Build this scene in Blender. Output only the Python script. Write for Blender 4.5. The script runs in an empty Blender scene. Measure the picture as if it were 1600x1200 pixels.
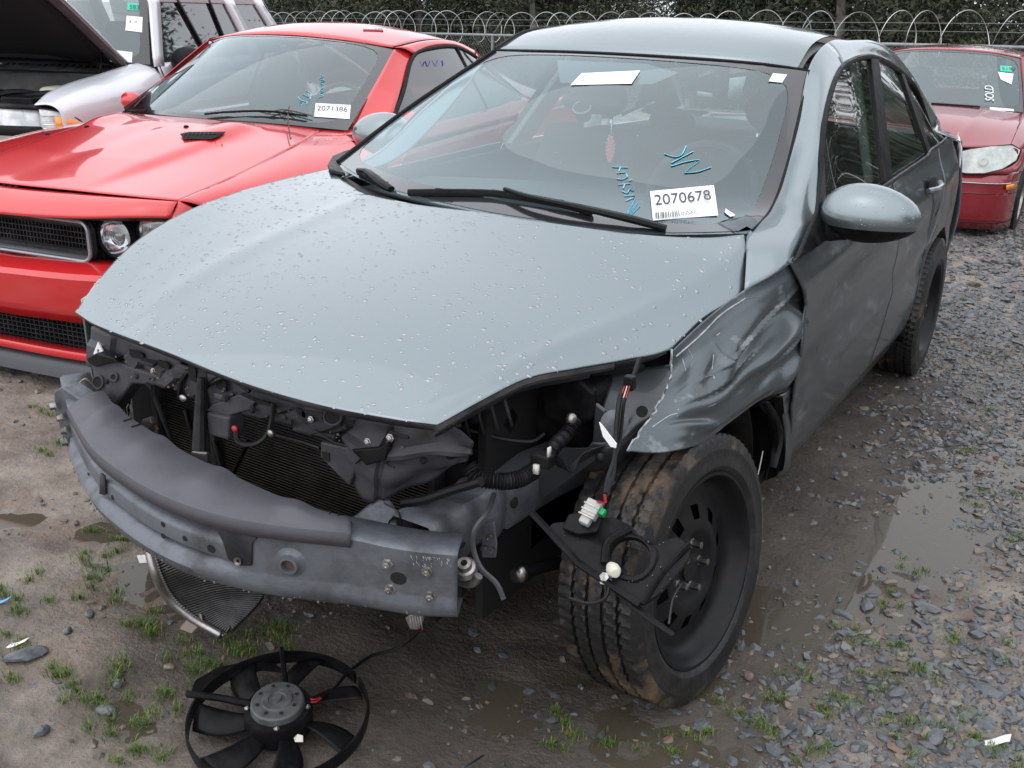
import bpy, bmesh, math, random
import numpy as np
from mathutils import Vector, Matrix
from mathutils.bvhtree import BVHTree
random.seed(7); RNG = np.random.default_rng(7)
SC = bpy.context.scene; COL = SC.collection
R_ = math.radians

# ---------------------------------------------------------------- camera, sky, sun, exposure
CAM = np.array([1.57, -2.02, 1.52]); FOC = 1540.0; ROT = (R_(69.3), R_(-1.6), R_(32.5))
cd = bpy.data.cameras.new('camera'); cam = bpy.data.objects.new('camera', cd); COL.objects.link(cam)
cam.location = CAM; cam.rotation_euler = ROT
cd.sensor_fit = 'HORIZONTAL'; cd.sensor_width = 36.0; cd.lens = 36.0 * FOC / 1600.0
cd.clip_start = 0.05; cd.clip_end = 2000.0
SC.camera = cam
SUN_EL, SUN_AZ = R_(58), R_(200)
w = bpy.data.worlds.new('World'); SC.world = w; w.use_nodes = True
wn = w.node_tree.nodes; wl = w.node_tree.links
sky = wn.new('ShaderNodeTexSky'); sky.sky_type = 'NISHITA'; sky.sun_disc = False
sky.sun_elevation = SUN_EL; sky.sun_rotation = SUN_AZ; sky.dust_density = 5.0; sky.air_density = 1.0
hs = wn.new('ShaderNodeHueSaturation'); hs.inputs['Saturation'].default_value = 0.25
wmix = wn.new('ShaderNodeMix'); wmix.data_type = 'RGBA'; wmix.inputs[0].default_value = 0.82
wmix.inputs[7].default_value = (7.8, 8.2, 8.8, 1)
wl.new(sky.outputs[0], hs.inputs['Color']); wl.new(hs.outputs[0], wmix.inputs[6])
wl.new(wmix.outputs[2], wn['Background'].inputs[0]); wn['Background'].inputs[1].default_value = 0.12
sl = bpy.data.lights.new('sun', 'SUN'); so = bpy.data.objects.new('sun', sl); COL.objects.link(so)
sl.energy = 0.6; sl.angle = R_(120); sl.color = (1.0, 0.98, 0.95)
so.rotation_euler = (R_(90) - SUN_EL, 0, -SUN_AZ + math.pi)
SC.view_settings.view_transform = 'Standard'; SC.view_settings.look = 'None'
SC.view_settings.gamma = 1.0; SC.view_settings.use_curve_mapping = False; SC.view_settings.exposure = 0.66

# ---------------------------------------------------------------- helpers
def _rot(rx, ry, rz):
    c, s = math.cos, math.sin
    X = np.array([[1,0,0],[0,c(rx),-s(rx)],[0,s(rx),c(rx)]]); Y = np.array([[c(ry),0,s(ry)],[0,1,0],[-s(ry),0,c(ry)]])
    Z = np.array([[c(rz),-s(rz),0],[s(rz),c(rz),0],[0,0,1]]); return Z @ Y @ X
CM = _rot(*ROT)
def ray(px, py): return CM @ np.array([(px-800)/FOC, (600-py)/FOC, -1.0])
def P(px, py, X=None, Y=None, Z=None):
    """measured point of the photograph, placed where it stands: one world coordinate is known"""
    d = ray(px, py)
    t = (X-CAM[0])/d[0] if X is not None else (Y-CAM[1])/d[1] if Y is not None else (Z-CAM[2])/d[2]
    return CAM + t*d
def PX(l): return np.array([P(a, b, X=c) for a, b, c in l])
def PY(l): return np.array([P(a, b, Y=c) for a, b, c in l])
def PZ(l): return np.array([P(a, b, Z=c) for a, b, c in l])
def on_plane(px, py, o, n):
    d = ray(px, py); return CAM + d*(np.dot(np.asarray(o)-CAM, n)/np.dot(d, n))
def A(*v): return np.array(v, float)
def cr(pts, n, closed=False):
    """smooth curve through points, n samples, chord-length spaced"""
    p = np.asarray(pts, float)
    if closed: p = np.vstack([p, p[:1]])
    if len(p) == 2: return p[0] + (p[1]-p[0])*np.linspace(0, 1, n)[:, None]
    t = np.concatenate([[0], np.cumsum(np.sqrt(((p[1:]-p[:-1])**2).sum(1))+1e-9)]); t /= t[-1]
    m = np.zeros_like(p)
    if closed:
        tm = np.concatenate([[t[-2]-1], t, [1+t[1]]]); q = np.vstack([p[-2], p, p[1]])
        m = (q[2:]-q[:-2])/(tm[2:]-tm[:-2])[:, None]
    else:
        m[1:-1] = (p[2:]-p[:-2])/(t[2:]-t[:-2])[:, None]
        m[0] = (p[1]-p[0])/(t[1]-t[0]); m[-1] = (p[-1]-p[-2])/(t[-1]-t[-2])
    s = np.linspace(0, 1, n, endpoint=not closed); i = np.clip(np.searchsorted(t, s, side='right')-1, 0, len(p)-2)
    h = (t[i+1]-t[i])[:, None]; u = ((s-t[i])[:, None])/h
    return (2*u**3-3*u**2+1)*p[i]+(u**3-2*u**2+u)*h*m[i]+(-2*u**3+3*u**2)*p[i+1]+(u**3-u**2)*h*m[i+1]
def net(rows, nu, nv):
    a = np.array([cr(r, nu) for r in rows]); return np.stack([cr(a[:, j], nv) for j in range(nu)], 1)
def coons(top, bot, left, right, nu, nv):
    """top/bot run left to right, left/right run top to bottom; returns [nv][nu][3]"""
    T, B, L, R = cr(top, nu), cr(bot, nu), cr(left, nv), cr(right, nv)
    u = np.linspace(0, 1, nu)[None, :, None]; v = np.linspace(0, 1, nv)[:, None, None]
    return ((1-v)*T[None]+v*B[None]+(1-u)*L[:, None]+u*R[:, None]
            - ((1-u)*(1-v)*T[0]+u*(1-v)*T[-1]+(1-u)*v*B[0]+u*v*B[-1]))
def gnormals(g):
    du = np.gradient(g, axis=1); dv = np.gradient(g, axis=0); n = np.cross(du, dv)
    return n/np.maximum(np.linalg.norm(n, axis=2, keepdims=True), 1e-9)
def bump(g, f, sgn=1):
    """push a patch along its normal by f(u, v)"""
    nv, nu = g.shape[:2]; U, V = np.meshgrid(np.linspace(0, 1, nu), np.linspace(0, 1, nv))
    return g + gnormals(g)*sgn*f(U, V)[..., None]
def gau(U, V, u, v, su, sv, a, ang=0):
    x, y = U-u, V-v; c, s = math.cos(ang), math.sin(ang); x, y = c*x+s*y, -s*x+c*y
    return a*np.exp(-(x/su)**2-(y/sv)**2)
def smoothnoise(U, V, k, seed):
    r = np.random.default_rng(seed); o = 0
    for i in range(5):
        a, b, p, q = r.uniform(-k, k), r.uniform(-k, k), r.uniform(0, 6.28), r.uniform(.5, 1)
        o = o + q*np.sin(6.28*(a*U+b*V)+p)
    return o/4

class MB:
    """collects vertices and faces, links them as ONE mesh object"""
    def __init__(s): s.v = []; s.f = []; s.n = 0
    def add(s, vs, fs):
        vs = np.asarray(vs, float).reshape(-1, 3); s.v.append(vs); k = s.n
        s.f += [tuple(i+k for i in f) for f in fs]; s.n += len(vs); return s
    def grid(s, g, cu=False, cv=False, skip=None):
        nv, nu = g.shape[:2]; f = []
        for j in range(nv if cv else nv-1):
            for i in range(nu if cu else nu-1):
                if skip is not None and skip(i, j): continue
                i2, j2 = (i+1) % nu, (j+1) % nv
                f.append((j*nu+i, j*nu+i2, j2*nu+i2, j2*nu+i))
        return s.add(g.reshape(-1, 3), f)
    def box(s, c, d, ax=None):
        c = A(*c); d = A(*d)/2; ax = np.eye(3) if ax is None else np.asarray(ax)
        v = [c+(ax*np.array([[i], [j], [k]])*d[:, None]).sum(0) for i in (-1, 1) for j in (-1, 1) for k in (-1, 1)]
        return s.add(v, [(0,1,3,2), (4,6,7,5), (0,4,5,1), (2,3,7,6), (0,2,6,4), (1,5,7,3)])
    def tube(s, pts, r, seg=8, n=None, closed=False, cap=True, flat=None):
        p = cr(pts, n, closed) if n else np.asarray(pts, float); m = len(p)
        r = np.broadcast_to(np.asarray(r, float), (m,)) if np.ndim(r) == 0 else cr(np.array([[x, 0, 0] for x in r]), m)[:, 0] if len(r) != m else np.asarray(r)
        t = np.roll(p, -1, 0)-np.roll(p, 1, 0) if closed else np.gradient(p, axis=0)
        t = t/np.maximum(np.linalg.norm(t, axis=1, keepdims=True), 1e-9)
        a = np.cross(t[0], [0, 0, 1.0]);
        if np.linalg.norm(a) < .1: a = np.cross(t[0], [0, 1.0, 0])
        a /= np.linalg.norm(a); g = []
        th = np.linspace(0, 2*math.pi, seg, endpoint=False)
        for i in range(m):
            a = a-t[i]*np.dot(a, t[i]); a /= max(np.linalg.norm(a), 1e-9); b = np.cross(t[i], a)
            g.append(p[i]+r[i]*(np.cos(th)[:, None]*a+np.sin(th)[:, None]*b*(flat or 1)))
        g = np.array(g); s.grid(g, cu=True, cv=closed)
        if cap and not closed:
            k = s.n-m*seg; s.f.append(tuple(range(k, k+seg))[::-1]); s.f.append(tuple(range(k+(m-1)*seg, k+m*seg)))
        return s
    def lathe(s, prof, o, ax, seg=32, skip=None, cap=False):
        """prof: (radius, distance along ax)"""
        o = A(*o); ax = np.asarray(ax, float)/np.linalg.norm(ax); a = np.cross(ax, [0, 0, 1.0])
        if np.linalg.norm(a) < .1: a = np.cross(ax, [0, 1.0, 0])
        a /= np.linalg.norm(a); b = np.cross(ax, a); th = np.linspace(0, 2*math.pi, seg, endpoint=False)
        d = np.cos(th)[:, None]*a+np.sin(th)[:, None]*b
        g = np.array([o+ax*h+r*d for r, h in prof]); s.grid(g, cu=True, skip=skip)
        if cap:
            k = s.n-len(prof)*seg; s.f.append(tuple(range(k, k+seg))[::-1]); s.f.append(tuple(range(s.n-seg, s.n)))
        return s
    def plate(s, pts, off):
        """polygon extruded by the vector off"""
        p = np.asarray(pts, float); m = len(p); q = p+np.asarray(off, float); k = s.n
        s.add(np.vstack([p, q]), [tuple(range(m)), tuple(range(2*m-1, m-1, -1))]+[(i, i+m, (i+1) % m+m, (i+1) % m) for i in range(m)])
        return s
    def ball(s, c, r, seg=12, rings=8, ax=None):
        c = A(*c); r = A(*r) if np.ndim(r) else A(r, r, r); ax = np.eye(3) if ax is None else np.asarray(ax)
        g = []
        for i in range(rings+1):
            ph = math.pi*i/rings
            g.append([c+(np.array([math.sin(ph)*math.cos(t), math.sin(ph)*math.sin(t), math.cos(ph)])*r) @ ax for t in np.linspace(0, 2*math.pi, seg, endpoint=False)])
        return s.grid(np.array(g), cu=True)
    def build(s, name, mat, parent=None, smooth=True, thick=0, bevel=0, offset=0, sharp=40, fix=True):
        me = bpy.data.meshes.new(name)
        v = np.vstack(s.v); me.from_pydata(v.tolist(), [], s.f); me.materials.append(mat)
        if fix:
            bm = bmesh.new(); bm.from_mesh(me); bmesh.ops.remove_doubles(bm, verts=bm.verts, dist=1e-6)
            bmesh.ops.recalc_face_normals(bm, faces=bm.faces)
            if smooth:
                for e in bm.edges:
                    if len(e.link_faces) == 2 and e.calc_face_angle(0) > R_(sharp): e.smooth = False
            bm.to_mesh(me); bm.free()
        if smooth: me.polygons.foreach_set('use_smooth', [True]*len(me.polygons))
        o = bpy.data.objects.new(name, me); COL.objects.link(o)
        if parent: o.parent = parent
        if bevel:
            b = o.modifiers.new('bevel', 'BEVEL'); b.width = bevel; b.segments = 2; b.limit_method = 'ANGLE'; b.angle_limit = R_(35)
        if thick:
            t = o.modifiers.new('thickness', 'SOLIDIFY'); t.thickness = thick; t.offset = offset
        return o
def sheet(name, g, mat, parent, thick=0.003, offset=0, **k): return MB().grid(g).build(name, mat, parent, thick=thick, offset=offset, **k)

def thing(name, label, cat, loc=(0, 0, 0), group=None):
    o = bpy.data.objects.new(name, None); COL.objects.link(o); o.empty_display_size = .1
    o.location = loc; o['label'] = label; o['category'] = cat
    if group: o['group'] = group
    return o
def tag(o, label, cat, group=None):
    o['label'] = label; o['category'] = cat
    if group: o['group'] = group
    return o
def struct(o): o['kind'] = 'structure'; return o
def stuff(o, label=None, cat=None):
    o['kind'] = 'stuff'
    if label: o['label'] = label
    if cat: o['category'] = cat
    return o
def rebase(root):
    """children were meshed in world coordinates: keep them there under a moved root"""
    bpy.context.view_layer.update()
    inv = Matrix.Translation(root.location).inverted()
    for c in root.children: c.matrix_parent_inverse = inv

def bvh_of(o):
    me = o.data; return BVHTree.FromPolygons([v.co[:] for v in me.vertices], [tuple(p.vertices) for p in me.polygons])
def on(bvh, px, py, off=.002):
    """the point of a surface seen at a pixel, lifted a little towards the outside"""
    h = bvh.ray_cast(Vector(CAM), Vector(ray(px, py)).normalized())
    if h[0] is None:                      # just off the rim: nearest point of the surface
        d = Vector(ray(px, py)).normalized(); t = 2.5
        for _ in range(12): h = bvh.find_nearest(Vector(CAM)+d*t); t = (h[0]-Vector(CAM)).dot(d)
    n = h[1]
    if n.dot(Vector(ray(px, py))) > 0: n = -n
    return np.array(h[0]+n*off)

# ---------------------------------------------------------------- materials
MATS = {}
def mat(name, col, rough=.5, metal=0, coat=0, spec=.5, var=0, vscale=8, col2=None, bmp=0, bscale=40, stretch=None,
        trans=0, alpha=1, emit=0, detail=6, ramp=(.35, .65), rvar=0, ior=1.5, coatr=.03):
    if name in MATS: return MATS[name]
    m = bpy.data.materials.new(name); m.use_nodes = True; N = m.node_tree.nodes; L = m.node_tree.links; b = N['Principled BSDF']
    b.inputs['Base Color'].default_value = (*col, 1); b.inputs['Roughness'].default_value = rough; b.inputs['Metallic'].default_value = metal
    b.inputs['Coat Weight'].default_value = coat; b.inputs['Coat Roughness'].default_value = coatr
    b.inputs['Specular IOR Level'].default_value = spec; b.inputs['Transmission Weight'].default_value = trans
    b.inputs['Alpha'].default_value = alpha; b.inputs['IOR'].default_value = ior
    if emit: b.inputs['Emission Color'].default_value = (*col, 1); b.inputs['Emission Strength'].default_value = emit
    tc = N.new('ShaderNodeTexCoord'); mp = N.new('ShaderNodeMapping'); L.new(tc.outputs['Object'], mp.inputs[0])
    if stretch: mp.inputs['Scale'].default_value = stretch
    if col2 or rvar:
        n = N.new('ShaderNodeTexNoise'); n.inputs['Scale'].default_value = vscale; n.inputs['Detail'].default_value = detail
        n.inputs['Roughness'].default_value = .65; L.new(mp.outputs[0], n.inputs['Vector'])
        r = N.new('ShaderNodeMapRange'); r.inputs[1].default_value = ramp[0]; r.inputs[2].default_value = ramp[1]; L.new(n.outputs[0], r.inputs[0])
        if col2:
            x = N.new('ShaderNodeMix'); x.data_type = 'RGBA'; x.inputs[6].default_value = (*col, 1); x.inputs[7].default_value = (*col2, 1)
            L.new(r.outputs[0], x.inputs[0]); L.new(x.outputs[2], b.inputs['Base Color'])
        if rvar:
            q = N.new('ShaderNodeMapRange'); q.inputs[3].default_value = rough; q.inputs[4].default_value = rough+rvar
            L.new(r.outputs[0], q.inputs[0]); L.new(q.outputs[0], b.inputs['Roughness'])
    if bmp:
        n = N.new('ShaderNodeTexNoise'); n.inputs['Scale'].default_value = bscale; n.inputs['Detail'].default_value = 4
        L.new(mp.outputs[0], n.inputs['Vector']); k = N.new('ShaderNodeBump'); k.inputs['Strength'].default_value = bmp
        k.inputs['Distance'].default_value = .01; L.new(n.outputs[0], k.inputs['Height']); L.new(k.outputs[0], b.inputs['Normal'])
    MATS[name] = m; return m
def glass(name, tint, dirt=.05, dcol=(.6, .65, .7), gl=1.0, inner=.6, gc=(1, 1, 1)):
    """thin pane: see-through tint, mirror reflection by viewing angle, a little dirt and water film"""
    m = bpy.data.materials.new(name); m.use_nodes = True; N = m.node_tree.nodes; L = m.node_tree.links
    N.remove(N['Principled BSDF']); out = N['Material Output']
    t = N.new('ShaderNodeBsdfTransparent'); t.inputs[0].default_value = (*tint, 1)
    d = N.new('ShaderNodeBsdfDiffuse'); d.inputs[0].default_value = (*dcol, 1)
    g = N.new('ShaderNodeBsdfGlossy'); g.inputs['Roughness'].default_value = .02; g.inputs[0].default_value = (gl*gc[0], gl*gc[1], gl*gc[2], 1)
    m1 = N.new('ShaderNodeMixShader'); m1.inputs[0].default_value = dirt; L.new(t.outputs[0], m1.inputs[1]); L.new(d.outputs[0], m1.inputs[2])
    fr = N.new('ShaderNodeFresnel'); fr.inputs[0].default_value = 1.9
    ge = N.new('ShaderNodeNewGeometry'); mt = N.new('ShaderNodeMath'); mt.operation = 'MULTIPLY'
    # pane is a single surface: use the same index from both sides
    fm = N.new('ShaderNodeMix'); fm.data_type = 'FLOAT'; fm.inputs[2].default_value = 1.9; fm.inputs[3].default_value = 1/1.9
    L.new(ge.outputs['Backfacing'], fm.inputs[0]); L.new(fm.outputs[0], fr.inputs[0])
    mt.use_clamp = True; L.new(fr.outputs[0], mt.inputs[0]); mt.inputs[1].default_value = inner
    m2 = N.new('ShaderNodeMixShader'); L.new(mt.outputs[0], m2.inputs[0]); L.new(m1.outputs[0], m2.inputs[1]); L.new(g.outputs[0], m2.inputs[2])
    L.new(m2.outputs[0], out.inputs[0]); MATS[name] = m; return m

GREY = mat('wet grey metallic paint', (.215, .252, .265), .28, metal=.85, coat=1, coatr=.04, rvar=.06, vscale=30)
GREYD = mat('shade-darkened scraped grey paint', (.095, .11, .12), .33, metal=.75, coat=.5, coatr=.08, col2=(.30, .33, .34), vscale=5, detail=9, ramp=(.56, .74), rvar=.22, bmp=.06, bscale=14, stretch=(1, 1.2, 3.2))  # scraped body grey, darkened: the sides' dark reflections are put into the colour
GREYS = mat('grey primer steel', (.135, .144, .166), .42, metal=.35, col2=(.05, .05, .053), vscale=9, detail=12, ramp=(.46, .72), rvar=.2, bmp=.15, bscale=60)
SCRATCH = mat('bare scratched metal', (.55, .55, .56), .45, metal=.5, col2=(.3, .3, .31), vscale=60)
BLK = mat('wet black plastic', (.007, .007, .008), .3, spec=.12, col2=(.018, .017, .017), vscale=14, ramp=(.45, .7), rvar=.25, bmp=.12, bscale=50)
BLKD = mat('dusty black plastic', (.018, .018, .020), .5, spec=.18, col2=(.075, .073, .075), vscale=7, detail=9, ramp=(.42, .75), rvar=.2, bmp=.1, bscale=60)
COVER = mat('purplish grey plastic cover', (.078, .075, .090), .5, col2=(.055, .052, .058), vscale=10, detail=8, ramp=(.5, .8), rvar=.15, bmp=.05, bscale=80)
DARK = mat('cavity shade black', (.006, .006, .006), .9)  # near-black colour standing in for deep shade in holes and cavities
RUB = mat('weathered rubber', (.010, .010, .011), .5, spec=.2, rvar=.2, vscale=20, bmp=.15, bscale=90)
HOSE = mat('black hose', (.009, .009, .010), .35, spec=.25, rvar=.2, vscale=30)
ALU = mat('wet aluminium', (.42, .4, .39), .35, metal=.9, col2=(.2, .17, .15), vscale=18, ramp=(.45, .75), rvar=.2)
STEEL = mat('zinc bolt steel', (.5, .5, .5), .35, metal=1, col2=(.2, .17, .14), vscale=60)
RIMB = mat('black painted steel', (.012, .012, .013), .35, spec=.2, col2=(.03, .026, .023), vscale=12, ramp=(.5, .8), rvar=.25)
FIN = mat('radiator fins', (.07, .068, .066), .4, metal=.5, col2=(.02, .02, .02), vscale=15)
WHITE = mat('white paper', (.85, .85, .84), .6)
INK = mat('black ink', (.05, .05, .06), .6)
CYAN = mat('cyan paint marker', (.12, .6, .78), .5)
PURP = mat('violet paint marker', (.2, .16, .5), .5)
WHT = mat('white paint marker', (.8, .85, .83), .5)
TEAL = mat('green date sticker', (.05, .6, .4), .5)
RED = mat('red car paint', (.62, .018, .022), .3, coat=1, spec=.5)
REDD = mat('dark red car paint', (.27, .016, .025), .25, metal=.2, coat=1)
SILV = mat('silver white car paint', (.78, .78, .82), .3, metal=.1, coat=.8)
CHROME = mat('bright chrome', (.75, .76, .78), .12, metal=1)
LENS = mat('clear lamp lens', (.85, .88, .88), .06, trans=.0, coat=1, col2=(.55, .58, .58), vscale=14)
AMBER = mat('amber lamp lens', (.9, .28, .01), .15, coat=1)
REDW = mat('red wire sheath', (.4, .02, .03), .4)
FROST = mat('milky plastic', (.62, .6, .52), .4)
GREEN = mat('green connector', (.01, .35, .1), .4)
FABRIC = mat('grey seat fabric', (.045, .045, .05), .9)
BEIGE = mat('light trim plastic', (.3, .3, .29), .7)
DASH = mat('dark dashboard plastic', (.03, .03, .034), .5)
WSG = glass('wet windscreen glass', (.68, .82, .84), .03, (.45, .6, .65), inner=1.35, gc=(.88, .98, 1.0))
SIDEG = glass('side window glass', (.45, .53, .5), .02, (.5, .55, .5), inner=1.2)
TINT = glass('tinted window glass', (.12, .12, .14), .03, (.4, .42, .5), inner=1.2)
def water_mat():
    m = bpy.data.materials.new('rain water'); m.use_nodes = True; N = m.node_tree.nodes; L = m.node_tree.links; N.remove(N['Principled BSDF'])
    t = N.new('ShaderNodeBsdfTransparent'); t.inputs[0].default_value = (.50, .54, .58, 1); g = N.new('ShaderNodeBsdfGlossy'); g.inputs['Roughness'].default_value = .05
    x = N.new('ShaderNodeMixShader'); x.inputs[0].default_value = .36; L.new(t.outputs[0], x.inputs[1]); L.new(g.outputs[0], x.inputs[2]); L.new(x.outputs[0], N['Material Output'].inputs[0]); return m
def water_mat_refractive():
    m = bpy.data.materials.new('rain water'); m.use_nodes = True; b = m.node_tree.nodes['Principled BSDF']
    b.inputs['Transmission Weight'].default_value = 1; b.inputs['Roughness'].default_value = .0; b.inputs['IOR'].default_value = 1.33
    b.inputs['Base Color'].default_value = (1, 1, 1, 1); return m
WATER = water_mat()

def drops(name, g, n, parent, rmin=.0012, rmax=.005, sgn=1, mask=None, seed=1, flow=None):
    """rain beads standing on a patch: one joined mesh of small domes"""
    r = np.random.default_rng(seed); N = gnormals(g)*sgn; nv, nu = g.shape[:2]; mb_v = []; F = []; k = 0
    seg = 7; th = np.linspace(0, 2*math.pi, seg, endpoint=False)
    tri = [(j, (j+1) % seg, seg+(j+1) % seg, seg+j) for j in range(seg)]+[(seg+j, seg+(j+1) % seg, 2*seg) for j in range(seg)]
    for _ in range(n):
        u, v = r.random(), r.random()
        if mask and not mask(u, v): continue
        x, y = u*(nu-1), v*(nv-1); i, j = min(int(x), nu-2), min(int(y), nv-2); fx, fy = x-i, y-j
        p = g[j, i]*(1-fx)*(1-fy)+g[j, i+1]*fx*(1-fy)+g[j+1, i]*(1-fx)*fy+g[j+1, i+1]*fx*fy; q = N[j, i]
        a = np.cross(q, [0, 1.0, 0]); a /= np.linalg.norm(a); b = np.cross(q, a)
        s = rmin+(rmax-rmin)*r.random()**3.0; el = 1+.8*r.random()**2; an = r.normal(0, .5)
        ca, sa = math.cos(an), math.sin(an); a2, b2 = ca*a+sa*b, -sa*a+ca*b
        wob = 1+.22*r.normal(size=seg)
        ring = (np.cos(th)*wob)[:, None]*a2*el+(np.sin(th)*wob)[:, None]*b2
        mb_v += [p+ring*s-q*.0002, p+ring*s*.68+q*s*.38, (p+q*s*.5)[None]]
        F += [tuple(z+k for z in t) for t in tri]; k += 2*seg+1
    m = MB(); m.add(np.vstack(mb_v), F); o = m.build(name, WATER, parent, fix=False); o['kind'] = 'stuff'; return o

def text_on(body, o, ux, uy, h, m, name, parent, lift=.0012, width=None):
    """flat lettering built as mesh in the plane (o, ux, uy), capital height h"""
    c = bpy.data.curves.new('t', 'FONT'); c.body = body; c.size = 1; t = bpy.data.objects.new('t', c); COL.objects.link(t)
    bpy.context.view_layer.update(); dg = bpy.context.evaluated_depsgraph_get(); me = bpy.data.meshes.new_from_object(t.evaluated_get(dg))
    bpy.data.objects.remove(t); bpy.data.curves.remove(c); me.name = name
    ux = np.asarray(ux)/np.linalg.norm(ux); uy = np.asarray(uy)/np.linalg.norm(uy); n = np.cross(ux, uy); n /= np.linalg.norm(n)
    vs = np.array([v.co[:] for v in me.vertices]); s = h/.7; sx = s
    if width: sx = width/(vs[:, 0].max()-vs[:, 0].min())
    w_ = np.asarray(o)+vs[:, :1]*sx*ux+vs[:, 1:2]*s*uy+n*lift
    for v, q in zip(me.vertices, w_): v.co = q
    me.materials.clear(); me.materials.append(m); ob = bpy.data.objects.new(name, me); COL.objects.link(ob); ob.parent = parent; return ob
def stroke(name, bvh, lines, r, m, parent, off=.0024):
    b = MB()
    for l in lines:
        p = [on(bvh, x, y, off) for x, y in l]; p = [q for q in p if q is not None]
        if len(p) > 1: b.tube(p, r, 6, n=max(6, len(p)*4) if len(p) > 2 else 2, flat=.25)
    return b.build(name, m, parent)
def sticker(name, bvh, quad, m, parent, off=.004):
    p = [on(bvh, x, y, off) for x, y in quad]; n = np.cross(p[1]-p[0], p[3]-p[0]); n = n/np.linalg.norm(n)
    return MB().plate(p, n*.0006).build(name, m, parent, smooth=False), p
# ---------------------------------------------------------------- ground, puddles, gravel, grass
def vnoise(x, y, s, seed):
    """value noise on arrays"""
    r = np.random.default_rng(seed); T = r.random((64, 64)); x = x/s+7.3; y = y/s+3.1
    i = np.floor(x).astype(int); j = np.floor(y).astype(int); fx, fy = x-i, y-j; fx = fx*fx*(3-2*fx); fy = fy*fy*(3-2*fy)
    g = lambda a, b: T[a % 64, b % 64]
    return g(i, j)*(1-fx)*(1-fy)+g(i+1, j)*fx*(1-fy)+g(i, j+1)*(1-fx)*fy+g(i+1, j+1)*fx*fy-.5
def far_z(x, y): return -.045*np.clip(y-8, 0, 12)-.02*np.clip(np.abs(x)-14, 0, 20)*0
PUD = [(1.20, .85, .22, .50, .010), (.95, .2, .25, .35, .010), (1.30, 1.6, .28, .75, .010), (.62, -.35, .30, .2, .008), (-.55, -.55, .3, .12, .009),
       (-.85, .0, .35, .12, .008), (1.05, -.35, .3, .16, .009), (-.2, -.95, .25, .08, .006), (.1, .6, .5, .9, .008), (1.62, 3.6, .3, .6, .008)]
def ground_z(x, y):
    z = .008*vnoise(x, y, .55, 1)+.012*vnoise(x+.3*y, y-.3*x, .17, 2)+.010*np.abs(vnoise(x, y, .07, 3))*2+.007*vnoise(x, y, .03, 4)-.004
    rut = np.exp(-((y-(-.62+.55*(x+1.3)))/.10)**2)*np.exp(-((x+1.1)/.8)**2)
    z = z-.02*rut*(1+.6*np.sin(14*x))
    for a, b, sa, sb, d in PUD: z = z-d*1.4*np.exp(-(((x-a)/sa)**2+((y-b)/sb)**2)**2)
    return z+far_z(x, y)
def mud_mat():
    m = bpy.data.materials.new('wet mud'); m.use_nodes = True; N = m.node_tree.nodes; L = m.node_tree.links; b = N['Principled BSDF']
    tc = N.new('ShaderNodeTexCoord')
    def noise(s, d=8, off=0):
        mp = N.new('ShaderNodeMapping'); mp.inputs['Location'].default_value = (off, off*.7, 0); L.new(tc.outputs['Object'], mp.inputs[0])
        n = N.new('ShaderNodeTexNoise'); n.inputs['Scale'].default_value = s; n.inputs['Detail'].default_value = d; n.inputs['Roughness'].default_value = .68
        L.new(mp.outputs[0], n.inputs['Vector']); return n.outputs[0]
    def mr(x, a, c, lo=0, hi=1):
        r = N.new('ShaderNodeMapRange'); r.inputs[1].default_value = a; r.inputs[2].default_value = c; r.inputs[3].default_value = lo; r.inputs[4].default_value = hi
        L.new(x, r.inputs[0]); return r.outputs[0]
    def mix(f, a, c):
        x = N.new('ShaderNodeMix'); x.data_type = 'RGBA'; L.new(f, x.inputs[0])
        for k, q in ((6, a), (7, c)):
            if isinstance(q, tuple): x.inputs[k].default_value = (*q, 1)
            else: L.new(q, x.inputs[k])
        return x.outputs[2]
    c = mix(mr(noise(3.2, 9), .38, .62), (.16, .128, .104), (.35, .295, .25))
    c = mix(mr(noise(1.1, 5, 4), .5, .66), c, (.085, .07, .06))
    c = mix(mr(noise(26, 6, 9), .56, .68), c, (.17, .175, .185))
    c = mix(mr(noise(2.1, 7, 14), .56, .72), c, (.24, .17, .125))
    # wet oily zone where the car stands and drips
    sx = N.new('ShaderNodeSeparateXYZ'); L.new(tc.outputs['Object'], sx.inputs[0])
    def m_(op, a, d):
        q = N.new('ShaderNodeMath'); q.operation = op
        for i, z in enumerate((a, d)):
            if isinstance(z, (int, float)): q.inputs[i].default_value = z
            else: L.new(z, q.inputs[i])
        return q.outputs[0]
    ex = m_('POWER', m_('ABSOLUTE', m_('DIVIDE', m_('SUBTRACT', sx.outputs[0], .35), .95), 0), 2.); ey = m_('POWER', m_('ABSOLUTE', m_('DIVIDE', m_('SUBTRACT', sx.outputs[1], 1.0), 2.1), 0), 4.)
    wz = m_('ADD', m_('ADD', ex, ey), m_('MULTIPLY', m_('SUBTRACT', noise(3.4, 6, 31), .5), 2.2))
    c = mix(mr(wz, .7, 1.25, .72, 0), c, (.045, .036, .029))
    L.new(c, b.inputs['Base Color']); L.new(mr(noise(2.6, 8, 21), .42, .58, .30, .85), b.inputs['Roughness'])
    k = N.new('ShaderNodeBump'); k.inputs['Strength'].default_value = .9; k.inputs['Distance'].default_value = .02
    L.new(noise(45, 8, 2), k.inputs['Height']); L.new(k.outputs[0], b.inputs['Normal']); return m
MUD = mud_mat()
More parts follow.
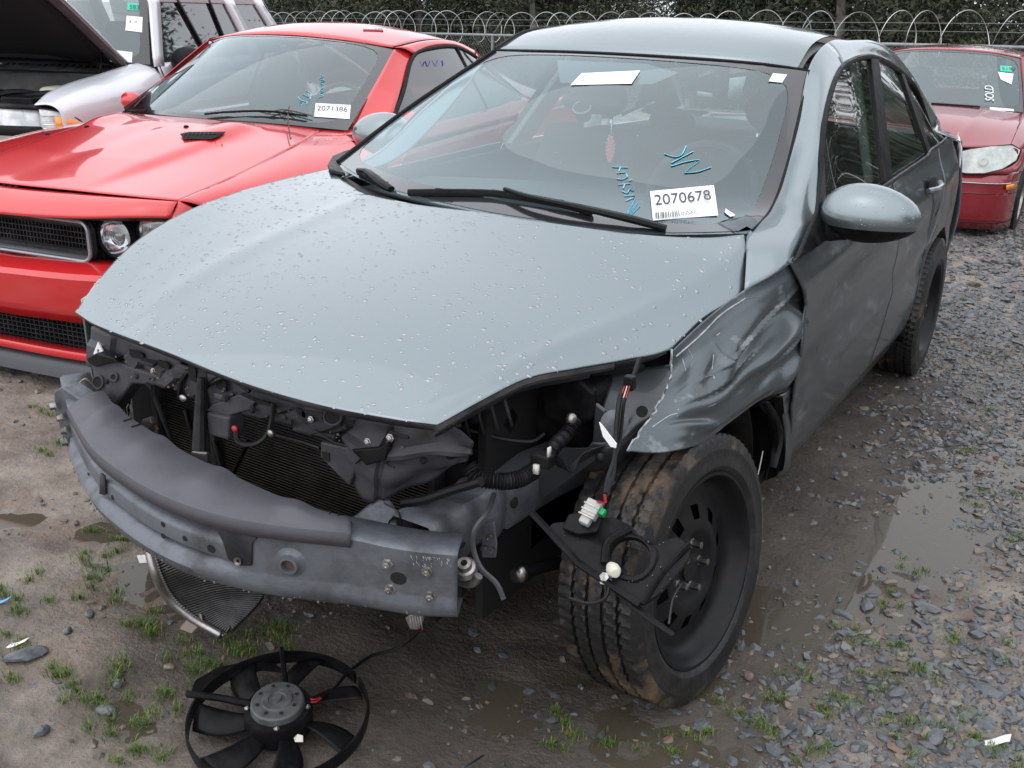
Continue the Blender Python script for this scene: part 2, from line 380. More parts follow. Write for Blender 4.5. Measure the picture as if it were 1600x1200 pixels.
# one sheet: fine near the camera, coarse out to the horizon
xs = np.concatenate([-np.geomspace(900, 4.3, 34), np.arange(-4.2, 2.8, .028), np.geomspace(2.85, 900, 34)])
ys = np.concatenate([-np.geomspace(900, 2.0, 26), np.arange(-1.95, 3.4, .028), np.arange(3.45, 20, .3), np.geomspace(20.5, 1200, 26)])
GX, GY = np.meshgrid(xs, ys); GZ = ground_z(GX, GY)
o = MB().grid(np.stack([GX, GY, GZ], 2)).build('ground', MUD, fix=False); struct(o); o['label'] = 'wet muddy ground of the vehicle yard with ruts'
pm = bpy.data.materials.new('puddle water'); pm.use_nodes = True; pb = pm.node_tree.nodes['Principled BSDF']
pb.inputs['Base Color'].default_value = (.09, .075, .055, 1); pb.inputs['Roughness'].default_value = .03; pb.inputs['Alpha'].default_value = .85
pb.inputs['IOR'].default_value = 1.5
px_ = np.arange(-3.2, 2.7, .05); py_ = np.arange(-1.6, 6, .05); X_, Y_ = np.meshgrid(px_, py_)
o = MB().grid(np.stack([X_, Y_, X_*0-.0132], 2)).build('water', pm, fix=False); struct(o); o['label'] = 'shallow brown rainwater standing in the low spots'

def rocks(n, fx, fy, smin, smax, pw, seed, mats, name, label, cond=None, flat=.55):
    r = np.random.default_rng(seed)
    base = bmesh.new(); bmesh.ops.create_icosphere(base, subdivisions=1, radius=1); BV = np.array([v.co[:] for v in base.verts]); BF = [tuple(v.index for v in f.verts) for f in base.faces]; base.free()
    x, y = fx(r, n), fy(r, n)
    if cond is not None: k = cond(x, y, r); x, y = x[k], y[k]
    n = len(x); s = smin+(smax-smin)*r.random(n)**pw; m = len(BV)
    # angular shards: cut the unit ball by snapping radii
    V = BV[None]*np.clip(1+.30*r.normal(size=(n, m, 1)), .5, 1.6)
    V = V*np.stack([np.ones(n), r.uniform(.55, .9, n), r.uniform(flat*.6, flat, n)], 1)[:, None]
    a, t, u = r.uniform(0, 6.28, n), r.normal(0, .35, n), r.normal(0, .3, n)
    V = V*s[:, None, None]
    ct, st = np.cos(t)[:, None], np.sin(t)[:, None]; V = np.stack([V[..., 0], V[..., 1]*ct-V[..., 2]*st, V[..., 1]*st+V[..., 2]*ct], 2)
    ca, sa = np.cos(a)[:, None], np.sin(a)[:, None]; V = np.stack([V[..., 0]*ca-V[..., 1]*sa, V[..., 0]*sa+V[..., 1]*ca, V[..., 2]], 2)
    V = V+np.stack([x, y, ground_z(x, y)+s*.02], 1)[:, None]
    V = V.reshape(-1, 3); F = (np.array(BF)[None]+np.arange(n)[:, None, None]*m).reshape(-1, 3)
    me = bpy.data.meshes.new(name); me.vertices.add(len(V)); me.vertices.foreach_set('co', V.ravel())
    me.loops.add(F.size); me.loops.foreach_set('vertex_index', F.ravel()); me.polygons.add(len(F))
    me.polygons.foreach_set('loop_start', np.arange(0, F.size, 3)); me.polygons.foreach_set('loop_total', np.full(len(F), 3))
    for q in mats: me.materials.append(q)
    mi = np.repeat(r.choice(len(mats), n, p=[.46, .32, .12, .07, .03] if len(mats) == 5 else [.6, .22, .18] if len(mats) == 3 else None), len(BF)); me.polygons.foreach_set('material_index', mi)
    me.update(); me.validate(); me.shade_flat(); ob = bpy.data.objects.new(name, me); COL.objects.link(ob); stuff(ob, label, 'gravel'); return ob
STN = [mat('dark wet slate', (.065, .071, .078), .3, col2=(.12, .128, .137), vscale=30, bmp=.2, bscale=120), mat('grey wet stone', (.14, .147, .152), .34, col2=(.085, .09, .094), vscale=30, bmp=.2, bscale=120),
       mat('brown stone', (.17, .14, .11), .45, col2=(.2, .16, .12), vscale=30, bmp=.2, bscale=120), mat('pale stone', (.24, .22, .19), .45, col2=(.15, .14, .13), vscale=30, bmp=.2, bscale=120),
       mat('reddish stone', (.2, .13, .11), .45, col2=(.14, .08, .07), vscale=30, bmp=.2, bscale=120)]
def lane(x, y, r):   # how gravelly the place is: the lane right of the grey car
    e = 1.18+.30*np.clip((.9-y)/1.2, -.25, 1)*0+.22*vnoise(x, y, .5, 31)-.10*(y > 1.5)-.25*(y > 2.6)
    p = 1/(1+np.exp(-(x-e)/.09)); p = np.where(y > 2.9, np.maximum(p, .9), p)
    w_ = np.exp(-(((x-1.2)/.38)**2+((y-.8)/.5)**2)**2)
    return r.random(len(x)) < p*(1-.85*w_)+.02
rocks(80000, lambda r, n: r.uniform(.5, 2.7, n), lambda r, n: -.9+5.4*r.random(n)**1.15, .003, .022, 2.6, 3, STN, 'gravel', 'angular dark wet gravel covering the lane', lane)
rocks(30000, lambda r, n: r.uniform(-.8, 4.5, n), lambda r, n: r.uniform(3.4, 11, n), .014, .04, 2.2, 4, STN, 'gravel', 'gravel of the lane stretching back to the dark red car', lambda x, y, r: x > .2-.1*y)
rocks(5200, lambda r, n: r.uniform(-3.0, .9, n), lambda r, n: r.uniform(-1.7, 1.2, n), .003, .020, 4.5, 5, STN[:3]*1, 'pebbles', 'small stones half sunk in the mud before the grey car', lambda x, y, r: r.random(len(x)) < np.clip(.25+1.6*vnoise(x, y, .35, 41), .04, 1))
MUDL = mat('mud clod', (.17, .14, .118), .6, col2=(.10, .082, .07), vscale=40, bmp=.4, bscale=90)
rocks(9000, lambda r, n: r.uniform(-3.0, 1.1, n), lambda r, n: r.uniform(-1.7, 1.6, n), .003, .017, 2.4, 15, [MUDL], 'mud_clods', 'churned clods of wet mud around the front of the grey car', lambda x, y, r: r.random(len(x)) < np.clip(-.25+3.2*vnoise(x, y, .22, 51), .03, 1), .8)
# grass
GRS = [mat('wet grass blade', (.085, .165, .025), .5), mat('yellow grass blade', (.22, .21, .06), .5), mat('dark grass blade', (.05, .12, .02), .5)]
def tufts(name, label, spots, seed):
    r = np.random.default_rng(seed); V = []; F = []; M = []; k = 0
    for cx, cy, rad, n, h in spots:
        for _ in range(n):
            a = r.uniform(0, 6.28); d = rad*abs(r.normal(0, .55)); x, y = cx+d*math.cos(a), cy+d*math.sin(a)*.8
            z = float(ground_z(np.array([x]), np.array([y]))[0]); l = h*r.uniform(.35, 1); b = r.uniform(0, 6.28); le = r.uniform(.3, 1.1)*l; wd = r.uniform(.0006, .0012)
            dx, dy = math.cos(b), math.sin(b); px, py = -dy*wd, dx*wd
            V += [(x-px, y-py, z-.003), (x+px, y+py, z-.003), (x+dx*le*.35-px*.8, y+dy*le*.35-py*.8, z+l*.6), (x+dx*le*.35+px*.8, y+dy*le*.35+py*.8, z+l*.6), (x+dx*le, y+dy*le, z+l*.85)]
            F += [(k, k+1, k+3, k+2), (k+2, k+3, k+4)]; q = int(r.choice(3, p=[.55, .25, .2])); M += [q, q]; k += 5
    b = MB().add(V, F); o = b.build(name, GRS[0], smooth=False, fix=False); o.data.materials.append(GRS[1]); o.data.materials.append(GRS[2])
    o.data.polygons.foreach_set('material_index', M); return stuff(o, label, 'grass')
def gp(px, py): p = P(px, py, Z=0); return p[0], p[1]
lt = [(60, 935), (110, 1060), (150, 820), (210, 975), (45, 1070), (180, 1050), (250, 1095), (220, 1165), (170, 1140), (125, 1105), (330, 1000), (380, 1015), (430, 1000), (300, 1030), (165, 860), (130, 890), (240, 985), (20, 1000), (90, 700), (30, 915), (160, 930), (280, 900), (60, 640), (210, 830), (190, 1085), (330, 970), (440, 985), (290, 1060)]
sp = []
rg = random.Random(5)
for x, y in lt:
    a, b = gp(x, y)
    for _ in range(4): sp.append((a+rg.gauss(0, .035), b+rg.gauss(0, .03), .034, 52, .027))
tufts('grass', 'thin tufts of bright grass in the mud left of the fallen fan', sp, 1)
rt = [(1410, 1010), (1430, 1030), (1395, 1130), (1515, 1130), (1500, 1145), (1560, 1190), (1340, 1075), (1250, 1050), (1225, 1080), (1385, 1065), (1470, 1150), (1345, 990), (1580, 1030), (1450, 1060), (1380, 935), (1320, 1090), (1300, 1110), (1540, 640), (1520, 780), (1570, 770), (1590, 845), (1510, 700), (1420, 880), (860, 1110), (880, 1160), (1050, 1150), (1100, 1140), (1160, 1110), (1200, 1140), (1500, 470), (1560, 560), (1490, 1000), (1440, 1190), (1280, 1170), (960, 1160)]
sp = []
for x, y in rt:
    a, b = gp(x, y)
    for _ in range(4): sp.append((a+rg.gauss(0, .03), b+rg.gauss(0, .03), .028, 34, .022))
tufts('grass', 'sparse yellowish grass tufts growing through the gravel', sp, 2)
# stones one would pick out
def stone(px, py, s, m, label, sx=1, sz=.55, seed=0):
    r = np.random.default_rng(seed+int(px)); bm = bmesh.new(); bmesh.ops.create_icosphere(bm, subdivisions=2, radius=1)
    for _ in range(5):
        n = r.normal(size=3); n /= np.linalg.norm(n); d = r.uniform(.62, .85)
        for v in bm.verts:
            e = v.co.dot(Vector(n))
            if e > d: v.co -= Vector(n)*(e-d)
    x, y = gp(px, py); z = float(ground_z(np.array([x]), np.array([y]))[0])
    a = r.uniform(0, 3.14)
    for v in bm.verts: v.co = Vector((v.co.x*s*sx*math.cos(a)-v.co.y*s*.75*math.sin(a), v.co.x*s*sx*math.sin(a)+v.co.y*s*.75*math.cos(a), v.co.z*s*sz))
    me = bpy.data.meshes.new('stone'); bm.to_mesh(me); bm.free(); me.materials.append(m); o = bpy.data.objects.new('stone', me); COL.objects.link(o)
    o.location = (x, y, z+s*sz*.45); tag(o, label, 'stone', 'larger loose stones in the yard')
S0, S1, S2, S3, S4 = STN
for a in [(1393, 906, .017, S2, 'long tan pebble at the edge of the brown puddle', 1.5), (1318, 955, .024, S1, 'flat greenish grey stone lying by the puddle', 1.5, .4), (1382, 886, .017, S0, 'dark lump of stone at the puddle rim above the tan pebble'),
          (1170, 1052, .018, S4, 'red stone on the ground right of the front tyre'), (1440, 869, .02, S0, 'dark round stone standing up in the wet gravel'), (1432, 928, .014, S4, 'small pinkish stone among dark gravel'),
          (1460, 1155, .026, S0, 'blue-grey flat slate near the white scrap', 1.3, .4), (1400, 1085, .024, S0, 'dark slab pointing up beside a grass tuft', 1.4), (1545, 1080, .028, S0, 'broad dark slab by the right edge of the gravel', 1.5, .4),
          (1355, 940, .03, S0, 'broad dark slate right of the greenish stone', 1.4, .4), (1450, 945, .03, S1, 'long flat grey slab in the gravel', 1.6, .35), (1560, 1025, .016, S3, 'pale yellowish pebble near the right edge'),
          (1540, 985, .02, S2, 'brown stone wedged among dark gravel at right', 1.6, .4), (1425, 745, .016, S0, 'dark stone standing beyond the reflecting water'), (40, 1027, .035, S0, 'dark wedge stone in the mud at the left edge', 1.6, .5),
          (165, 1105, .022, S1, 'grey flat stone between two grass tufts', 1.2, .5), (185, 1065, .018, S0, 'slate pebble above the grey flat stone', 1.3), (65, 1145, .02, S0, 'bluish stone low in the left corner'),
          (140, 960, .018, S0, 'dark pebble among churned mud clods', 1.2), (105, 985, .016, S0, 'dark chip left of the churned mud'), (265, 1040, .016, S2, 'brown pebble beside the fan ring'),
          (240, 730, .02, S0, 'dark stone in the mud below the bumper end'), (1150, 965, .012, S1, 'small grey stone beside the front rim'), (1490, 1105, .017, S3, 'pale stone under the flat slate')]:
    stone(*a)
MUDL = mat('mud clod', (.13, .105, .085), .5, col2=(.08, .065, .055), vscale=40, bmp=.4, bscale=90)
def scrap(px, py, q, m, name, label, cat):
    x, y = gp(px, py); z = float(ground_z(np.array([x]), np.array([y]))[0])+.008
    g = np.array([[(x+a*.1*q, y+b*.1*q+.02*q*math.sin(a*5), z+.012*math.sin(3*a+2*b)+.01*abs(a)) for a in np.linspace(-.28, .28, 7)] for b in np.linspace(-.12, .12, 4)])
    o = sheet(name, g, m, None, thick=.001); tag(o, label, cat)
scrap(1553, 1165, 1.0, WHITE, 'plastic_scrap', 'crumpled white plastic scrap on the gravel at bottom right', 'litter')
scrap(28, 1008, .7, WHITE, 'paper_scrap', 'thin white paper shred in the mud at the left edge', 'litter')
scrap(5, 942, .6, mat('blue plastic', (.1, .35, .7), .4), 'bottle_cap', 'small blue plastic bit in the mud at the left edge', 'litter')
scrap(1143, 1007, .25, WHITE, 'paper_scrap', 'tiny white flake on the wet ground beside the front tyre', 'litter')
# ---------------------------------------------------------------- the wrecked grey sedan
car = thing('sedan_car', 'wrecked grey four-door sedan with its bumper, grille and headlights torn off', 'car', (0, 1.4, 0))
def zpro(z):  # inset of the side as height changes
    return np.interp(z, [.15, .22, .32, .45, .58, .7, .8, .88, .93, .97, 1.03, 1.10], [.10, .075, .03, .012, .002, 0, .006, .022, .042, .062, .085, .11])
def bodyX(Y, z):
    w0 = np.interp(Y, [-.6, -.3, 0, .4, 2.7, 3.1, 3.4, 3.7], [.76, .84, .875, .89, .885, .855, .80, .72])
    return w0-zpro(z)
def dent(Y, z):
    g = lambda y0, z0, sy, sz, a, k=0: a*np.exp(-((Y-y0)/sy)**2-((z-z0-k*(Y-y0))/sz)**2)
    # long crease sweeping back over both doors, second one lower, crushed rear quarter
    d = g(.85, .80, .35, .045, .020, .10)-g(.95, .88, .45, .03, .010, .08)+g(1.5, .66, .9, .06, .018, .08)-g(1.3, .58, .7, .03, .010, .06)
    d += g(.72, .55, .12, .12, .022)+g(2.0, .78, .3, .05, .02)+g(2.45, .6, .3, .10, .03)-g(2.2, .68, .2, .03, .012)+g(2.95, .72, .22, .12, .035)-g(2.8, .9, .3, .03, .01)+g(3.2, .6, .12, .1, .03)
    return d
def side_panel(name, e0, e1, zb, zt, m, nu=60, nv=50, sgn=1, dents=True, **k):
    """door skins: between edge curves Y=e0(z), Y=e1(z) and height curves z=zb(Y), zt(Y)"""
    U, V = np.meshgrid(np.linspace(0, 1, nu), np.linspace(0, 1, nv))
    z = np.full_like(U, .6)
    for _ in range(6):
        Y = e0(z)*(1-U)+e1(z)*U; z = zb(Y)*(1-V)+zt(Y)*V
    X = bodyX(Y, z)-(.65*dent(Y, z) if dents else 0)
    return sheet(name, np.stack([X*sgn, Y, z], 2), m, car, thick=.006, offset=0, **k)
ip = lambda a, b: (lambda t: np.interp(t, a, b))
gapF = ip([.20, .5, .7, .8, .95], [.755, .575, .548, .575, .47])
belt = ip([.4, .9, 1.8, 2.7, 3.0], [.935, .955, .995, 1.03, 1.04])
sill = ip([.5, 2.0, 3.6], [.205, .205, .24])
arch = lambda yc, r, zc=.31: (lambda Y: zc+np.sqrt(np.clip(r*r-(Y-yc)**2, 0, 1)))
fd = side_panel('front_door', gapF, ip([.2, 1], [1.62, 1.72]), sill, belt, GREYD)
rdz = lambda Y: np.maximum(sill(Y), np.where(np.abs(Y-2.66) < .37, arch(2.66, .37)(Y), 0))
rd = side_panel('rear_door', ip([.2, 1], [1.632, 1.732]), ip([.2, .66, .75, 1.05], [2.28, 2.36, 2.5, 2.62]), rdz, belt, GREYD)
qp = side_panel('rear_quarter_panel', ip([.2, .66, .75, 1.05], [2.29, 2.37, 2.51, 2.632]), ip([.2, 1.1], [3.45, 3.5]), rdz, ip([2.4, 3.0, 3.5], [1.03, 1.045, 1.0]), GREYD)
# handle with the recess shade as a near-black lump on the rear door
hb = MB(); hb.tube([A(.872, 2.16, .905), A(.895, 2.22, .908), A(.897, 2.30, .912), A(.878, 2.36, .915)], .011, 8, n=10); hb.build('handle', GREY, rd)
MB().ball((.866, 2.26, .915), (.01, .07, .035)).build('handle_recess_shade', DARK, rd)
hb = MB(); hb.tube([A(.878, 1.34, .885), A(.90, 1.40, .888), A(.902, 1.48, .890), A(.882, 1.54, .892)], .011, 8, n=10); hb.build('handle', GREY, fd)
# belt moulding and door frames
bp_ = [A(bodyX(Y, 1.0)+.012-.02*(Y > 2.4), Y, belt(Y)+.004) for Y in np.linspace(.66, 2.78, 14)]
MB().tube(bp_, .009, 6).build('belt_moulding', BLK, car)
# glasshouse: measured once on the driver's side, mirrored for the other
def low(Y, s): return A(s*(bodyX(Y, 1.0)-.012), Y, belt(Y))
FRM = PX([(1290, 170, .70), (1310, 110, .655), (1333, 92, .64), (1360, 87, .63), (1387, 97, .63), (1413, 117, .64), (1433, 143, .655), (1455, 205, .73)])
GREYF = mat('shade-darkened buckled scraped grey', (.10, .116, .125), .40, metal=.7, coat=.3, coatr=.15, col2=(.34, .37, .38), vscale=6, detail=12, ramp=(.58, .70), rvar=.2, bmp=.12, bscale=25, stretch=(1, 1.0, 2.2))  # scraped fender grey, with the side's darker reflections put into its base colour
FRL = PX([(1290, 170, .70), (1283, 235, .75), (1279, 300, .79), (1277, 345, .825), (1262, 372, .838), (1247, 402, .85)])
RT = np.vstack([PX([(1247, 185, .635), (1263, 108, .600), (1284, 74, .587), (1312, 62, .578)]), [[.567, 2.1, 1.425], [.56, 2.66, 1.335], [.60, 3.0, 1.20], [.66, 3.3, 1.05]]])
RM = PX([(1268, 178, .675), (1288, 110, .64), (1318, 73, .61), (1350, 63, .60), (1387, 74, .60), (1417, 107, .605), (1447, 153, .635), (1467, 188, .70)])
wsR = [(1262, 112, .600), (1247, 185, .635), (1228, 262, .665), (1205, 325, .69), (1168, 368, .715)]
def mx(p, s): q = np.array(p, float); q[..., 0] *= s; return q
RM[0] = (P(1247, 185, X=.635)+P(1290, 170, X=.70))/2+A(.0198, -.018, .0108)
for s in (1, -1):
    L = cr(PX(wsR[1:]+[(1166, 412, .765), (1163, 455, .79)]), 9); R = cr(FRL, 9); Mp = (L+R)/2+A(.022, -.02, .012)*.9
    T, M_, F_ = (cr(mx(np.vstack([p[:0:-1], q]), s), 110) for p, q in ((L, RT), (Mp, RM), (R, FRM)))
    k_ = 46; gp2 = net([[t, m, f] for t, m, f in zip(T, M_, F_)], 14, 110)
    if s > 0: ga = gp2[:k_+1]
    sheet('windscreen_pillar', gp2[:k_+1], GREY, car, thick=.004); sheet('roof_rail', gp2[k_:], GREY, car, thick=.004)
    F_ = mx(np.vstack([FRL[3:0:-1], FRM]), s); MB().tube(cr(F_, 60)+A(s*.001, 0, -.004), .011, 8).build('window_frame', BLK, car)
    MB().tube([low(2.78, s), mx(FRM[-1], s)], .012, 6).build('window_frame', BLK, car)
    top1 = mx(PX([(1284, 240, .75), (1292, 176, .70), (1312, 115, .655), (1334, 97, .64), (1358, 92, .63)]), s); top2 = mx(PX([(1370, 94, .63), (1387, 102, .63), (1404, 114, .635)]), s); top3 = mx(PX([(1410, 119, .64), (1431, 147, .655), (1451, 199, .72)]), s)
    for nm, t, y0, y1 in (('front_door_glass', top1, .95, 1.66), ('rear_door_glass', top2, 1.76, 2.42), ('quarter_glass', top3, 2.46, 2.76)):
        b = [low(y, s) for y in np.linspace(y0, y1, 5)]; sheet(nm, coons(t, b, [t[0], b[0]], [t[-1], b[-1]], 16, 10), SIDEG, car, thick=0)
    for a, b, c, d in ((1.64, 1.78, top1[-1], top2[0]), (2.40, 2.47, top2[-1], top3[0])):
        q = [low(a, s)+A(s*.008, 0, 0), low(b, s)+A(s*.008, 0, 0), d+A(s*.006, 0, .012), c+A(s*.006, 0, .012)]; MB().plate(q, A(-s*.03, 0, 0)).build('door_pillar', BLK, car, bevel=.003)
def cant(Y, s): k = int(np.argmin(abs(FRM[:, 1]-Y))); return mx(FRM[k], s)
# driver's front fender, torn and buckled
top = PX([(1050, 548, .745), (1100, 501, .772), (1160, 455, .79), (1205, 428, .825), (1247, 402, .85)])
bot = PX([(980, 705, .80), (1020, 708, .83), (1062, 703, .86), (1100, 690, .87), (1140, 660, .875), (1190, 624, .87), (1228, 612, .865)])
lef = PX([(1050, 548, .745), (1047, 585, .755), (1032, 625, .775), (1005, 668, .79), (980, 705, .80)])
rig = PX([(1247, 402, .85), (1261, 440, .865), (1264, 490, .86), (1256, 545, .865), (1243, 590, .87), (1228, 612, .865)])
gf = coons(top, bot, lef, rig, 110, 90)
def fdent(U, V):
    d = .040*np.sin(3.1416*U)*np.sin(3.1416*V)                                   # fender bulge
    d = d-gau(U, V, .62, .36, .30, .10, .042, -.30)                              # long deep fold up to the door corner
    d = d+gau(U, V, .60, .56, .34, .055, .018, -.28)-gau(U, V, .66, .74, .20, .08, .022, -.35)
    d = d+gau(U, V, .30, .40, .05, .16, .013, .2)-gau(U, V, .22, .38, .045, .14, .014, .2)+gau(U, V, .12, .5, .06, .2, .012)
    d = d-gau(U, V, .42, .66, .09, .11, .022)+gau(U, V, .86, .78, .05, .22, .022, .25)-gau(U, V, .95, .62, .04, .2, .016)
    d = d+gau(U, V, .2, .82, .14, .03, .010, .5)-gau(U, V, .12, .74, .12, .05, .012, .4)
    d = d+.0022*smoothnoise(U, V, 3, 3)+.0006*smoothnoise(U, V, 9, 4)
    cr_ = lambda u0, v0, ang, w, a, l: a*np.maximum(0, 1-np.abs(-math.sin(ang)*(U-u0)+math.cos(ang)*(V-v0))/w)*np.exp(-((math.cos(ang)*(U-u0)+math.sin(ang)*(V-v0))/l)**2)
    d = d+cr_(.58, .30, -.30, .035, .020, .30)-cr_(.35, .55, -.35, .03, .014, .2)+cr_(.27, .35, 1.35, .02, .014, .16)+cr_(.75, .62, -.55, .03, .014, .2)+cr_(.9, .5, 1.2, .03, .012, .2)
    e = np.minimum(1, 9*np.minimum(np.minimum(U, 1-U), np.minimum(V*1.2, 1-V)))
    return d*e
nf = gnormals(gf).mean((0, 1)); FS = 1 if nf[0] > 0 else -1
gf = bump(gf, fdent, FS)
fender = sheet('front_fender', gf, GREYF, car, thick=.0025)
# bright torn lip along its front edge
e = gf[:, 0][::3]; rr = np.random.default_rng(4); e = e+rr.normal(0, .0022, e.shape)
MB().tube(e, .0026, 5, n=90).build('torn_edge', SCRATCH, fender)
for q in ([(1050, 552), (1085, 522), (1120, 487), (1158, 462)],):
    bf = bvh_of(fender); p = [on(bf, x+5, y+5, .003) for x, y in q]; p = [x for x in p if x is not None]
    MB().tube(p, .0022, 5, n=20).build('torn_edge', SCRATCH, fender)
# rear leg of the fender behind the arch
tp = PX([(1205, 620, .85), (1228, 612, .865), (1243, 590, .87)]); bt = PX([(1205, 700, .80), (1210, 740, .83), (1233, 737, .84)])
g = coons(tp, bt, PX([(1205, 620, .85), (1222, 660, .86), (1224, 710, .855), (1205, 700, .80)]), PX([(1243, 590, .87), (1243, 650, .87), (1233, 737, .84)]), 10, 24)
sheet('fender_strip', g, GREYD, fender, thick=.003)
# passenger side skin (far side, seen from elsewhere)
def far_side():
    for nm, a, b, zb in (('front_fender', -.45, .58, lambda Y: np.maximum(.25, np.where(np.abs(Y) < .37, arch(0, .37)(Y), 0))), ('front_door', .59, 1.68, sill), ('rear_door', 1.69, 2.5, rdz), ('rear_quarter_panel', 2.51, 3.5, rdz)):
        side_panel(nm, lambda z, a=a: a+0*z, lambda z, b=b: b+0*z, zb, (lambda Y: np.minimum(belt(Y), .985+.0*Y)) if a > 0 else ip([-.5, 0, .6], [.74, .87, .95]), GREY, sgn=-1, dents=False, nu=40, nv=24)
far_side()
# hood: one pressed sheet, its driver's corner folded down and crumpled
HR = [P(1162, 367, Z=.985)]+list(PX([(1167, 410, .765), (1163, 455, .782), (1100, 500, .768), (1050, 545, .742), (980, 562, .70), (900, 576, .665), (825, 591, .625), (760, 622, .585), (684, 664, .535)]))
HL = list(PZ([(518, 263, .985), (440, 281, .972), (360, 304, .953), (288, 332, .928), (218, 373, .885), (160, 430, .83), (118, 488, .765)]))
HT = list(PZ([(518, 263, .985), (560, 298, .99), (640, 318, .995), (740, 331, 1.0), (860, 349, 1.0), (1000, 367, .995), (1100, 372, .99), (1162, 367, .985)]))
HB = list(PZ([(118, 488, .765), (150, 508, .765), (260, 550, .772), (380, 598, .778), (500, 633, .782), (620, 656, .785), (684, 664, .784)]))
HB[-1] = HR[-1]
# the pressed shape: one smooth polynomial through the measured outline and the crown line
def hbasis(x, y): return np.stack([x**i*y**j for i in range(5) for j in range(4) if i+j <= 4], -1)
ob_ = np.vstack([cr(e, 40) for e in (HT, HB, HL, HR)])
cy_ = np.linspace(-.62, .28, 30); t_ = .45-cy_; cz_ = 1.010-.085*t_-.095*t_**2
ctl = [np.stack([0*cy_+xx, cy_, cz_-dz], 1) for xx, dz in ((0, 0), (-.25, .006), (.25, .008), (-.5, .030), (.5, .034))]
fit_ = np.vstack([ob_]+ctl); hc_ = np.linalg.lstsq(hbasis(fit_[:, 0], fit_[:, 1])*1.0, fit_[:, 2], rcond=None)[0]
L0, L1 = P(1162, 385, Z=.965)[:2], P(648, 658, Z=.785)[:2]; ld = (L1-L0)/np.linalg.norm(L1-L0); ln = np.array([ld[1], -ld[0]])
if np.dot(np.array([.75, .0])-L0, ln) < 0: ln = -ln
def hz(x, y):
    x, y = np.asarray(x, float), np.asarray(y, float); z = hbasis(x, y) @ hc_; s = (x-L0[0])*ln[0]+(y-L0[1])*ln[1]; q = (x-L0[0])*ld[0]+(y-L0[1])*ld[1]
    return z-.21*.014*np.log1p(np.exp(np.clip(s/.014, -30, 30)))+.0035*np.exp(-(s/.02)**2)+.004*np.exp(-((x+.42)/.05)**2)*(y < .3)   # pressed edge line towards the bent corner
def hfold(x, y):
    s = (x-L0[0])*ln[0]+(y-L0[1])*ln[1]; q = (x-L0[0])*ld[0]+(y-L0[1])*ld[1]; f_ = s-.030-.20*(1.20-q)
    return .016*np.exp(-(f_/.014)**2)*np.exp(-((q-1.02)/.16)**4)-.012*np.exp(-((f_+.032)/.016)**2)*np.exp(-((q-1.0)/.14)**2)+.007*np.exp(-((s-.012)/.008)**2)*np.exp(-((q-1.06)/.12)**2)-.010*np.exp(-((f_-.03)/.015)**2)*np.exp(-((q-.94)/.13)**2)
def seat_pt(p):
    """slide an outline point along its sight line until it lies on the pressed shape"""
    d = p-CAM; d = d/np.linalg.norm(d); q = p.copy()
    for _ in range(25):
        f = q[2]-hz(q[0], q[1]); e = 1e-3; g_ = ((q+d*e)[2]-hz(*(q+d*e)[:2])-f)/e
        if abs(g_) < .12: return p*A(1, 1, 0)+A(0, 0, float(hz(p[0], p[1])))
        q = q-d*np.clip(f/g_, -.03, .03)
    return q if np.linalg.norm(q-p) < .25 else p
HT, HB, HR = [np.array([seat_pt(p) for p in cr(e, 60)]) for e in (HT, HB, HR)]
HL = np.array(cr(HL, 40)); HL[0], HL[-1] = HT[0], HB[0]; HR[0] = HT[-1]; HR[-1] = HB[-1]
gh = coons(HT, HB, HL, HR, 150, 130); U_, V_ = np.meshgrid(np.linspace(0, 1, 150), np.linspace(0, 1, 130)); we = np.clip(U_*9, 0, 1)
gh[..., 2] = hz(gh[..., 0], gh[..., 1])*we+gh[..., 2]*(1-we)+hfold(gh[..., 0], gh[..., 1])*np.minimum(1, 14*np.minimum(1-U_, 1-V_))
HS = 1 if gnormals(gh).mean((0, 1))[2] > 0 else -1
hood = sheet('hood', gh, GREY, car, thick=.0025)
BAYM = mat('dark bay paint', (.05, .056, .062), .3, metal=.6, coat=.5)
# folded hem under the front and the buckled driver's edge
def hem(edge, inn, m, nm):
    a = np.asarray(edge); b = a+inn; c = a+inn*.55-A(0, 0, .006); g = np.stack([a, c, b], 0); return sheet(nm, g, m, hood, thick=.002)
hem(gh[-1]-A(0, 0, .002), A(0, .035, -.022), BLKD, 'hood_hem')
er = gh[60:, -1]
hem(er-A(0, 0, .003), A(-.045, .03, -.03), BLKD, 'hood_hem')
MB().tube([p-A(.006, 0, .010) for p in gh[78::3, -1]], .010, 8, n=60).build('folded_edge', BLKD, hood)
MB().tube([p-A(.026, -.012, .026) for p in gh[84::3, -1]], .014, 8, n=60).build('folded_edge', BAYM, hood)
drops('water_drops', gh, 3600, hood, .0013, .0066, HS, seed=3)
drops('water_drops', ga, 420, car, .0008, .0028, 1 if gnormals(ga).mean((0, 1))[0] > 0 else -1, seed=4)
drops('water_drops', gf, 500, fender, .0008, .0022, FS, seed=5, mask=lambda u, v: v < .5)
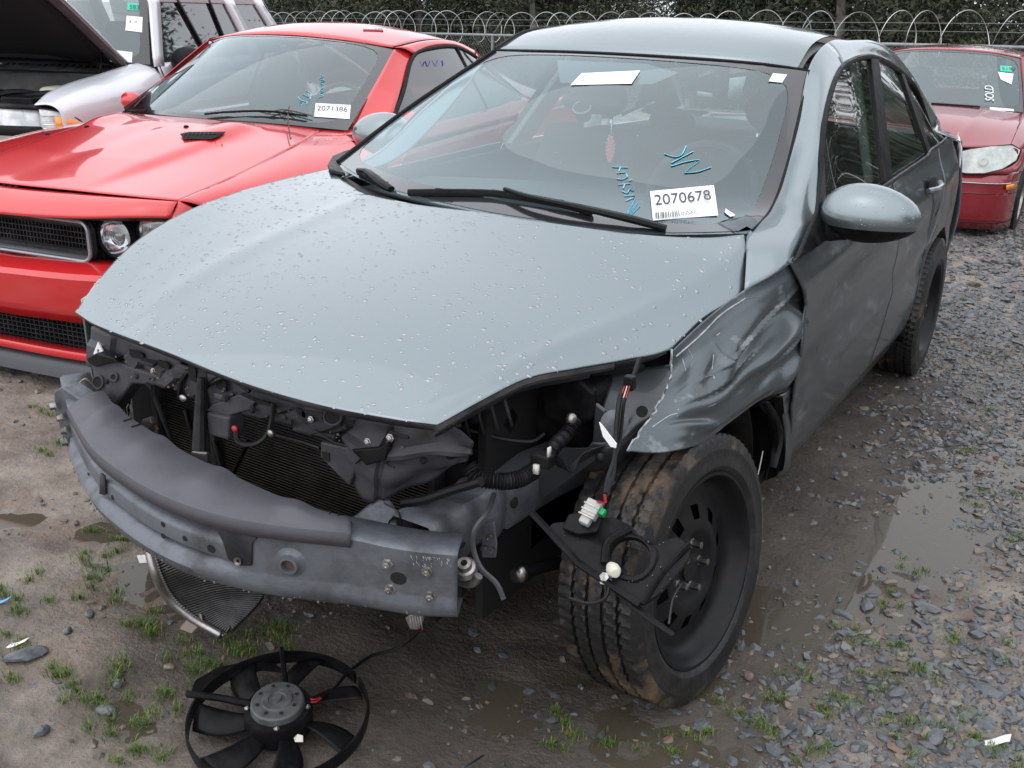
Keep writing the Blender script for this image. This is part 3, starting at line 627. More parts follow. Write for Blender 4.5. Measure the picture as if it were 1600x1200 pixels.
# windscreen
wt = [P(775, 80, Y=1.25), P(900, 83, Y=1.18), P(1050, 91, Y=1.16), P(1180, 101, Y=1.18), P(1262, 112, X=.600)]
wb = [P(518, 263, Z=.985), P(600, 305, Z=.978), P(740, 340, Z=.972), P(860, 358, Z=.972), P(1000, 372, Z=.975), P(1168, 368, X=.715)]
wl_ = [P(775, 80, Y=1.25), P(640, 170, Y=.96), P(518, 263, Z=.985)]; wr_ = list(PX(wsR))
gw = coons(wt, wb, wl_, wr_, 64, 48); WS = 1 if gnormals(gw).mean((0, 1))[2] > 0 else -1
gw = bump(gw, lambda U, V: .035*np.sin(3.1416*U)*np.sin(3.1416*V)**.6, WS)
screen = sheet('windscreen', gw, WSG, car, thick=0)
WSB = bvh_of(screen)
def frame_ring(g, off, inner, nm, m, par, seg=96):
    """dark printed border of a pane: between its edge and a rounded inner outline in (u, v)"""
    nv, nu = g.shape[:2]; N = gnormals(g)
    def s(u, v):
        x, y = np.clip(u, 0, 1)*(nu-1), np.clip(v, 0, 1)*(nv-1); i, j = min(int(x), nu-2), min(int(y), nv-2); fx, fy = x-i, y-j
        p = g[j, i]*(1-fx)*(1-fy)+g[j, i+1]*fx*(1-fy)+g[j+1, i]*(1-fx)*fy+g[j+1, i+1]*fx*fy; return p+N[j, i]*off
    rows = [[], [], [], []]
    for k in range(seg):
        t = 2*math.pi*k/seg; c, q = math.cos(t), math.sin(t); e = 9.0
        rad = (abs(c)**e+abs(q)**e)**(-1/e); iu, iv = .5+.5*c*rad, .5+.5*q*rad
        sc = 1/max(abs(c), abs(q)); ou, ov = .5+.5*c*sc, .5+.5*q*sc
        l, r, t0, b0 = inner; iu = l+(1-l-r)*iu; iv = t0+(1-t0-b0)*iv
        for a in range(4): rows[a].append(s(ou+(iu-ou)*a/3, ov+(iv-ov)*a/3))
    return MB().grid(np.array(rows), cu=True).build(nm, m, par, fix=True)
FRIT = mat('black printed glass border', (.025, .024, .028), .12, coat=1)
frame_ring(gw, .0015*WS, (.012, .032, .030, .095), 'windscreen_border', FRIT, screen)
MB().tube(gw[0]+A(0, .004, .004), .005, 6).build('header_seal', RUB, screen)
MB().tube(gw[:, -1, :]+A(.003, 0, .003), .005, 6).build('side_seal', RUB, screen)
MB().tube(gw[:, 0, :]+A(-.004, 0, .004), .007, 6).build('side_seal', RUB, screen)
drops('water_drops', gw, 500, screen, .0007, .0018, WS, seed=8)
_, pq = sticker('lot_sticker', WSB, [(1016, 293), (1116, 288), (1124, 330), (1021, 337)], WHITE, screen)
ux = pq[1]-pq[0]; uy = pq[0]-pq[3]
text_on('2070678', pq[0]-uy*.52+ux*.045, ux, uy, np.linalg.norm(uy)*.36, INK, 'lot_number', screen, .002, np.linalg.norm(ux)*.86)
bc = MB(); rr = random.Random(3); x = .04
while x < .40:
    wd = rr.choice([.006, .010, .016]); a = pq[0]-uy*.97+ux*x; n_ = np.cross(ux, uy); n_ /= np.linalg.norm(n_)
    h_ = .18+.04*rr.random(); bc.plate([a+n_*.0016, a+ux*wd+n_*.0016, a+ux*wd+uy*h_+n_*.0016, a+uy*h_+n_*.0016], n_*.0003); x += wd+rr.choice([.008, .014, .02])
bc.build('barcode', INK, screen, smooth=False)
text_on('INSAC', pq[0]-uy*.95+ux*.42, ux, uy, np.linalg.norm(uy)*.13, INK, 'sticker_print', screen, .002, np.linalg.norm(ux)*.24)
sticker('paper_note', WSB, [(905, 97), (999, 100), (986, 124), (888, 119)], WHITE, screen)
stroke('note_arrow', WSB, [[(905, 112), (922, 108), (925, 114), (945, 110)], [(912, 107), (905, 112), (915, 116)]], .0012, mat('grey green ink', (.3, .42, .4), .5), screen, .006)
sticker('small_label', WSB, [(1208, 114), (1230, 116), (1222, 129), (1201, 127)], WHITE, screen)
sticker('tag', WSB, [(1137, 318), (1152, 327), (1144, 331), (1135, 324)], WHITE, screen)
stroke('marker_writing', WSB, [[(1038, 241), (1055, 243), (1065, 240), (1072, 228)], [(1049, 252), (1083, 236)], [(1049, 257), (1072, 251), (1094, 249), (1080, 260), (1070, 268)], [(1070, 268), (1090, 267), (1112, 260)]], .0024, CYAN, screen)
stroke('marker_writing', WSB, [[(956, 255), (981, 256)], [(967, 262), (969, 256)], [(963, 264), (977, 263)], [(963, 272), (972, 273), (980, 270), (978, 266)], [(982, 276), (988, 274)], [(965, 281), (985, 280)], [(974, 287), (976, 281)],
       [(972, 291), (980, 294), (984, 288), (990, 290), (991, 284)], [(975, 299), (993, 298)], [(978, 307), (993, 302), (983, 312), (997, 309), (987, 319), (1001, 316)]], .0018, CYAN, screen)
# roof
rf_f = [P(775, 78, Y=1.26), P(900, 81, Y=1.19), P(1050, 89, Y=1.17), P(1180, 99, Y=1.19), P(1264, 109, X=.598)]
rr_ = [A(-.56, 2.66, 1.31), A(-.3, 2.78, 1.35), A(0, 2.82, 1.355), A(.3, 2.78, 1.35), A(.56, 2.66, 1.31)]
rrt = np.vstack([RT[1:6]])-A(.004, 0, 0); rl = mx(rrt, -1); rl[0] = rf_f[0]; rf_f[-1] = rrt[0]; rr_[0] = rl[-1]; rr_[-1] = rrt[-1]
gr = coons(rf_f, rr_, rl, rrt, 40, 40); RS = 1 if gnormals(gr).mean((0, 1))[2] > 0 else -1
gr = bump(gr, lambda U, V: .045*np.sin(3.1416*U)**.7*np.sin(3.1416*V)**.6, RS)
roof = sheet('roof', gr, GREY, car, thick=.003)
drops('water_drops', gr, 700, roof, .0008, .0025, RS, seed=9)
for s in (1, -1):
    e = gr[:, -1] if s > 0 else gr[:, 0]; MB().tube(e+A(s*.004, 0, .001), .009, 6).build('roof_moulding', RUB, roof)
    cp = coons([A(s*.56, 2.66, 1.335), A(s*.60, 3.0, 1.20), A(s*.66, 3.3, 1.05)], [mx(RM[-1], s), A(s*.75, 3.0, 1.04), A(s*.765, 3.2, 1.0)], [A(s*.56, 2.66, 1.335), mx(RM[-2], s), mx(RM[-1], s)], [A(s*.66, 3.3, 1.05), A(s*.765, 3.2, 1.0)], 14, 8)
    sheet('rear_pillar', cp, GREY, car, thick=.004)
    sheet('rear_pillar_foot', coons([mx(RM[-1], s), A(s*.75, 3.0, 1.04), A(s*.765, 3.2, 1.0)], [mx(FRM[-1], s), A(s*.80, 3.0, 1.03), A(s*.79, 3.2, 1.0)], [mx(RM[-1], s), mx(FRM[-1], s)], [A(s*.765, 3.2, 1.0), A(s*.79, 3.2, 1.0)], 10, 5), GREY, car, thick=.004)
gz = coons([A(-.56, 2.67, 1.30), A(0, 2.82, 1.335), A(.56, 2.67, 1.30)], [A(-.66, 3.3, 1.04), A(0, 3.42, 1.05), A(.66, 3.3, 1.04)], [A(-.56, 2.67, 1.30), A(-.61, 3.0, 1.18), A(-.66, 3.3, 1.04)], [A(.56, 2.67, 1.30), A(.61, 3.0, 1.18), A(.66, 3.3, 1.04)], 16, 12)
rw = sheet('rear_window', gz, SIDEG, car, thick=0)
gt = coons([A(-.66, 3.3, 1.035), A(0, 3.42, 1.045), A(.66, 3.3, 1.035)], [A(-.66, 3.72, .99), A(0, 3.84, 1.0), A(.66, 3.72, .99)], [A(-.66, 3.3, 1.035), A(-.66, 3.72, .99)], [A(.66, 3.3, 1.035), A(.66, 3.72, .99)], 16, 8)
sheet('trunk_lid', gt, GREY, car, thick=.003)
for s in (1, -1): sheet('rear_deck_side', coons([A(s*.66, 3.3, 1.035), A(s*.66, 3.72, .99)], [A(s*.765, 3.2, 1.0), A(s*.74, 3.68, .95)], [A(s*.66, 3.3, 1.035), A(s*.765, 3.2, 1.0)], [A(s*.66, 3.72, .99), A(s*.74, 3.68, .95)], 8, 5), GREY, car)
sheet('rear_bumper', coons([A(-.74, 3.68, .96), A(-.5, 3.82, .98), A(.5, 3.82, .98), A(.74, 3.68, .96)], [A(-.78, 3.5, .3), A(-.5, 3.78, .28), A(.5, 3.78, .28), A(.78, 3.5, .3)], [A(-.74, 3.68, .96), A(-.80, 3.62, .6), A(-.78, 3.5, .3)], [A(.74, 3.68, .96), A(.80, 3.62, .6), A(.78, 3.5, .3)], 20, 14), GREYD, car)
sheet('tail_lamp', coons(PX([(1497, 205, .70), (1503, 232, .77)]), PX([(1492, 235, .72), (1500, 262, .80)]), PX([(1497, 205, .70), (1492, 235, .72)]), PX([(1503, 232, .77), (1500, 262, .80)]), 4, 4), LENS, car)
# floor pan, bulkheads: keep daylight out of the body
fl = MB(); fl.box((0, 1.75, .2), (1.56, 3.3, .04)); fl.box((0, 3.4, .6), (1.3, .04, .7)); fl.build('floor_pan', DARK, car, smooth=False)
fw = MB(); fw.plate([A(-.74, .42, .22), A(.74, .42, .22), A(.74, .42, .93), A(-.74, .42, .93)], A(0, .02, 0)); fw.build('bulkhead', BLKD, car, smooth=False)
# mirror
def ell(c, r, n1=26, n2=18, egg=0):
    g = []
    for i in range(n2+1):
        ph = math.pi*i/n2
        for_ = []
        for t in np.linspace(0, 2*math.pi, n1, endpoint=False):
            x, y, z = math.sin(ph)*math.cos(t), math.sin(ph)*math.sin(t), math.cos(ph)
            k = 1+egg*(-x); for_.append((c[0]+r[0]*x, c[1]+r[1]*y*k, c[2]+r[2]*z*k*(1 if z > 0 else .82)))
        g.append(for_)
    return np.array(g)
ge_ = ell((.962, .795, 1.020), (.138, .085, .088), egg=.12); mv = MB().grid(ge_[:12], cu=True); mirror = mv.build('side_mirror', GREY, car)
MB().grid(ge_[11:], cu=True).build('mirror_base_shell', BLK, mirror)
drops('water_drops', ge_[2:11, 13:], 160, mirror, .0008, .0022, -1, seed=12)
MB().box((.95, .860, 1.02), (.16, .012, .09)).build('mirror_face', CHROME, mirror, bevel=.01)
# arm from sail triangle
q = PX([(1241, 402, .853), (1262, 392, .860), (1290, 372, .86), (1300, 345, .85), (1286, 330, .83), (1283, 245, .775), (1272, 330, .82)])
MB().plate(q, A(.012, -.004, .0)).build('mirror_sail', BLK, mirror, bevel=.003)
MB().tube([A(.845, .74, .975), A(.87, .76, .968), A(.905, .78, .972)], [.034, .028, .03], 12, n=8, flat=.8).build('mirror_arm', BLK, mirror)
ge2 = ge_.copy(); ge2[..., 0] *= -1; ge2 += A(.07, .16, .045); m2 = MB().grid(ge2, cu=True).build('side_mirror', GREY, car)
MB().tube([A(-.78, .80, .985), A(-.86, .92, 1.03)], .03, 10).build('mirror_arm', BLK, m2)
# cowl and wipers
gc = coons([a+A(0, .01, -.004) for a in cr(wb, 9)], [a+A(0, .012, -.03) for a in cr(HT, 9)], [wb[0]-A(0, 0, .0), HT[0]-A(0, 0, .03)], [wb[-1], HT[-1]-A(0, 0, .03)], 40, 5)
sheet('cowl_panel', gc-A(0, 0, .004), BLKD, car)
def wiper(arm, blade, nm='wiper'):
    p = [on(WSB, x, y, o_) for x, y, o_ in arm]; b = MB(); b.tube(p, [.014, .016, .012, .009, .008], 8, n=26, flat=.7); wp = b.build(nm, BLK, car)
    bp = [on(WSB, x, y, .012) for x, y in blade]; bb = MB(); bb.tube(bp, .0075, 6, n=24, flat=1.6); bb.tube([a+A(0, -.003, .007) for a in bp], .003, 5, n=24)
    for t in (.2, .5, .8):
        c = cr(bp, 11)[int(t*10)]; bb.box(c+A(0, 0, .006), (.05, .012, .008))
    bb.build('wiper_blade', RUB, wp)
wiper([(1040, 362, .01), (985, 352, .02), (900, 336, .03), (830, 320, .03), (790, 303, .025)], [(640, 305), (700, 303), (780, 305), (860, 318), (925, 335)])
wiper([(612, 300, .01), (600, 292, .02), (585, 278, .03), (570, 262, .03), (548, 246, .02)], [(545, 243), (560, 255), (580, 272), (598, 290), (608, 300)])
gp_ = [P(x, y, Z=.99) for x, y in ((512, 262), (520, 248), (545, 238), (552, 243), (530, 262), (540, 276), (515, 270))]
MB().plate(gp_, A(0, 0, .012)).build('cowl_corner_trim', BLK, car, bevel=.003)
# ---- interior seen through the glass
gd = coons([A(-.68, .98, .93), A(0, 1.02, .95), A(.66, .98, .93)], [A(-.72, .60, .93), A(0, .42, .93), A(.68, .56, .93)], [A(-.68, .98, .93), A(-.72, .60, .93)], [A(.66, .98, .93), A(.68, .56, .93)], 30, 14)
gd = bump(gd, lambda U, V: .03*np.exp(-((U-.75)/.14)**2)*np.sin(3.14*V)+.012*np.sin(3.14*U), 1 if gnormals(gd).mean((0, 1))[2] > 0 else -1)
sheet('dashboard', gd, DASH, car, thick=.01)
MB().plate([A(-.66, .98, .93), A(.66, .98, .93), A(.66, .94, .5), A(-.66, .94, .5)], A(0, .01, 0)).build('dashboard_face', DASH, car)
sw = MB(); th = np.linspace(0, 2*math.pi, 33)[:-1]; c0 = A(.36, 1.06, .96); e1 = A(1, 0, 0); e2 = A(0, .38, .92)
sw.tube([c0+.185*(math.cos(t)*e1+math.sin(t)*e2) for t in th], .015, 8, closed=True); sw.tube([c0-e1*.18, c0, c0+e1*.18], .02, 6); sw.tube([c0, c0-e2*.18], .02, 6); sw.ball(c0, (.07, .04, .06)); sw.build('steering_wheel', BLKD, car)
def seat(x, y, w_=.50):
    sb = MB()
    rows = [[A(x-w_/2, y+.12, .50), A(x, y+.08, .50), A(x+w_/2, y+.12, .50)], [A(x-w_/2, y+.18, .78), A(x, y+.15, .78), A(x+w_/2, y+.18, .78)], [A(x-w_*.38, y+.27, 1.07), A(x, y+.25, 1.09), A(x+w_*.38, y+.27, 1.07)]]
    g = net(rows, 12, 12); s0 = sheet('seat', g, FABRIC, car, thick=.11); s0.modifiers[0].offset = 0
    MB().box((x, y-.12, .46), (w_, .5, .16)).build('seat_cushion', FABRIC, s0, bevel=.05)
    MB().ball((x, y+.30, 1.20), (.125, .06, .085)).build('headrest', FABRIC, s0)
    MB().tube([A(x-.06, y+.29, 1.05), A(x-.06, y+.29, 1.15)], .007, 6).build('headrest_post', CHROME, s0); MB().tube([A(x+.06, y+.29, 1.05), A(x+.06, y+.29, 1.15)], .007, 6).build('headrest_post', CHROME, s0)
seat(.37, 1.42); seat(-.37, 1.42)
MB().box((0, 2.35, .78), (1.25, .16, .5)).build('rear_seat', FABRIC, car, bevel=.05)
for x in (-.35, .35): MB().ball((x, 2.42, 1.06), (.12, .05, .06)).build('rear_headrest', FABRIC, car)
MB().box((0, 2.9, 1.0), (1.3, .7, .02)).build('parcel_shelf', BLKD, car)
for s in (1, -1):
    MB().plate([A(s*.77, .95, .95), A(s*.77, 2.6, 1.0), A(s*.77, 2.6, .3), A(s*.77, .95, .3)], A(-s*.04, 0, 0)).build('door_trim', FABRIC, car)
    pt = MB(); pt.plate([low(1.63, s)-A(s*.03, 0, 0), low(1.80, s)-A(s*.03, 0, 0), mx(FRM[3], s)+A(-s*.03, .08, -.03), mx(FRM[3], s)+A(-s*.03, -.06, -.03)], A(-s*.03, 0, 0)); pt.build('pillar_trim', BEIGE, car, bevel=.005)
rm = MB(); c = on(WSB, 912, 118, -.06); MB().ball(c+A(0, .02, -.01), (.12, .025, .035)).build('rear_view_mirror', BLKD, car)
# black sensor patch behind the mirror, sun visors
q = [on(WSB, x, y, -.004) for x, y in ((870, 92), (1010, 98), (1060, 104), (1020, 122), (960, 122), (870, 108))]
MB().plate(q, A(0, .004, -.002)).build('mirror_patch', FRIT, screen)
gi = gr-A(0, 0, .035); sheet('headliner', gi[1:-1], BEIGE, car)
# things inside
hp = on(WSB, 950, 150, -.07)
fr_ = thing('air_freshener', 'red and white feather-shaped air freshener hanging behind the windscreen', 'air freshener', tuple(hp))
MB().tube([hp, hp-A(0, 0, .05)], .0012, 5).build('string', WHITE, fr_)
lf = MB(); 
for k in range(7):
    z0 = -.05-.012*k; wd = .016*math.sin(3.14*(k+1)/8)+.004
    lf.plate([hp+A(-wd, 0, z0), hp+A(wd, 0, z0-.004), hp+A(wd*.6, 0, z0-.016), hp+A(-wd*.6, 0, z0-.012)], A(0, .003, 0))
lf.build('leaf', mat('faded red card', (.6, .12, .14), .5), fr_, smooth=False); rebase(fr_)
cp_ = P(911, 176, Y=1.0); cu = thing('cup', 'round black-rimmed cup standing inside behind the windscreen', 'cup', tuple(cp_))
MB().lathe([(.0, -.02), (.026, -.02), (.031, .02), (.028, .022), (.024, .018), (.0, .012)], cp_, (.1, -.6, .8), 20).build('bowl', BLKD, cu)
MB().lathe([(.031, .018), (.033, .024), (.030, .028), (.027, .024)], cp_, (.1, -.6, .8), 24).build('rim', BEIGE, cu); rebase(cu)
MB().plate([P(x, y, Y=1.14) for x, y in ((915, 155), (943, 155), (938, 195), (912, 200))], A(0, .004, 0)).build('paper_on_window', WHITE, car)
q = [P(x, y, Y=3.0) for x, y in ((1090, 142), (1112, 146), (1113, 153), (1088, 150))]; MB().plate(q, A(0, .003, 0)).build('paper_on_window', WHITE, rw)
q = [P(x, y, Y=2.95) for x, y in ((1140, 122), (1166, 119), (1155, 157), (1137, 155))]; MB().plate(q, A(0, .003, 0)).build('paper_on_window', WHITE, rw)
# ---------------------------------------------------------------- exposed front end of the grey sedan
BP = np.array([[.612, -.660], [.53, -.700], [.42, -.738], [.32, -.782], [.21, -.822], [.10, -.841], [-.02, -.842], [-.16, -.822], [-.32, -.780], [-.48, -.712], [-.60, -.652], [-.70, -.598], [-.78, -.555]])
bc_ = cr(np.c_[BP, np.zeros(len(BP))], 120); tg = np.gradient(bc_, axis=0); tg /= np.linalg.norm(tg, axis=1, keepdims=True)
bn = np.c_[tg[:, 1], -tg[:, 0], np.zeros(120)]*-1
if bn[50][1] > 0: bn = -bn
s_ = np.linspace(0, 1, 120)
flat_ = np.clip((s_-.30)/.08, 0, 1)*np.clip((.93-s_)/.05, 0, 1)      # ribbed middle, flat plates at both ends
zt = np.interp(s_, [0, .10, .18, .3, .9, 1], [.540, .543, .552, .553, .553, .565]); zb_ = np.interp(s_, [0, .05, .2, .9, 1], [.392, .388, .388, .388, .40])
prof = [(-.075, 0), (-.008, 0), (0, .035), (0, .10), (0, .14), (0, .29), (0, .35), (0, .39), (0, .57), (0, .61), (0, .645), (0, .70), (.006, .80), (.002, .94), (-.008, 1), (-.075, 1)]
rib = [0, .004, .004, 0, -.028, -.030, -.003, 0, 0, -.012, -.012, .008, .012, .008, 0, 0]
g = np.array([[bc_[i]+bn[i]*(a+r*flat_[i])+A(0, 0, zt[i]*(1-h)+zb_[i]*h) for i in range(120)] for (a, h), r in zip(prof, rib)])
beam = sheet('bumper_beam', g, GREYS, car, thick=.003, sharp=50)
def beam_pt(px, py, off=0):
    """point of the beam's front face under a pixel of the photograph, with its outward normal"""
    d = ray(px, py); best = None
    for i in range(120):
        n = bn[i]; k = np.dot(bc_[i]-CAM, n)/np.dot(d, n); q = CAM+k*d; e = abs(np.dot(q-bc_[i], tg[i]))
        if best is None or e < best[0]: best = (e, q, n, tg[i])
    return best[1]+best[2]*off, best[2], best[3]
def disc(px, py, rx, rz, m, nm, par, h=.0015, sink=0, seg=20):
    p, n, t = beam_pt(px, py, sink); b = MB(); pts = [p+t*rx*math.cos(a)+A(0, 0, 1)*rz*math.sin(a) for a in np.linspace(0, 2*math.pi, seg, endpoint=False)]
    b.plate(pts, n*h); return b.build(nm, m, par, smooth=False)
for x, y, r, k in ((623, 903, .014, 0), (290, 841, .006, .0), (256, 819, .006, .0), (256, 837, .006, .0), (331, 857, .009, .0), (177, 777, .006, 0), (139, 742, .006, 0), (246, 826, .0001, 0)):
    disc(x, y, r*1.2, r, DARK, 'hole', beam, .002, .0003)  # near-black disc on the uncut face, painting the shade of a hole
def bolt(c, n, r=.009, h=.010, m=STEEL, par=None, nm='bolt'):
    b = MB(); b.lathe([(0, 0), (r*1.35, 0), (r*1.35, .0025), (r, .003), (r*.95, h), (r*.4, h+.001), (0, h)], c, n, 6); return b.build(nm, m, par, smooth=False)
for x, y in ((606, 880), (667, 892), (610, 919), (672, 930)):
    p, n, t = beam_pt(x, y); bolt(p, n, .009, .012, STEEL, beam)
for x, y in ((97, 652), (86, 634), (103, 672), (104, 690)):
    bolt(P(x, y, Y=-.635), A(-.35, -.9, 0), .010, .014, STEEL, beam)
# towing-eye boss
p, n, t = beam_pt(455, 878); MB().lathe([(.036, 0), (.030, .003), (.024, .006), (.021, .010), (.0195, .018), (.0145, .019), (.0125, .006)], p, n, 28).build('tow_eye_boss', GREYS, beam)
MB().lathe([(.0, .007), (.0130, .007)], p, n, 20).build('tow_hole', mat('brown dirt', (.09, .055, .035), .7), beam)
# scratched corner
sc = MB(); rr = random.Random(2)
for _ in range(46):
    x, y = rr.uniform(640, 704), rr.uniform(850, 882); p, n, t = beam_pt(x, y, .0006); l = rr.uniform(.006, .02)
    p[2] = min(p[2], .531); sc.plate([p, p+t*.0008, p+t*.0008+A(.2*l, 0, -l*.5), p+A(.2*l, 0, -l*.5)], n*.0004)
sc.build('scratch_marks', SCRATCH, beam, smooth=False)
# left end bracket of the beam (passenger side), bolted plate
lp = [P(x, y, Y=-.625) for x, y in ((84, 612), (96, 604), (128, 626), (150, 642), (160, 700), (150, 735), (118, 715), (100, 690), (84, 640))]
MB().plate(lp, A(.01, .05, 0)).build('beam_end_bracket', GREYS, beam, bevel=.004)
# plastic cover lying on the beam
cf = [(548, 838, .545), (508, 842, .548), (470, 838, .55), (400, 822, .552), (330, 792, .554), (262, 745, .556), (200, 695, .558), (150, 652, .560), (120, 628, .562)]
cb = [(548, 811, .56), (520, 803, .565), (480, 793, .567), (410, 765, .568), (345, 735, .568), (285, 705, .568), (232, 672, .57), (185, 640, .572), (160, 610, .575)]
b = PZ(cb); cs_ = [int(np.argmin([abs((800+FOC*((q-CAM)@CM)[0]/-((q-CAM)@CM)[2])-x) for q in bc_+A(0, 0, .553)])) for x in (548, 508, 470, 400, 330, 262, 200, 150, 112)]
f = np.array([bc_[k]+bn[k]*.007+A(0, 0, .560) for k in cs_])
lipd = f+A(0, -.001, -.030)
g = np.stack([cr(lipd, 110), cr(f, 110)*.7+cr(lipd, 110)*.3+A(0, -.003, .0), cr(f, 110)]+[cr(f, 110)*(1-k)+cr(b, 110)*k+A(0, 0, .008*math.sin(3.14*k)) for k in (.2, .4, .6, .8, 1)]+[cr(b, 110)+A(0, .008, -.03)])
stp = .009*(np.sin(np.linspace(0, 13, 110))**8); g[4:8, :, 2] += stp[None, :]
cover = sheet('beam_cover', g, COVER, car, thick=.003)
for x0 in (530, 512, 190, 178):
    k = int(np.argmin([abs((800+FOC*((q-CAM)@CM)[0]/-((q-CAM)@CM)[2])-x0) for q in g[5]]))
    MB().tube([g[6, k]+A(0, 0, .003), g[7, k]+A(0, 0, .004)], .0016, 5).build('slot_shade', DARK, cover)  # near-black rod on the cover, painting the shade in a slot
# bracket tab of the cover on the beam face
q = [beam_pt(x, y, .004)[0] for x, y in ((340, 822), (405, 838), (397, 846), (396, 882), (376, 882), (360, 872), (352, 845))]
MB().plate(q, A(-.001, -.003, 0)).build('cover_tab', BLKD, cover, bevel=.002)
p, n, t = beam_pt(376, 873, .008); MB().lathe([(.004, .002), (.009, .004), (.009, 0)], p, n, 14).build('rivet', STEEL, cover)
q = [beam_pt(x, y, .004)[0] for x, y in ((162, 738), (168, 742), (169, 772), (160, 770))]; MB().plate(q, A(0, -.004, 0)).build('cover_tab', BLKD, cover)
CORE = mat('dusty grey plastic', (.050, .049, .057), .5, spec=.3, col2=(.10, .098, .105), vscale=6, detail=9, ramp=(.45, .75), rvar=.2, bmp=.12, bscale=50)
BAY = mat('engine bay grey paint', (.055, .062, .068), .33, metal=.5, coat=.3, col2=(.03, .032, .034), vscale=9, detail=9, ramp=(.45, .75), rvar=.2)
# radiator core support: upper panel following the hood edge
upper = [(150, 516), (205, 540), (290, 575), (380, 604), (470, 634), (560, 652), (640, 668), (720, 672)]
loww = [(148, 566), (196, 578), (262, 596), (330, 632), (380, 640), (470, 664), (545, 690), (610, 722)]
UP = [P(x, y-8, Y=q) for (x, y), q in zip(upper, (-.50, -.53, -.56, -.58, -.585, -.58, -.56, -.50))]; LO = [P(x, y, Y=q) for (x, y), q in zip(loww, (-.49, -.52, -.55, -.565, -.57, -.565, -.54, -.50))]
g = coons(UP, LO, [UP[0], LO[0]], [UP[-1], LO[-1]], 90, 10); su, sv = np.meshgrid(np.linspace(0, 1, 90), np.linspace(0, 1, 10))
g[..., 1] -= .018*(np.sin(su*40) > .2)*(sv > .35)+.012*(np.sin(su*17+1) > .5)
core = sheet('core_support', g, CORE, car, thick=.006, sharp=30)
ls = [LO[i]+A(0, .01, 0) for i in range(8)]
g = coons(ls, [a+A(0, .07, .01) for a in ls], [ls[0], ls[0]+A(0, .07, .01)], [ls[-1], ls[-1]+A(0, .07, .01)], 60, 4); sheet('core_support_shelf', g, CORE, core, thick=.004)
def fp(px, py, Y, pts=None): return P(px, py, Y=Y)
def fplate(name, pts, Y, m, par, d=.02, bevel=.003, sl=0):
    """pressed or moulded piece: outline at depth Y, thickness d backwards"""
    q = [P(x, y, Y=Y+sl*(x-pts[0][0])) for x, y in pts]; return MB().plate(q, A(0, d, 0)).build(name, m, par, bevel=bevel, smooth=False)
for x, y, w_, h_ in ((213, 555, 22, 12), (255, 570, 18, 10), (300, 582, 12, 26), (345, 600, 16, 18), (412, 634, 22, 14), (520, 652, 26, 24), (600, 690, 12, 10), (470, 645, 14, 10), (176, 585, 10, 14), (232, 603, 8, 6)):
    yy = float(np.interp(x, [150, 300, 470, 640], [-.52, -.59, -.60, -.58])); q = [P(x+a*w_/2, y+b*h_/2+a*3, Y=yy) for a, b in ((-1, -1), (.6, -1), (1, -.4), (1, 1), (-.6, 1), (-1, .4))]
    MB().plate(q, A(0, .004, 0)).build('opening', DARK, core, smooth=False)  # near-black plate on the support, painting an opening's shade
fplate('lamp_bracket', [(140, 562), (165, 556), (200, 572), (262, 592), (262, 604), (205, 600), (176, 640), (172, 648), (152, 640), (148, 600)], -.555, CORE, core, .05, .006)
fplate('clip_plate', [(134, 560), (150, 552), (178, 560), (184, 566), (160, 570), (150, 574), (140, 570)], -.57, BLK, core, .03)
fplate('latch_bracket', [(322, 642), (355, 650), (392, 640), (398, 628), (372, 616), (350, 626), (332, 632)], -.60, CORE, core, .04)
fplate('latch_box', [(322, 644), (358, 652), (356, 688), (325, 680)], -.61, CORE, core, .05, .006)
fplate('duct', [(470, 640), (505, 646), (500, 668), (470, 660)], -.60, BLKD, core, .03)
# radiator with individually raised fins
rad = [P(185, 600, Y=-.47), P(560, 700, Y=-.47), P(600, 830, Y=-.45), P(205, 720, Y=-.45)]
rx0, rx1 = -.52, .40; rdm = MB(); rdm.plate([A(rx0, -.44, .22), A(rx1, -.44, .22), A(rx1, -.44, .66), A(rx0, -.44, .66)], A(0, .03, 0)); radi = rdm.build('radiator', FIN, car, smooth=False)
fm = MB()
for k in range(56):
    z = .225+k*.0078; fm.box(((rx0+rx1)/2, -.443, z), (rx1-rx0, .008, .0026))
o = fm.build('radiator_fin', mat('radiator tube metal', (.11, .107, .1), .35, metal=.7, col2=(.04, .038, .036), vscale=10), radi, smooth=False); o['kind'] = 'stuff'
for z in (.215, .665): MB().box(((rx0+rx1)/2, -.44, z), (rx1-rx0+.04, .05, .03)).build('radiator_tank', BLK, radi, bevel=.005)
for x in (rx0, rx1, -.30): MB().box((x, -.445, .44), (.018, .04, .46)).build('radiator_side_rail', BLKD, radi, bevel=.003)
# stays in front of the radiator
def bar(name, a, b, Y, r, m, par, n=2, flat=.5, seg=8):
    pts = [P(x, y, Y=q) for (x, y), q in zip(a, Y)]; return MB().tube(pts, r, seg, n=n if n > 2 else None, flat=flat).build(name, m, par)
st = MB(); st.plate([P(308, 575, Y=-.585), P(322, 575, Y=-.585), P(320, 622, Y=-.60), P(322, 712, Y=-.62), P(300, 712, Y=-.62), P(306, 622, Y=-.60)], A(0, .015, 0)); st.build('hood_latch_stay', BLKD, core, bevel=.004)
MB().tube([P(314, 590, Y=-.61), P(312, 650, Y=-.625), P(311, 705, Y=-.64)], [.009, .012, .016], 8, n=12).build('latch_stay_rib', BLKD, core)
fplate('stay_foot', [(298, 706), (322, 708), (321, 738), (294, 734)], -.665, ALU, core, .01)
bar('radiator_stay', [(388, 690), (356, 757)], None, (-.49, -.52), .012, BLK, radi); bar('radiator_stay', [(336, 690), (352, 750)], None, (-.49, -.52), .010, BLK, radi)
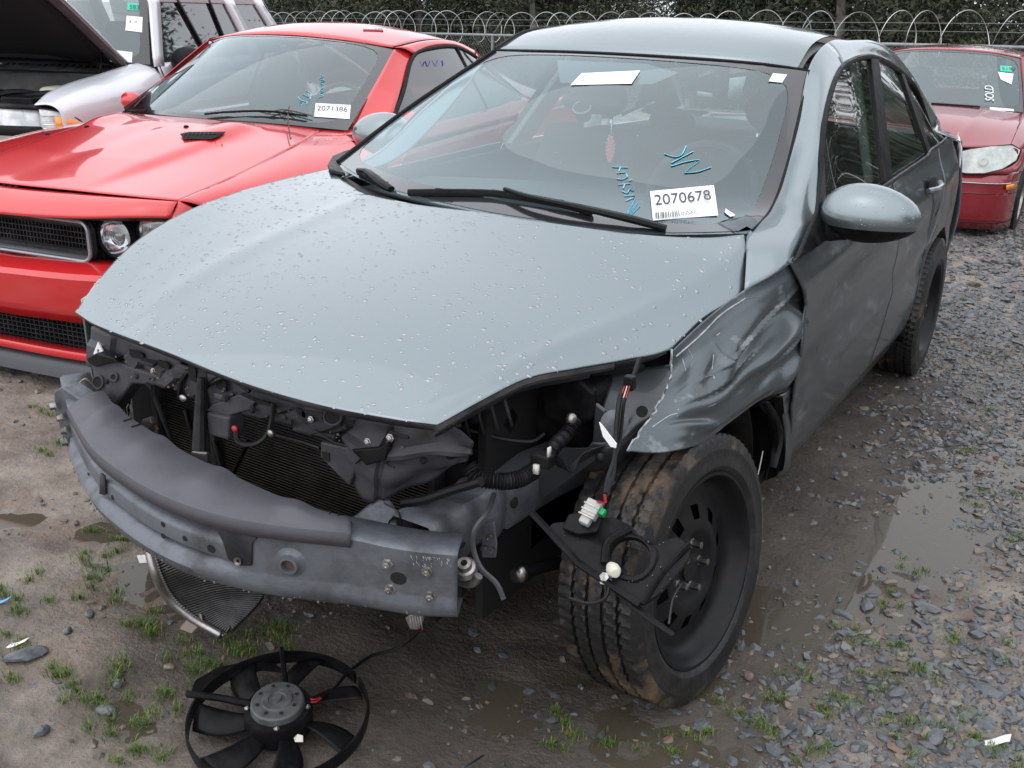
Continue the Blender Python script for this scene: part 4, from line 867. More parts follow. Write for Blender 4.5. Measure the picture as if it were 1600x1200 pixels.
bar('radiator_stay', [(290, 640), (300, 680)], None, (-.49, -.5), .008, BLK, radi); bar('radiator_stay', [(242, 620), (278, 715)], None, (-.475, -.5), .007, BLKD, radi)
MB().tube([P(x, y, Y=-.55) for x, y in ((226, 660), (240, 656), (222, 672), (232, 690), (262, 715))], .009, 8, n=20).build('aluminium_pipe', ALU, radi)
MB().tube([P(x, y, Y=-.54) for x, y in ((232, 655), (246, 670), (236, 690), (270, 712))], .004, 6, n=20).build('thin_pipe', mat('copper brown', (.2, .12, .08), .5), radi)
def wire(name, pts, r, m, par, n=24, seg=6): return MB().tube([P(x, y, Y=q) for x, y, q in pts], r, seg, n=n).build(name, m, par)
wire('wire_loop', [(368, 668, -.62), (372, 690, -.63), (398, 694, -.63), (416, 682, -.62), (424, 660, -.61), (427, 630, -.60)], .006, HOSE, core)
MB().ball(P(423, 677, Y=-.625), (.009, .006, .009)).build('clip', ALU, core); MB().ball(P(367, 670, Y=-.625), (.009, .006, .008)).build('red_clip', REDW, core)
wire('wire_loop', [(281, 622, -.58), (282, 600, -.585), (292, 582, -.58), (300, 578, -.57)], .007, HOSE, core); MB().ball(P(286, 622, Y=-.59), (.012, .006, .009)).build('clip', ALU, core)
wire('cable', [(330, 600, -.6), (352, 590, -.6), (372, 598, -.6), (390, 612, -.6)], .005, HOSE, core); wire('cable', [(432, 680, -.58), (470, 690, -.57), (500, 700, -.57)], .004, HOSE, core)
wire('torn_wires', [(148, 604, -.53), (134, 592, -.55), (124, 600, -.56), (121, 614, -.57)], .003, mat('tan wire', (.3, .22, .16), .5), car)
fplate('lamp_shard', [(153, 534), (161, 550), (147, 556), (146, 552)], -.54, WHITE, car, .004, 0)
# driver's half: broken black headlamp carrier
cl = [P(x, y, Y=q) for x, y, q in ((560, 650, -.58), (640, 664, -.60), (700, 664, -.56), (740, 690, -.50))]; cl2 = [P(x, y, Y=q) for x, y, q in ((545, 735, -.56), (575, 782, -.58), (650, 760, -.53), (728, 718, -.48))]
g = coons(cl, cl2, [cl[0], P(540, 690, Y=-.58), cl2[0]], [cl[-1], P(735, 705, Y=-.49), cl2[-1]], 40, 20)
g = bump(g, lambda U, V: .012*smoothnoise(U, V, 3, 5)+.010*(np.abs(U-.35) < .03)-.012*(np.abs(V-.4) < .05)); carrier = sheet('headlamp_carrier', g, CORE, car, thick=.005, sharp=30)
fplate('carrier_lug', [(500, 690), (545, 700), (560, 712), (555, 735), (545, 760), (520, 735), (500, 715)], -.585, CORE, carrier, .04, .005)
fplate('carrier_lug', [(548, 703), (592, 700), (608, 690), (600, 720), (572, 728)], -.615, BLK, carrier, .02, .003)
fplate('opening', [(503, 706), (514, 708), (514, 722), (504, 718)], -.588, DARK, carrier, .002, 0)  # near-black plate painted as the shade of an opening
fplate('carrier_wing', [(668, 664), (702, 676), (729, 712), (728, 722), (700, 728), (640, 752), (590, 775), (577, 776), (600, 730), (640, 700)], -.50, BLKD, carrier, .012, .003)
# black things in the engine bay
eb = MB(); eb.plate([A(-.70, -.40, .24), A(.44, -.40, .24), A(.44, -.40, .62), A(-.7, -.40, .62)], A(0, .02, 0)); eb.build('bay_shade_sheet', DARK, car, smooth=False)  # near-black sheet put in for the deep shade of the empty bay
MB().box((.28, -.20, .60), (.36, .32, .20)).build('air_box', BLK, car, bevel=.03)
MB().box((.54, -.06, .66), (.20, .26, .16)).build('battery_box', BLK, car, bevel=.02)
ab = MB(); ab.ball(P(735, 640, Y=-.30), (.12, .10, .08)); ab.build('air_duct', BLK, car)
for i in range(5): MB().tube([P(700+22*i, 640-4*i, Y=-.42), P(712+22*i, 690-6*i, Y=-.40)], .004, 5).build('duct_rib', BLKD, car)
MB().tube([P(x, y, Y=q) for x, y, q in ((660, 664, -.5), (720, 640, -.45), (790, 605, -.36), (880, 583, -.24), (960, 575, -.12), (1000, 572, -.05))], .016, 8, n=30).build('hood_seal', RUB, car)
MB().tube([P(x, y, Y=q) for x, y, q in ((690, 655, -.42), (760, 680, -.38), (830, 690, -.33), (850, 678, -.3))], .005, 6, n=20).build('cable', HOSE, car)
# inner wing panel, strut tower and front rail
g = net([[P(960, 575, Y=-.10), P(1000, 575, Y=-.05), P(1050, 570, Y=.0)], [P(940, 640, Y=-.20), P(985, 632, Y=-.16), P(1040, 615, Y=-.08)], [P(925, 690, Y=-.26), P(960, 690, Y=-.24), P(1010, 665, Y=-.16)], [P(880, 735, Y=-.26), P(950, 725, Y=-.2), P(990, 715, Y=-.12)]], 26, 26)
g = bump(g, lambda U, V: .014*np.sin(3.14*U)*np.sin(5*V)+.01*gau(U, V, .4, .6, .12, .12, 1)); wing = sheet('inner_wing', g, BAY, car, thick=.004)
MB().lathe([(0, .004), (.022, .004), (.030, 0)], P(960, 662, Y=-.275), A(.3, -.9, .3), 20).build('mount_boss', GREYS, wing)
MB().lathe([(0, 0), (.013, .002)], P(1003, 643, Y=-.20), A(.4, -.8, .3), 16).build('hole', DARK, wing)  # near-black disc laid on the panel for a hole's shade
fplate('wing_bracket', [(930, 630), (945, 642), (952, 690), (925, 692)], -.27, BAY, wing, .01)
g = coons([P(890, 575, Y=-.05), P(960, 560, Y=.05)], [P(905, 640, Y=-.1), P(950, 640, Y=.0)], [P(890, 575, Y=-.05), P(905, 640, Y=-.1)], [P(960, 560, Y=.05), P(950, 640, Y=.0)], 8, 8); sheet('strut_tower_side', g, BLKD, car)
MB().box((.56, .24, .64), (.30, .36, .26)).build('strut_tower', BLKD, car, bevel=.05)
# main rail: crash can behind the beam end, then the rail running back under the wing
rail = [P(660, 850, Y=-.60), P(720, 812, Y=-.50), P(790, 775, Y=-.38), P(860, 735, Y=-.24), P(940, 700, Y=-.08)]
rc = cr(rail, 60); u_ = np.linspace(0, 1, 60); hw = np.interp(u_, [0, .2, 1], [.06, .052, .045])+.006*np.sin(u_*42)*(u_ < .42); hh = np.interp(u_, [0, .3, 1], [.062, .06, .05])+.004*np.sin(u_*42)*(u_ < .42)
sq = [(-1, .0), (-1, .7), (-.75, 1), (0, 1.0), (.75, 1), (1, .7), (1, 0), (1, -.7), (.8, -1), (0, -1), (-.8, -1), (-1, -.7)]
g = np.array([[c+A(a*w_, .0, b*h_) for a, b in sq] for c, w_, h_ in zip(rc-A(.03, 0, .02), hw, hh)])
rl_ = MB().grid(g, cu=True).build('front_rail', GREYS, car, sharp=50)
for x, y, q, r in ((803, 785, -.34, .009), (788, 795, -.36, .005), (722, 852, -.50, .004), (888, 711, -.2, .007)): MB().ball(P(x, y, Y=q-.035), (r, .012, r*1.6)).build('hole', DARK, rl_)  # near-black lumps on the rail painting the shade of holes
fplate('rail_flange', [(846, 700), (905, 700), (960, 698), (940, 712), (848, 780), (838, 752)], -.30, BAY, rl_, .004)
g = coons([P(548, 812, Y=-.62), P(600, 776, Y=-.56), P(622, 800, Y=-.57)], [P(548, 822, Y=-.64), P(590, 832, Y=-.62), P(620, 832, Y=-.60)], [P(548, 812, Y=-.62), P(548, 822, Y=-.64)], [P(622, 800, Y=-.57), P(620, 832, Y=-.60)], 12, 8)
sheet('rail_gusset', g, GREYS, rl_)
fplate('tow_bracket', [(752, 820), (772, 815), (776, 850), (774, 872), (752, 872)], -.46, GREYS, rl_, .006)
for x, y in ((766, 839), (757, 856), (769, 860)): bolt(P(x, y, Y=-.467), A(.1, -1, 0), .006, .01, STEEL, rl_)
hb = MB(); hb.lathe([(.008, 0), (.024, 0), (.028, .01), (.022, .02), (.016, .022), (.014, .035), (.007, .036)], P(728, 892, Y=-.56), A(.2, -.5, .85), 18); horn = hb.build('horn_mount', ALU, car)
MB().tube([P(x, y, Y=-.57) for x, y in ((708, 895), (718, 908), (738, 912), (748, 900))], .009, 7, n=16).build('horn_bracket', ALU, horn)
MB().tube([P(x, y, Y=-.55) for x, y in ((708, 880), (728, 884), (742, 878))], .008, 7, n=10).build('horn_bracket', ALU, horn)
wire('cut_hose', [(772, 772, -.44), (762, 800, -.50), (742, 828, -.53), (740, 858, -.54), (752, 888, -.55), (776, 912, -.55), (787, 936, -.55)], .006, mat('grey hose', (.06, .06, .065), .5), car, 40)
# corrugated conduit over the rail
cpts = cr([P(x, y, Y=q) for x, y, q in ((732, 728, -.52), (745, 745, -.52), (780, 752, -.50), (812, 748, -.46), (835, 735, -.42))], 130)
MB().tube(cpts, .017+.0022*np.sin(np.arange(130)*1.3), 12).build('corrugated_conduit', HOSE, car)
cpts = cr([P(x, y, Y=q) for x, y, q in ((858, 712, -.40), (868, 695, -.37), (885, 678, -.33), (900, 655, -.30))], 60)
MB().tube(cpts, .015+.002*np.sin(np.arange(60)*1.9), 10).build('taped_conduit', HOSE, car)
MB().box(P(848, 718, Y=-.42), (.045, .03, .028)).build('connector', BLK, car, bevel=.004); MB().box(P(858, 706, Y=-.435), (.004, .01, .02)).build('connector_clip', FROST, car); MB().box(P(838, 733, Y=-.44), (.012, .008, .02)).build('connector_clip', FROST, car)
fplate('fuse_box', [(843, 600), (905, 590), (930, 612), (925, 660), (890, 668), (845, 655)], -.22, BLK, car, .1, .012)
MB().ball(P(893, 655, Y=-.33), (.012, .012, .014)).build('tape_end', STEEL, car)
for i in range(6):
    wire('wire', [(862+3*i, 712, -.40), (872+4*i, 728+2*i, -.39), (900+2*i, 725-3*i, -.34), (935+2*i, 706-2*i, -.30)], .0018, HOSE, car, 20, 5)
MB().ball(P(938, 715, Y=-.31), (.012, .01, .012)).build('grommet', HOSE, car)
# low things in the dark behind the beam
MB().tube([P(805, 900, Y=-.40), P(850, 885, Y=-.30), P(890, 878, Y=-.2)], [.016, .014, .013], 10, n=16).build('tie_rod', HOSE, car)
MB().ball(P(815, 897, Y=-.41), (.014, .014, .02)).build('ball_joint', STEEL, car)
MB().tube([P(770, 860, Y=-.1), P(830, 800, Y=.0), P(900, 770, Y=.1)], .04, 10, n=10).build('control_arm', BLK, car)
MB().tube([P(780, 845, Y=-.2), P(820, 830, Y=-.1)], [.05, .045], 14).build('drive_shaft_boot', RUB, car)
MB().box((.15, .1, .34), (.7, .7, .22)).build('engine_block', BLK, car, bevel=.06); MB().box((0, .1, .62), (.8, .5, .22)).build('engine_cover', BLK, car, bevel=.05)
fplate('foil_tag', [(632, 966), (640, 960), (662, 958), (660, 972), (652, 985), (640, 984)], -.66, ALU, car, .006)
for i in range(5): MB().tube([P(640+4*i, 962, Y=-.664), P(644+4*i, 982, Y=-.664)], .0012, 4).build('foil_crease', SCRATCH, car)
# wheel housing of the driver's front wheel
th = np.linspace(-.35, 1.75, 26)
g = np.array([[A(x, .03+.38*math.cos(t), .31+.40*math.sin(t)) for x in (.50, .62, .74, .84)] for t in th]); sheet('wheel_liner', g, BLK, car)
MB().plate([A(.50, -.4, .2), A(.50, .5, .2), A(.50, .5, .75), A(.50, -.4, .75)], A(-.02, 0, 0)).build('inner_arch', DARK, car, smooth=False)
lf = [P(x, y, X=q) for x, y, q in ((1186, 632, .84), (1210, 618, .86), (1224, 620, .87), (1228, 660, .87), (1226, 720, .86), (1214, 745, .85), (1196, 752, .83), (1208, 700, .82), (1206, 660, .82))]
MB().plate(lf, A(-.012, .008, 0)).build('torn_liner', BLK, car, bevel=.003)
MB().tube([P(x, y, X=.85) for x, y in ((1198, 628), (1208, 650), (1214, 690), (1208, 730))], [.008, .02, .022, .01], 8, n=20, flat=.4).build('torn_liner', BLKD, car)
MB().tube([P(x, y, X=.83) for x, y in ((1192, 705), (1188, 725), (1184, 742))], .002, 5, n=10).build('wire', FROST, car)
# harness hanging from the wing down to the loose lamp panel
wire('harness', [(1000, 560, -.22), (985, 598, -.27), (972, 612, -.30), (966, 640, -.33), (962, 690, -.36), (957, 740, -.42), (946, 772, -.5)], .0055, HOSE, car, 50)
wire('harness', [(992, 585, -.27), (976, 625, -.31), (968, 690, -.35), (950, 745, -.44), (944, 775, -.5)], .004, HOSE, car, 40)
MB().box(P(984, 598, Y=-.29), (.022, .02, .03)).build('connector', BLK, car, bevel=.003)
for dx in (-4, 0, 4): wire('red_wire' if dx else 'wire', [(980+dx, 603, -.30), (974+dx, 622, -.31)], .0016, REDW if dx else FROST, car, 6, 5)
fplate('tape', [(936, 660), (940, 664), (952, 680), (963, 694), (962, 700), (954, 698), (942, 682)], -.40, WHITE, car, .003, 0)

# small stuff of the open front: bolts, clips, broken tabs and wires
rr = random.Random(21)
for x, y, Y, n in ((168, 596, -.56, 1), (214, 588, -.58, 1), (240, 580, -.585, 1), (352, 622, -.60, 1), (395, 640, -.60, 1), (455, 660, -.59, 1), (486, 655, -.60, 1), (540, 668, -.59, 1), (575, 690, -.625, 1), (610, 684, -.60, 1), (640, 700, -.57, 1), (662, 720, -.55, 1)):
    bolt(P(x, y, Y=Y-.006), A(.1, -1, .1), .0055+.002*rr.random(), .006, rr.choice([STEEL, BLKD, RIMB]), core)
for x, y, w1, h1, Y in ((262, 586, 26, 8, -.585), (345, 618, 22, 7, -.60), (430, 645, 30, 7, -.595), (505, 676, 34, 8, -.59), (622, 676, 30, 6, -.60), (560, 742, 24, 8, -.57), (228, 566, 22, 6, -.575)):
    q = [P(x-w1/2, y-h1/2, Y=Y), P(x+w1/2, y-h1/2+w1*.28, Y=Y), P(x+w1/2, y+h1/2+w1*.28, Y=Y), P(x-w1/2, y+h1/2, Y=Y)]
    MB().plate(q, A(0, .016, .004)).build('rib', rr.choice([BLKD, BLKD, COVER]), core, bevel=.002)
for pts in ([(606, 700), (612, 716), (604, 724), (616, 730)], [(556, 724), (566, 716), (580, 722)], [(480, 664), (520, 690), (560, 700)], [(690, 700), (700, 716), (718, 712)], [(640, 790), (660, 776), (690, 772), (730, 758)], [(600, 786), (622, 800), (628, 826)]):
    wire('thin_wire', [(x, y, -.60 if x < 640 else -.52) for x, y in pts], .0022, HOSE, core, 14, 5)
MB().tube([P(x, y, Y=-.55) for x, y in ((630, 785), (665, 780), (700, 768), (752, 752))], .010, 8, n=20).build('lower_pipe', HOSE, car)
bb_ = MB()
for _ in range(70):   # fluff of mud and leaf bits caught on the ledges
    x, y = rr.uniform(180, 640), 0; t = (x-150)/490; p = P(x, 560+t*150+rr.uniform(-14, 14), Y=-.60+.02*rr.random()); bb_.ball(p, rr.uniform(.0015, .004), 5, 4)
o = bb_.build('mud_specks', mat('mud speck', (.16, .13, .11), .8), core); o['kind'] = 'stuff'
mb_ = MB()
for _ in range(60):
    s1 = rr.random(); k = int(s1*119); p = bc_[k]+bn[k]*(.004+.012*(flat_[k] > .5))+A(0, 0, rr.uniform(.39, .41)); mb_.ball(p, rr.uniform(.001, .003), 5, 4)
o = mb_.build('mud_specks', MATS['mud speck'], beam); o['kind'] = 'stuff'

for x, y, a1, b1, Y in ((520, 651, 14, 13, -.605), (153, 597, 8, 10, -.56), (178, 589, 5, 6, -.56), (237, 592, 4, 3, -.585)):
    q = [P(x+a1*math.cos(t), y+b1*math.sin(t), Y=Y) for t in np.linspace(0, 6.283, 17)[:-1]]; o = MB().plate(q, A(0, .003, 0)).build('round_shade_disc', DARK, core, smooth=False)  # near-black disc painting the shade of a round opening
    MB().tube(q, .0028, 5, closed=True).build('opening_rim', CORE, o)
# scrapes and bright bare streaks on the damaged fender and door
FB = bvh_of(fender); DB = bvh_of(fd)
stroke('paint_scrape', FB, [[(1112, 519), (1118, 524), (1124, 520)], [(1111, 536), (1114, 556), (1112, 575), (1116, 592)], [(1018, 668), (1032, 658), (1045, 650), (1058, 646)], [(1056, 628), (1060, 640), (1058, 650)], [(1238, 500), (1250, 498), (1258, 503)]], .0016, SCRATCH, fender, .001)
stroke('paint_scrape', FB, [[(1075, 545), (1082, 560), (1080, 575)], [(1066, 560), (1072, 580)], [(1120, 480), (1150, 470), (1190, 462)], [(1200, 470), (1230, 458)], [(1085, 600), (1100, 590), (1120, 584)], [(1140, 540), (1170, 525), (1210, 505)], [(1160, 600), (1190, 590), (1225, 575)], [(1095, 640), (1120, 630), (1150, 612)]], .0006, SCRATCH, fender, .0008)
stroke('paint_scrape', DB, [[(1275, 470), (1300, 445), (1340, 415)], [(1280, 480), (1330, 440), (1370, 405)], [(1270, 500), (1290, 488)], [(1268, 520), (1278, 560), (1276, 600)], [(1300, 430), (1320, 414), (1350, 396)], [(1262, 450), (1268, 470), (1266, 492)]], .0007, SCRATCH, fd, .0008)
# ---------------------------------------------------------------- wheels
def tyre_mat(name, c1, c2, lo, hi):
    return mat(name, c1, .42, col2=c2, vscale=7, detail=9, ramp=(lo, hi), rvar=.25, bmp=.25, bscale=70)
TYM = tyre_mat('muddy wet tyre', (.015, .0145, .014), (.135, .092, .06), .51, .66); TYB = tyre_mat('wet tyre', (.016, .016, .017), (.05, .045, .04), .5, .8)
TYS = tyre_mat('dark tyre sidewall', (.013, .013, .014), (.045, .038, .032), .52, .78)
def wheel(par, c, ax, R=.315, W=.20, rimr=.208, tm=TYM, rm=RIMB, seg=216, steel=True, spokes=0, nm='wheel', squash=0):
    """c: centre of the tread width, ax: outward axis. wheel > tyre, rim, wheel_nut"""
    ax = np.asarray(ax, float)/np.linalg.norm(ax); c = A(*c)
    root = MB(); root.lathe([(.001, -.02), (.07, -.02), (.07, -.06), (.001, -.06)], c, ax, 24); hub = root.build(nm, DARK, par)
    h = W/2; prof = [(rimr-.004, h*.86), (rimr+.006, h*.97), (rimr+.012, h*1.02), (rimr+.018, h*1.06), (rimr+.030, h*1.06), (rimr+.034, h*1.045), (R-.040, h*1.05), (R-.034, h*1.06), (R-.030, h*1.045), (R-.018, h*1.01), (R-.006, h*.95)]
    gro = [.62, .24, -.16, -.54]; xs_ = [.92]
    for q in gro: xs_ += [q+.10, q+.05, q+.045, q-.045, q-.05, q-.10]
    xs_ += [-.92]
    for x in xs_:
        ing = any(abs(x-q) < .047 for q in gro); prof.append((R+.002*(1-x*x)-(.009 if ing else 0), x*h))
    prof += [(R-.018, -h*.98), (R-.05, -h*1.05), (rimr+.02, -h*1.02), (rimr, -h*.9)]
    a = np.cross(ax, [0, 0, 1.0]); a /= np.linalg.norm(a); b = np.cross(ax, a); th = np.linspace(0, 2*math.pi, seg, endpoint=False); g = np.zeros((len(prof), seg, 3))
    for j, (r, t) in enumerate(prof):
        rr = np.full(seg, r)
        if 9 <= j < len(prof)-4 and r > R-.008:
            k = np.arange(seg)+int(j*.8)+(2 if t < 0 else 0); lug = (k % 3 == 0); rr = rr-.004*lug*((abs(t) > h*.2) | (k % 9 == 0))
        d = np.cos(th)[:, None]*a+np.sin(th)[:, None]*b; q = c+ax*t+rr[:, None]*d
        if squash:
            lowz = c[2]-R+squash; q[:, 2] = np.where(q[:, 2] < lowz, lowz-(lowz-q[:, 2])*.1, q[:, 2])
        g[j] = q
    ty = MB().grid(g, cu=True).build('tyre', tm, hub, sharp=25); ty.data.materials.append(TYS)
    ctr = np.array([p.center[:] for p in ty.data.polygons])-c; rad = np.linalg.norm(ctr-np.outer(ctr @ ax, ax), axis=1); ty.data.polygons.foreach_set('material_index', (rad < R-.026).astype(np.int32))
    if steel:
        rp = [(rimr+.006, h*.95), (rimr+.004, h*.99), (rimr-.004, h*.99), (rimr-.008, h*.94), (rimr-.014, h*.80), (rimr-.022, h*.62), (rimr-.032, h*.50), (rimr-.044, h*.47), (rimr-.080, h*.54), (.118, h*.66), (.100, h*.70), (.085, h*.66), (.072, h*.52), (.040, h*.48), (.034, h*.52), (.033, h*.60), (.0, h*.60)]
        rim = MB().lathe(rp, c, ax, 80, skip=lambda i, j: j == 8 and (i % 8) in (0, 1, 2)).build('rim', rm, hub, sharp=45)
        MB().lathe([(rimr-.02, h*.3), (rimr-.03, -h*.3), (rimr-.03, -h*.9)], c, ax, 48).build('rim_barrel', DARK, hub)
        for k in range(5):
            t = 2*math.pi*k/5+.5; p = c+ax*h*.50+(math.cos(t)*a+math.sin(t)*b)*.055; bolt(p, ax, .0095, .026, STEEL, hub, 'wheel_nut')
    else:
        rp = [(rimr+.006, h*.95), (rimr-.006, h*.98), (rimr-.014, h*.8), (rimr-.02, h*.1), (rimr-.02, -h*.8)]
        MB().lathe(rp, c, ax, 48).build('rim', rm, hub)
        for k in range(spokes):
            t = 2*math.pi*k/spokes+.3; d = math.cos(t)*a+math.sin(t)*b; e = -math.sin(t)*a+math.cos(t)*b
            MB().plate([c+ax*h*.6+d*.03-e*.016, c+ax*h*.6+d*.03+e*.016, c+ax*h*.78+d*(rimr-.012)+e*.012, c+ax*h*.78+d*(rimr-.012)-e*.012], -ax*.02).build('spoke', rm, hub, bevel=.003)
        MB().lathe([(0, h*.66), (.03, h*.64), (.035, h*.5)], c, ax, 20).build('hub_cap', rm, hub)
    return hub
wheel(car, (.812, -.072, .305), (.985, -.10, .12), R=.322, rimr=.230, squash=.012)
wheel(car, (.785, 2.66, .312), (1, .02, .0), R=.315, tm=TYM)
wheel(car, (-.785, 0, .312), (-1, 0, 0), R=.315, tm=TYB); wheel(car, (-.785, 2.64, .312), (-1, 0, 0), R=.315, tm=TYB)
# struts and inner parts behind the front wheel
MB().tube([A(.66, .0, .33), A(.60, .05, .75)], [.03, .035], 12).build('strut', BLK, car); MB().lathe([(.0, 0), (.12, 0), (.12, .012), (0, .012)], (.665, -.03, .30), (1, -.1, .1), 24).build('brake_disc', RIMB, car)
g = np.array([[A(x, 2.66+.37*math.cos(t), .31+.37*math.sin(t)) for x in (.50, .62, .74, .855)] for t in np.linspace(-.2, 3.34, 26)]); sheet('wheel_liner', g, BLK, car)
rebase(car)

# ---------------------------------------------------------------- loose pieces before the car
# broken lamp panel leaning on the tyre
lp = thing('lamp_panel', 'broken black headlamp mounting panel with a round hole hanging before the front tyre', 'car part', (.72, -.42, .45))
pl_o = P(950, 860, Y=-.44); pl_n = np.cross(P(1078, 852, Y=-.385)-P(835, 805, Y=-.455), P(1000, 945, Y=-.50)-P(835, 805, Y=-.455)); pl_n /= np.linalg.norm(pl_n)
if pl_n[1] > 0: pl_n = -pl_n
pl_o = P(835, 805, Y=-.455)
def lpt(x, y, off=0): return on_plane(x, y, pl_o, pl_n)+pl_n*off
outl = [(832, 803), (862, 818), (885, 822), (893, 805), (915, 800), (945, 812), (955, 808), (985, 822), (1005, 845), (1030, 850), (1052, 838), (1075, 850), (1078, 868), (1050, 905), (1025, 930), (1003, 944), (985, 932), (945, 910), (905, 882), (870, 850)]
hc, hr = (985, 872), (33, 32)
# panel with a real round opening: fan of quads between outline and hole
seg = 60; o2 = []
oc = np.array(outl, float); oc = np.vstack([oc, oc[:1]]); 
def hit(t):
    d = np.array([math.cos(t), math.sin(t)]); best = 1e9
    for i in range(len(oc)-1):
        e = oc[i+1]-oc[i]; M2 = np.array([d, -e]).T
        if abs(np.linalg.det(M2)) < 1e-9: continue
        k, s = np.linalg.solve(M2, oc[i]-np.array(hc))
        if k > 0 and -1e-6 <= s <= 1.000001: best = min(best, k)
    return np.array(hc)+d*best
g = []
for k in range(seg):
    t = 2*math.pi*k/seg; a_ = np.array([hc[0]+hr[0]*math.cos(t), hc[1]+hr[1]*math.sin(t)]); b_ = hit(t)
    g.append([lpt(*a_, -.012), lpt(*a_, .006), lpt(*(a_+(b_-a_)*.12), .006), lpt(*(a_+(b_-a_)*.2), 0), lpt(*(a_+(b_-a_)*.6), .003*math.sin(3*t)), lpt(*b_, 0), lpt(*b_, -.014)])
MB().grid(np.array(g).transpose(1, 0, 2), cu=True).build('panel', BLK, lp, thick=.003)
MB().tube([lpt(1078, 850, .004), lpt(1040, 890, .006), lpt(1003, 944, .004)], .006, 6).build('panel_rib', BLK, lp)
MB().tube([lpt(832, 803, .004), lpt(905, 882, .006), lpt(1000, 945, .004)], .008, 6).build('panel_rib', BLK, lp)
MB().tube([lpt(945, 880, .004), lpt(952, 850, .012), lpt(985, 828, .006)], .009, 8, n=14).build('panel_rib', BLK, lp)
MB().tube([lpt(930, 892), lpt(968, 925, -.01), lpt(1010, 960, -.01), lpt(1052, 990, -.01)], [.007, .010, .008, .006], 7, n=16, flat=.5).build('panel_stay', BLK, lp)
MB().plate([lpt(*q, .006) for q in ((890, 808), (915, 802), (942, 816), (935, 836), (905, 840), (880, 830))], pl_n*.012).build('panel_pad', BLK, lp, bevel=.003)
MB().lathe([(.0, .0), (.010, 0), (.010, .012), (.014, .013), (.014, .024), (.009, .034), (0, .036)], lpt(955, 886, .004), np.array([.55, -.6, .1]), 14).build('bulb_holder', FROST, lp)
bolt(lpt(946, 906, .004), pl_n, .010, .016, STEEL, lp)
conn = MB(); cc = lpt(928, 805, .03); a1 = lpt(935, 792)-lpt(920, 818); a1 /= np.linalg.norm(a1); a3 = pl_n; a2 = np.cross(a3, a1)
conn.box(cc, (.036, .032, .026), [a1, a2, a3]); conn.box(cc-a1*.026, (.018, .022, .02), [a1, a2, a3]); conn.build('plug', mat('grey connector', (.42, .43, .42), .4), lp, bevel=.003)
MB().box(cc+a1*.004-a2*.022, (.014, .012, .016), [a1, a2, a3]).build('plug_clip', GREEN, lp, bevel=.002)
for i in range(3): MB().box(cc+a1*(.004-.012*i)+a3*.014, (.003, .034, .003), [a1, a2, a3]).build('plug_rib', FROST, lp)
MB().tube([cc+a1*.02, P(946, 785, Y=-.5), P(945, 772, Y=-.5)], .003, 6, n=10).build('plug_wire', REDW, lp)
MB().tube([lpt(952, 898), lpt(948, 935, .01), lpt(925, 948, .02), lpt(892, 940, .02)], .004, 6, n=20).build('torn_cable', HOSE, lp)
MB().tube([lpt(1066, 912, 0), lpt(1052, 935, 0), lpt(1045, 975, 0)], .0025, 5, n=10).build('metal_strip', BLKD, lp)
rebase(lp)
rng2 = np.random.default_rng(9); dv = MB()
for _ in range(50):
    x, y = rng2.uniform(880, 1060), rng2.uniform(815, 935)
    if (x-985)**2+(y-872)**2 < 36**2 or y > 850+(x-860)*.62: continue
    dv.ball(lpt(x, y, .006), .0010+.0008*rng2.random(), 6, 4)
o = dv.build('water_drops', WATER, lp); o['kind'] = 'stuff'; o.matrix_parent_inverse = Matrix.Translation(lp.location).inverted()
# cooler core hanging out under the beam
ac = thing('cooler_core', 'bent finned cooler core with an aluminium end pipe hanging under the bumper beam', 'car part', (-.16, -.70, .05))
pp = [P(232, 855, Z=.26), P(243, 895, Z=.20), P(262, 932, Z=.12), P(300, 965, Z=.06), P(345, 991, Z=.03)]
MB().tube(pp, .0125, 12, n=40).build('end_pipe', ALU, ac); e_ = cr(pp, 40)
MB().lathe([(.0, 0), (.0125, 0), (.014, .002), (.012, .004), (.009, .004), (.008, -.0)], pp[-1], pp[-1]-pp[-2], 16).build('pipe_cap', STEEL, ac)
q2 = [P(258, 868, Z=.26), P(330, 890, Z=.24), P(408, 925, Z=.18), P(395, 955, Z=.10), P(358, 988, Z=.035)]
ce = cr([P(300, 850, Z=.30), P(350, 880, Z=.26), P(410, 915, Z=.20), P(405, 940, Z=.14), P(362, 985, Z=.04)], 44); ps = cr(pp[0:1]+pp[1:], 44)+A(.008, .004, .0)
fm = MB()
for k in range(44):
    a_, b_ = ps[k], ce[k]; mid = (a_+b_)/2+A(0, .01, .014); fm.tube(cr([a_, mid, b_], 8), .0026, 4)
o = fm.build('cooler_tube', FIN, ac, smooth=False); o['kind'] = 'stuff'
sheet('cooler_back', np.array([cr([a_, (a_+b_)/2+A(0, .01, .010), b_], 6)-A(0, -.004, .006) for a_, b_ in zip(ps, ce)]), DARK, ac, thick=.004)
fm = MB()
for k in range(0, 44): fm.ball(ps[k]+A(.006, 0, .004), .0042, 6, 4)
o = fm.build('tube_joint', ALU, ac); o['kind'] = 'stuff'
MB().plate([P(214, 870, Z=.225), P(236, 868, Z=.235), P(246, 880, Z=.225), P(218, 882, Z=.215)], A(0, 0, .004)).build('mount_tab', ALU, ac)
MB().plate([P(282, 985, Z=.03), P(302, 960, Z=.06), P(316, 962, Z=.07), P(318, 974, Z=.05), P(300, 992, Z=.02)], A(0, -.002, .006)).build('mount_tab', mat('rusty brown tab', (.2, .15, .12), .5, metal=.4), ac); rebase(ac)
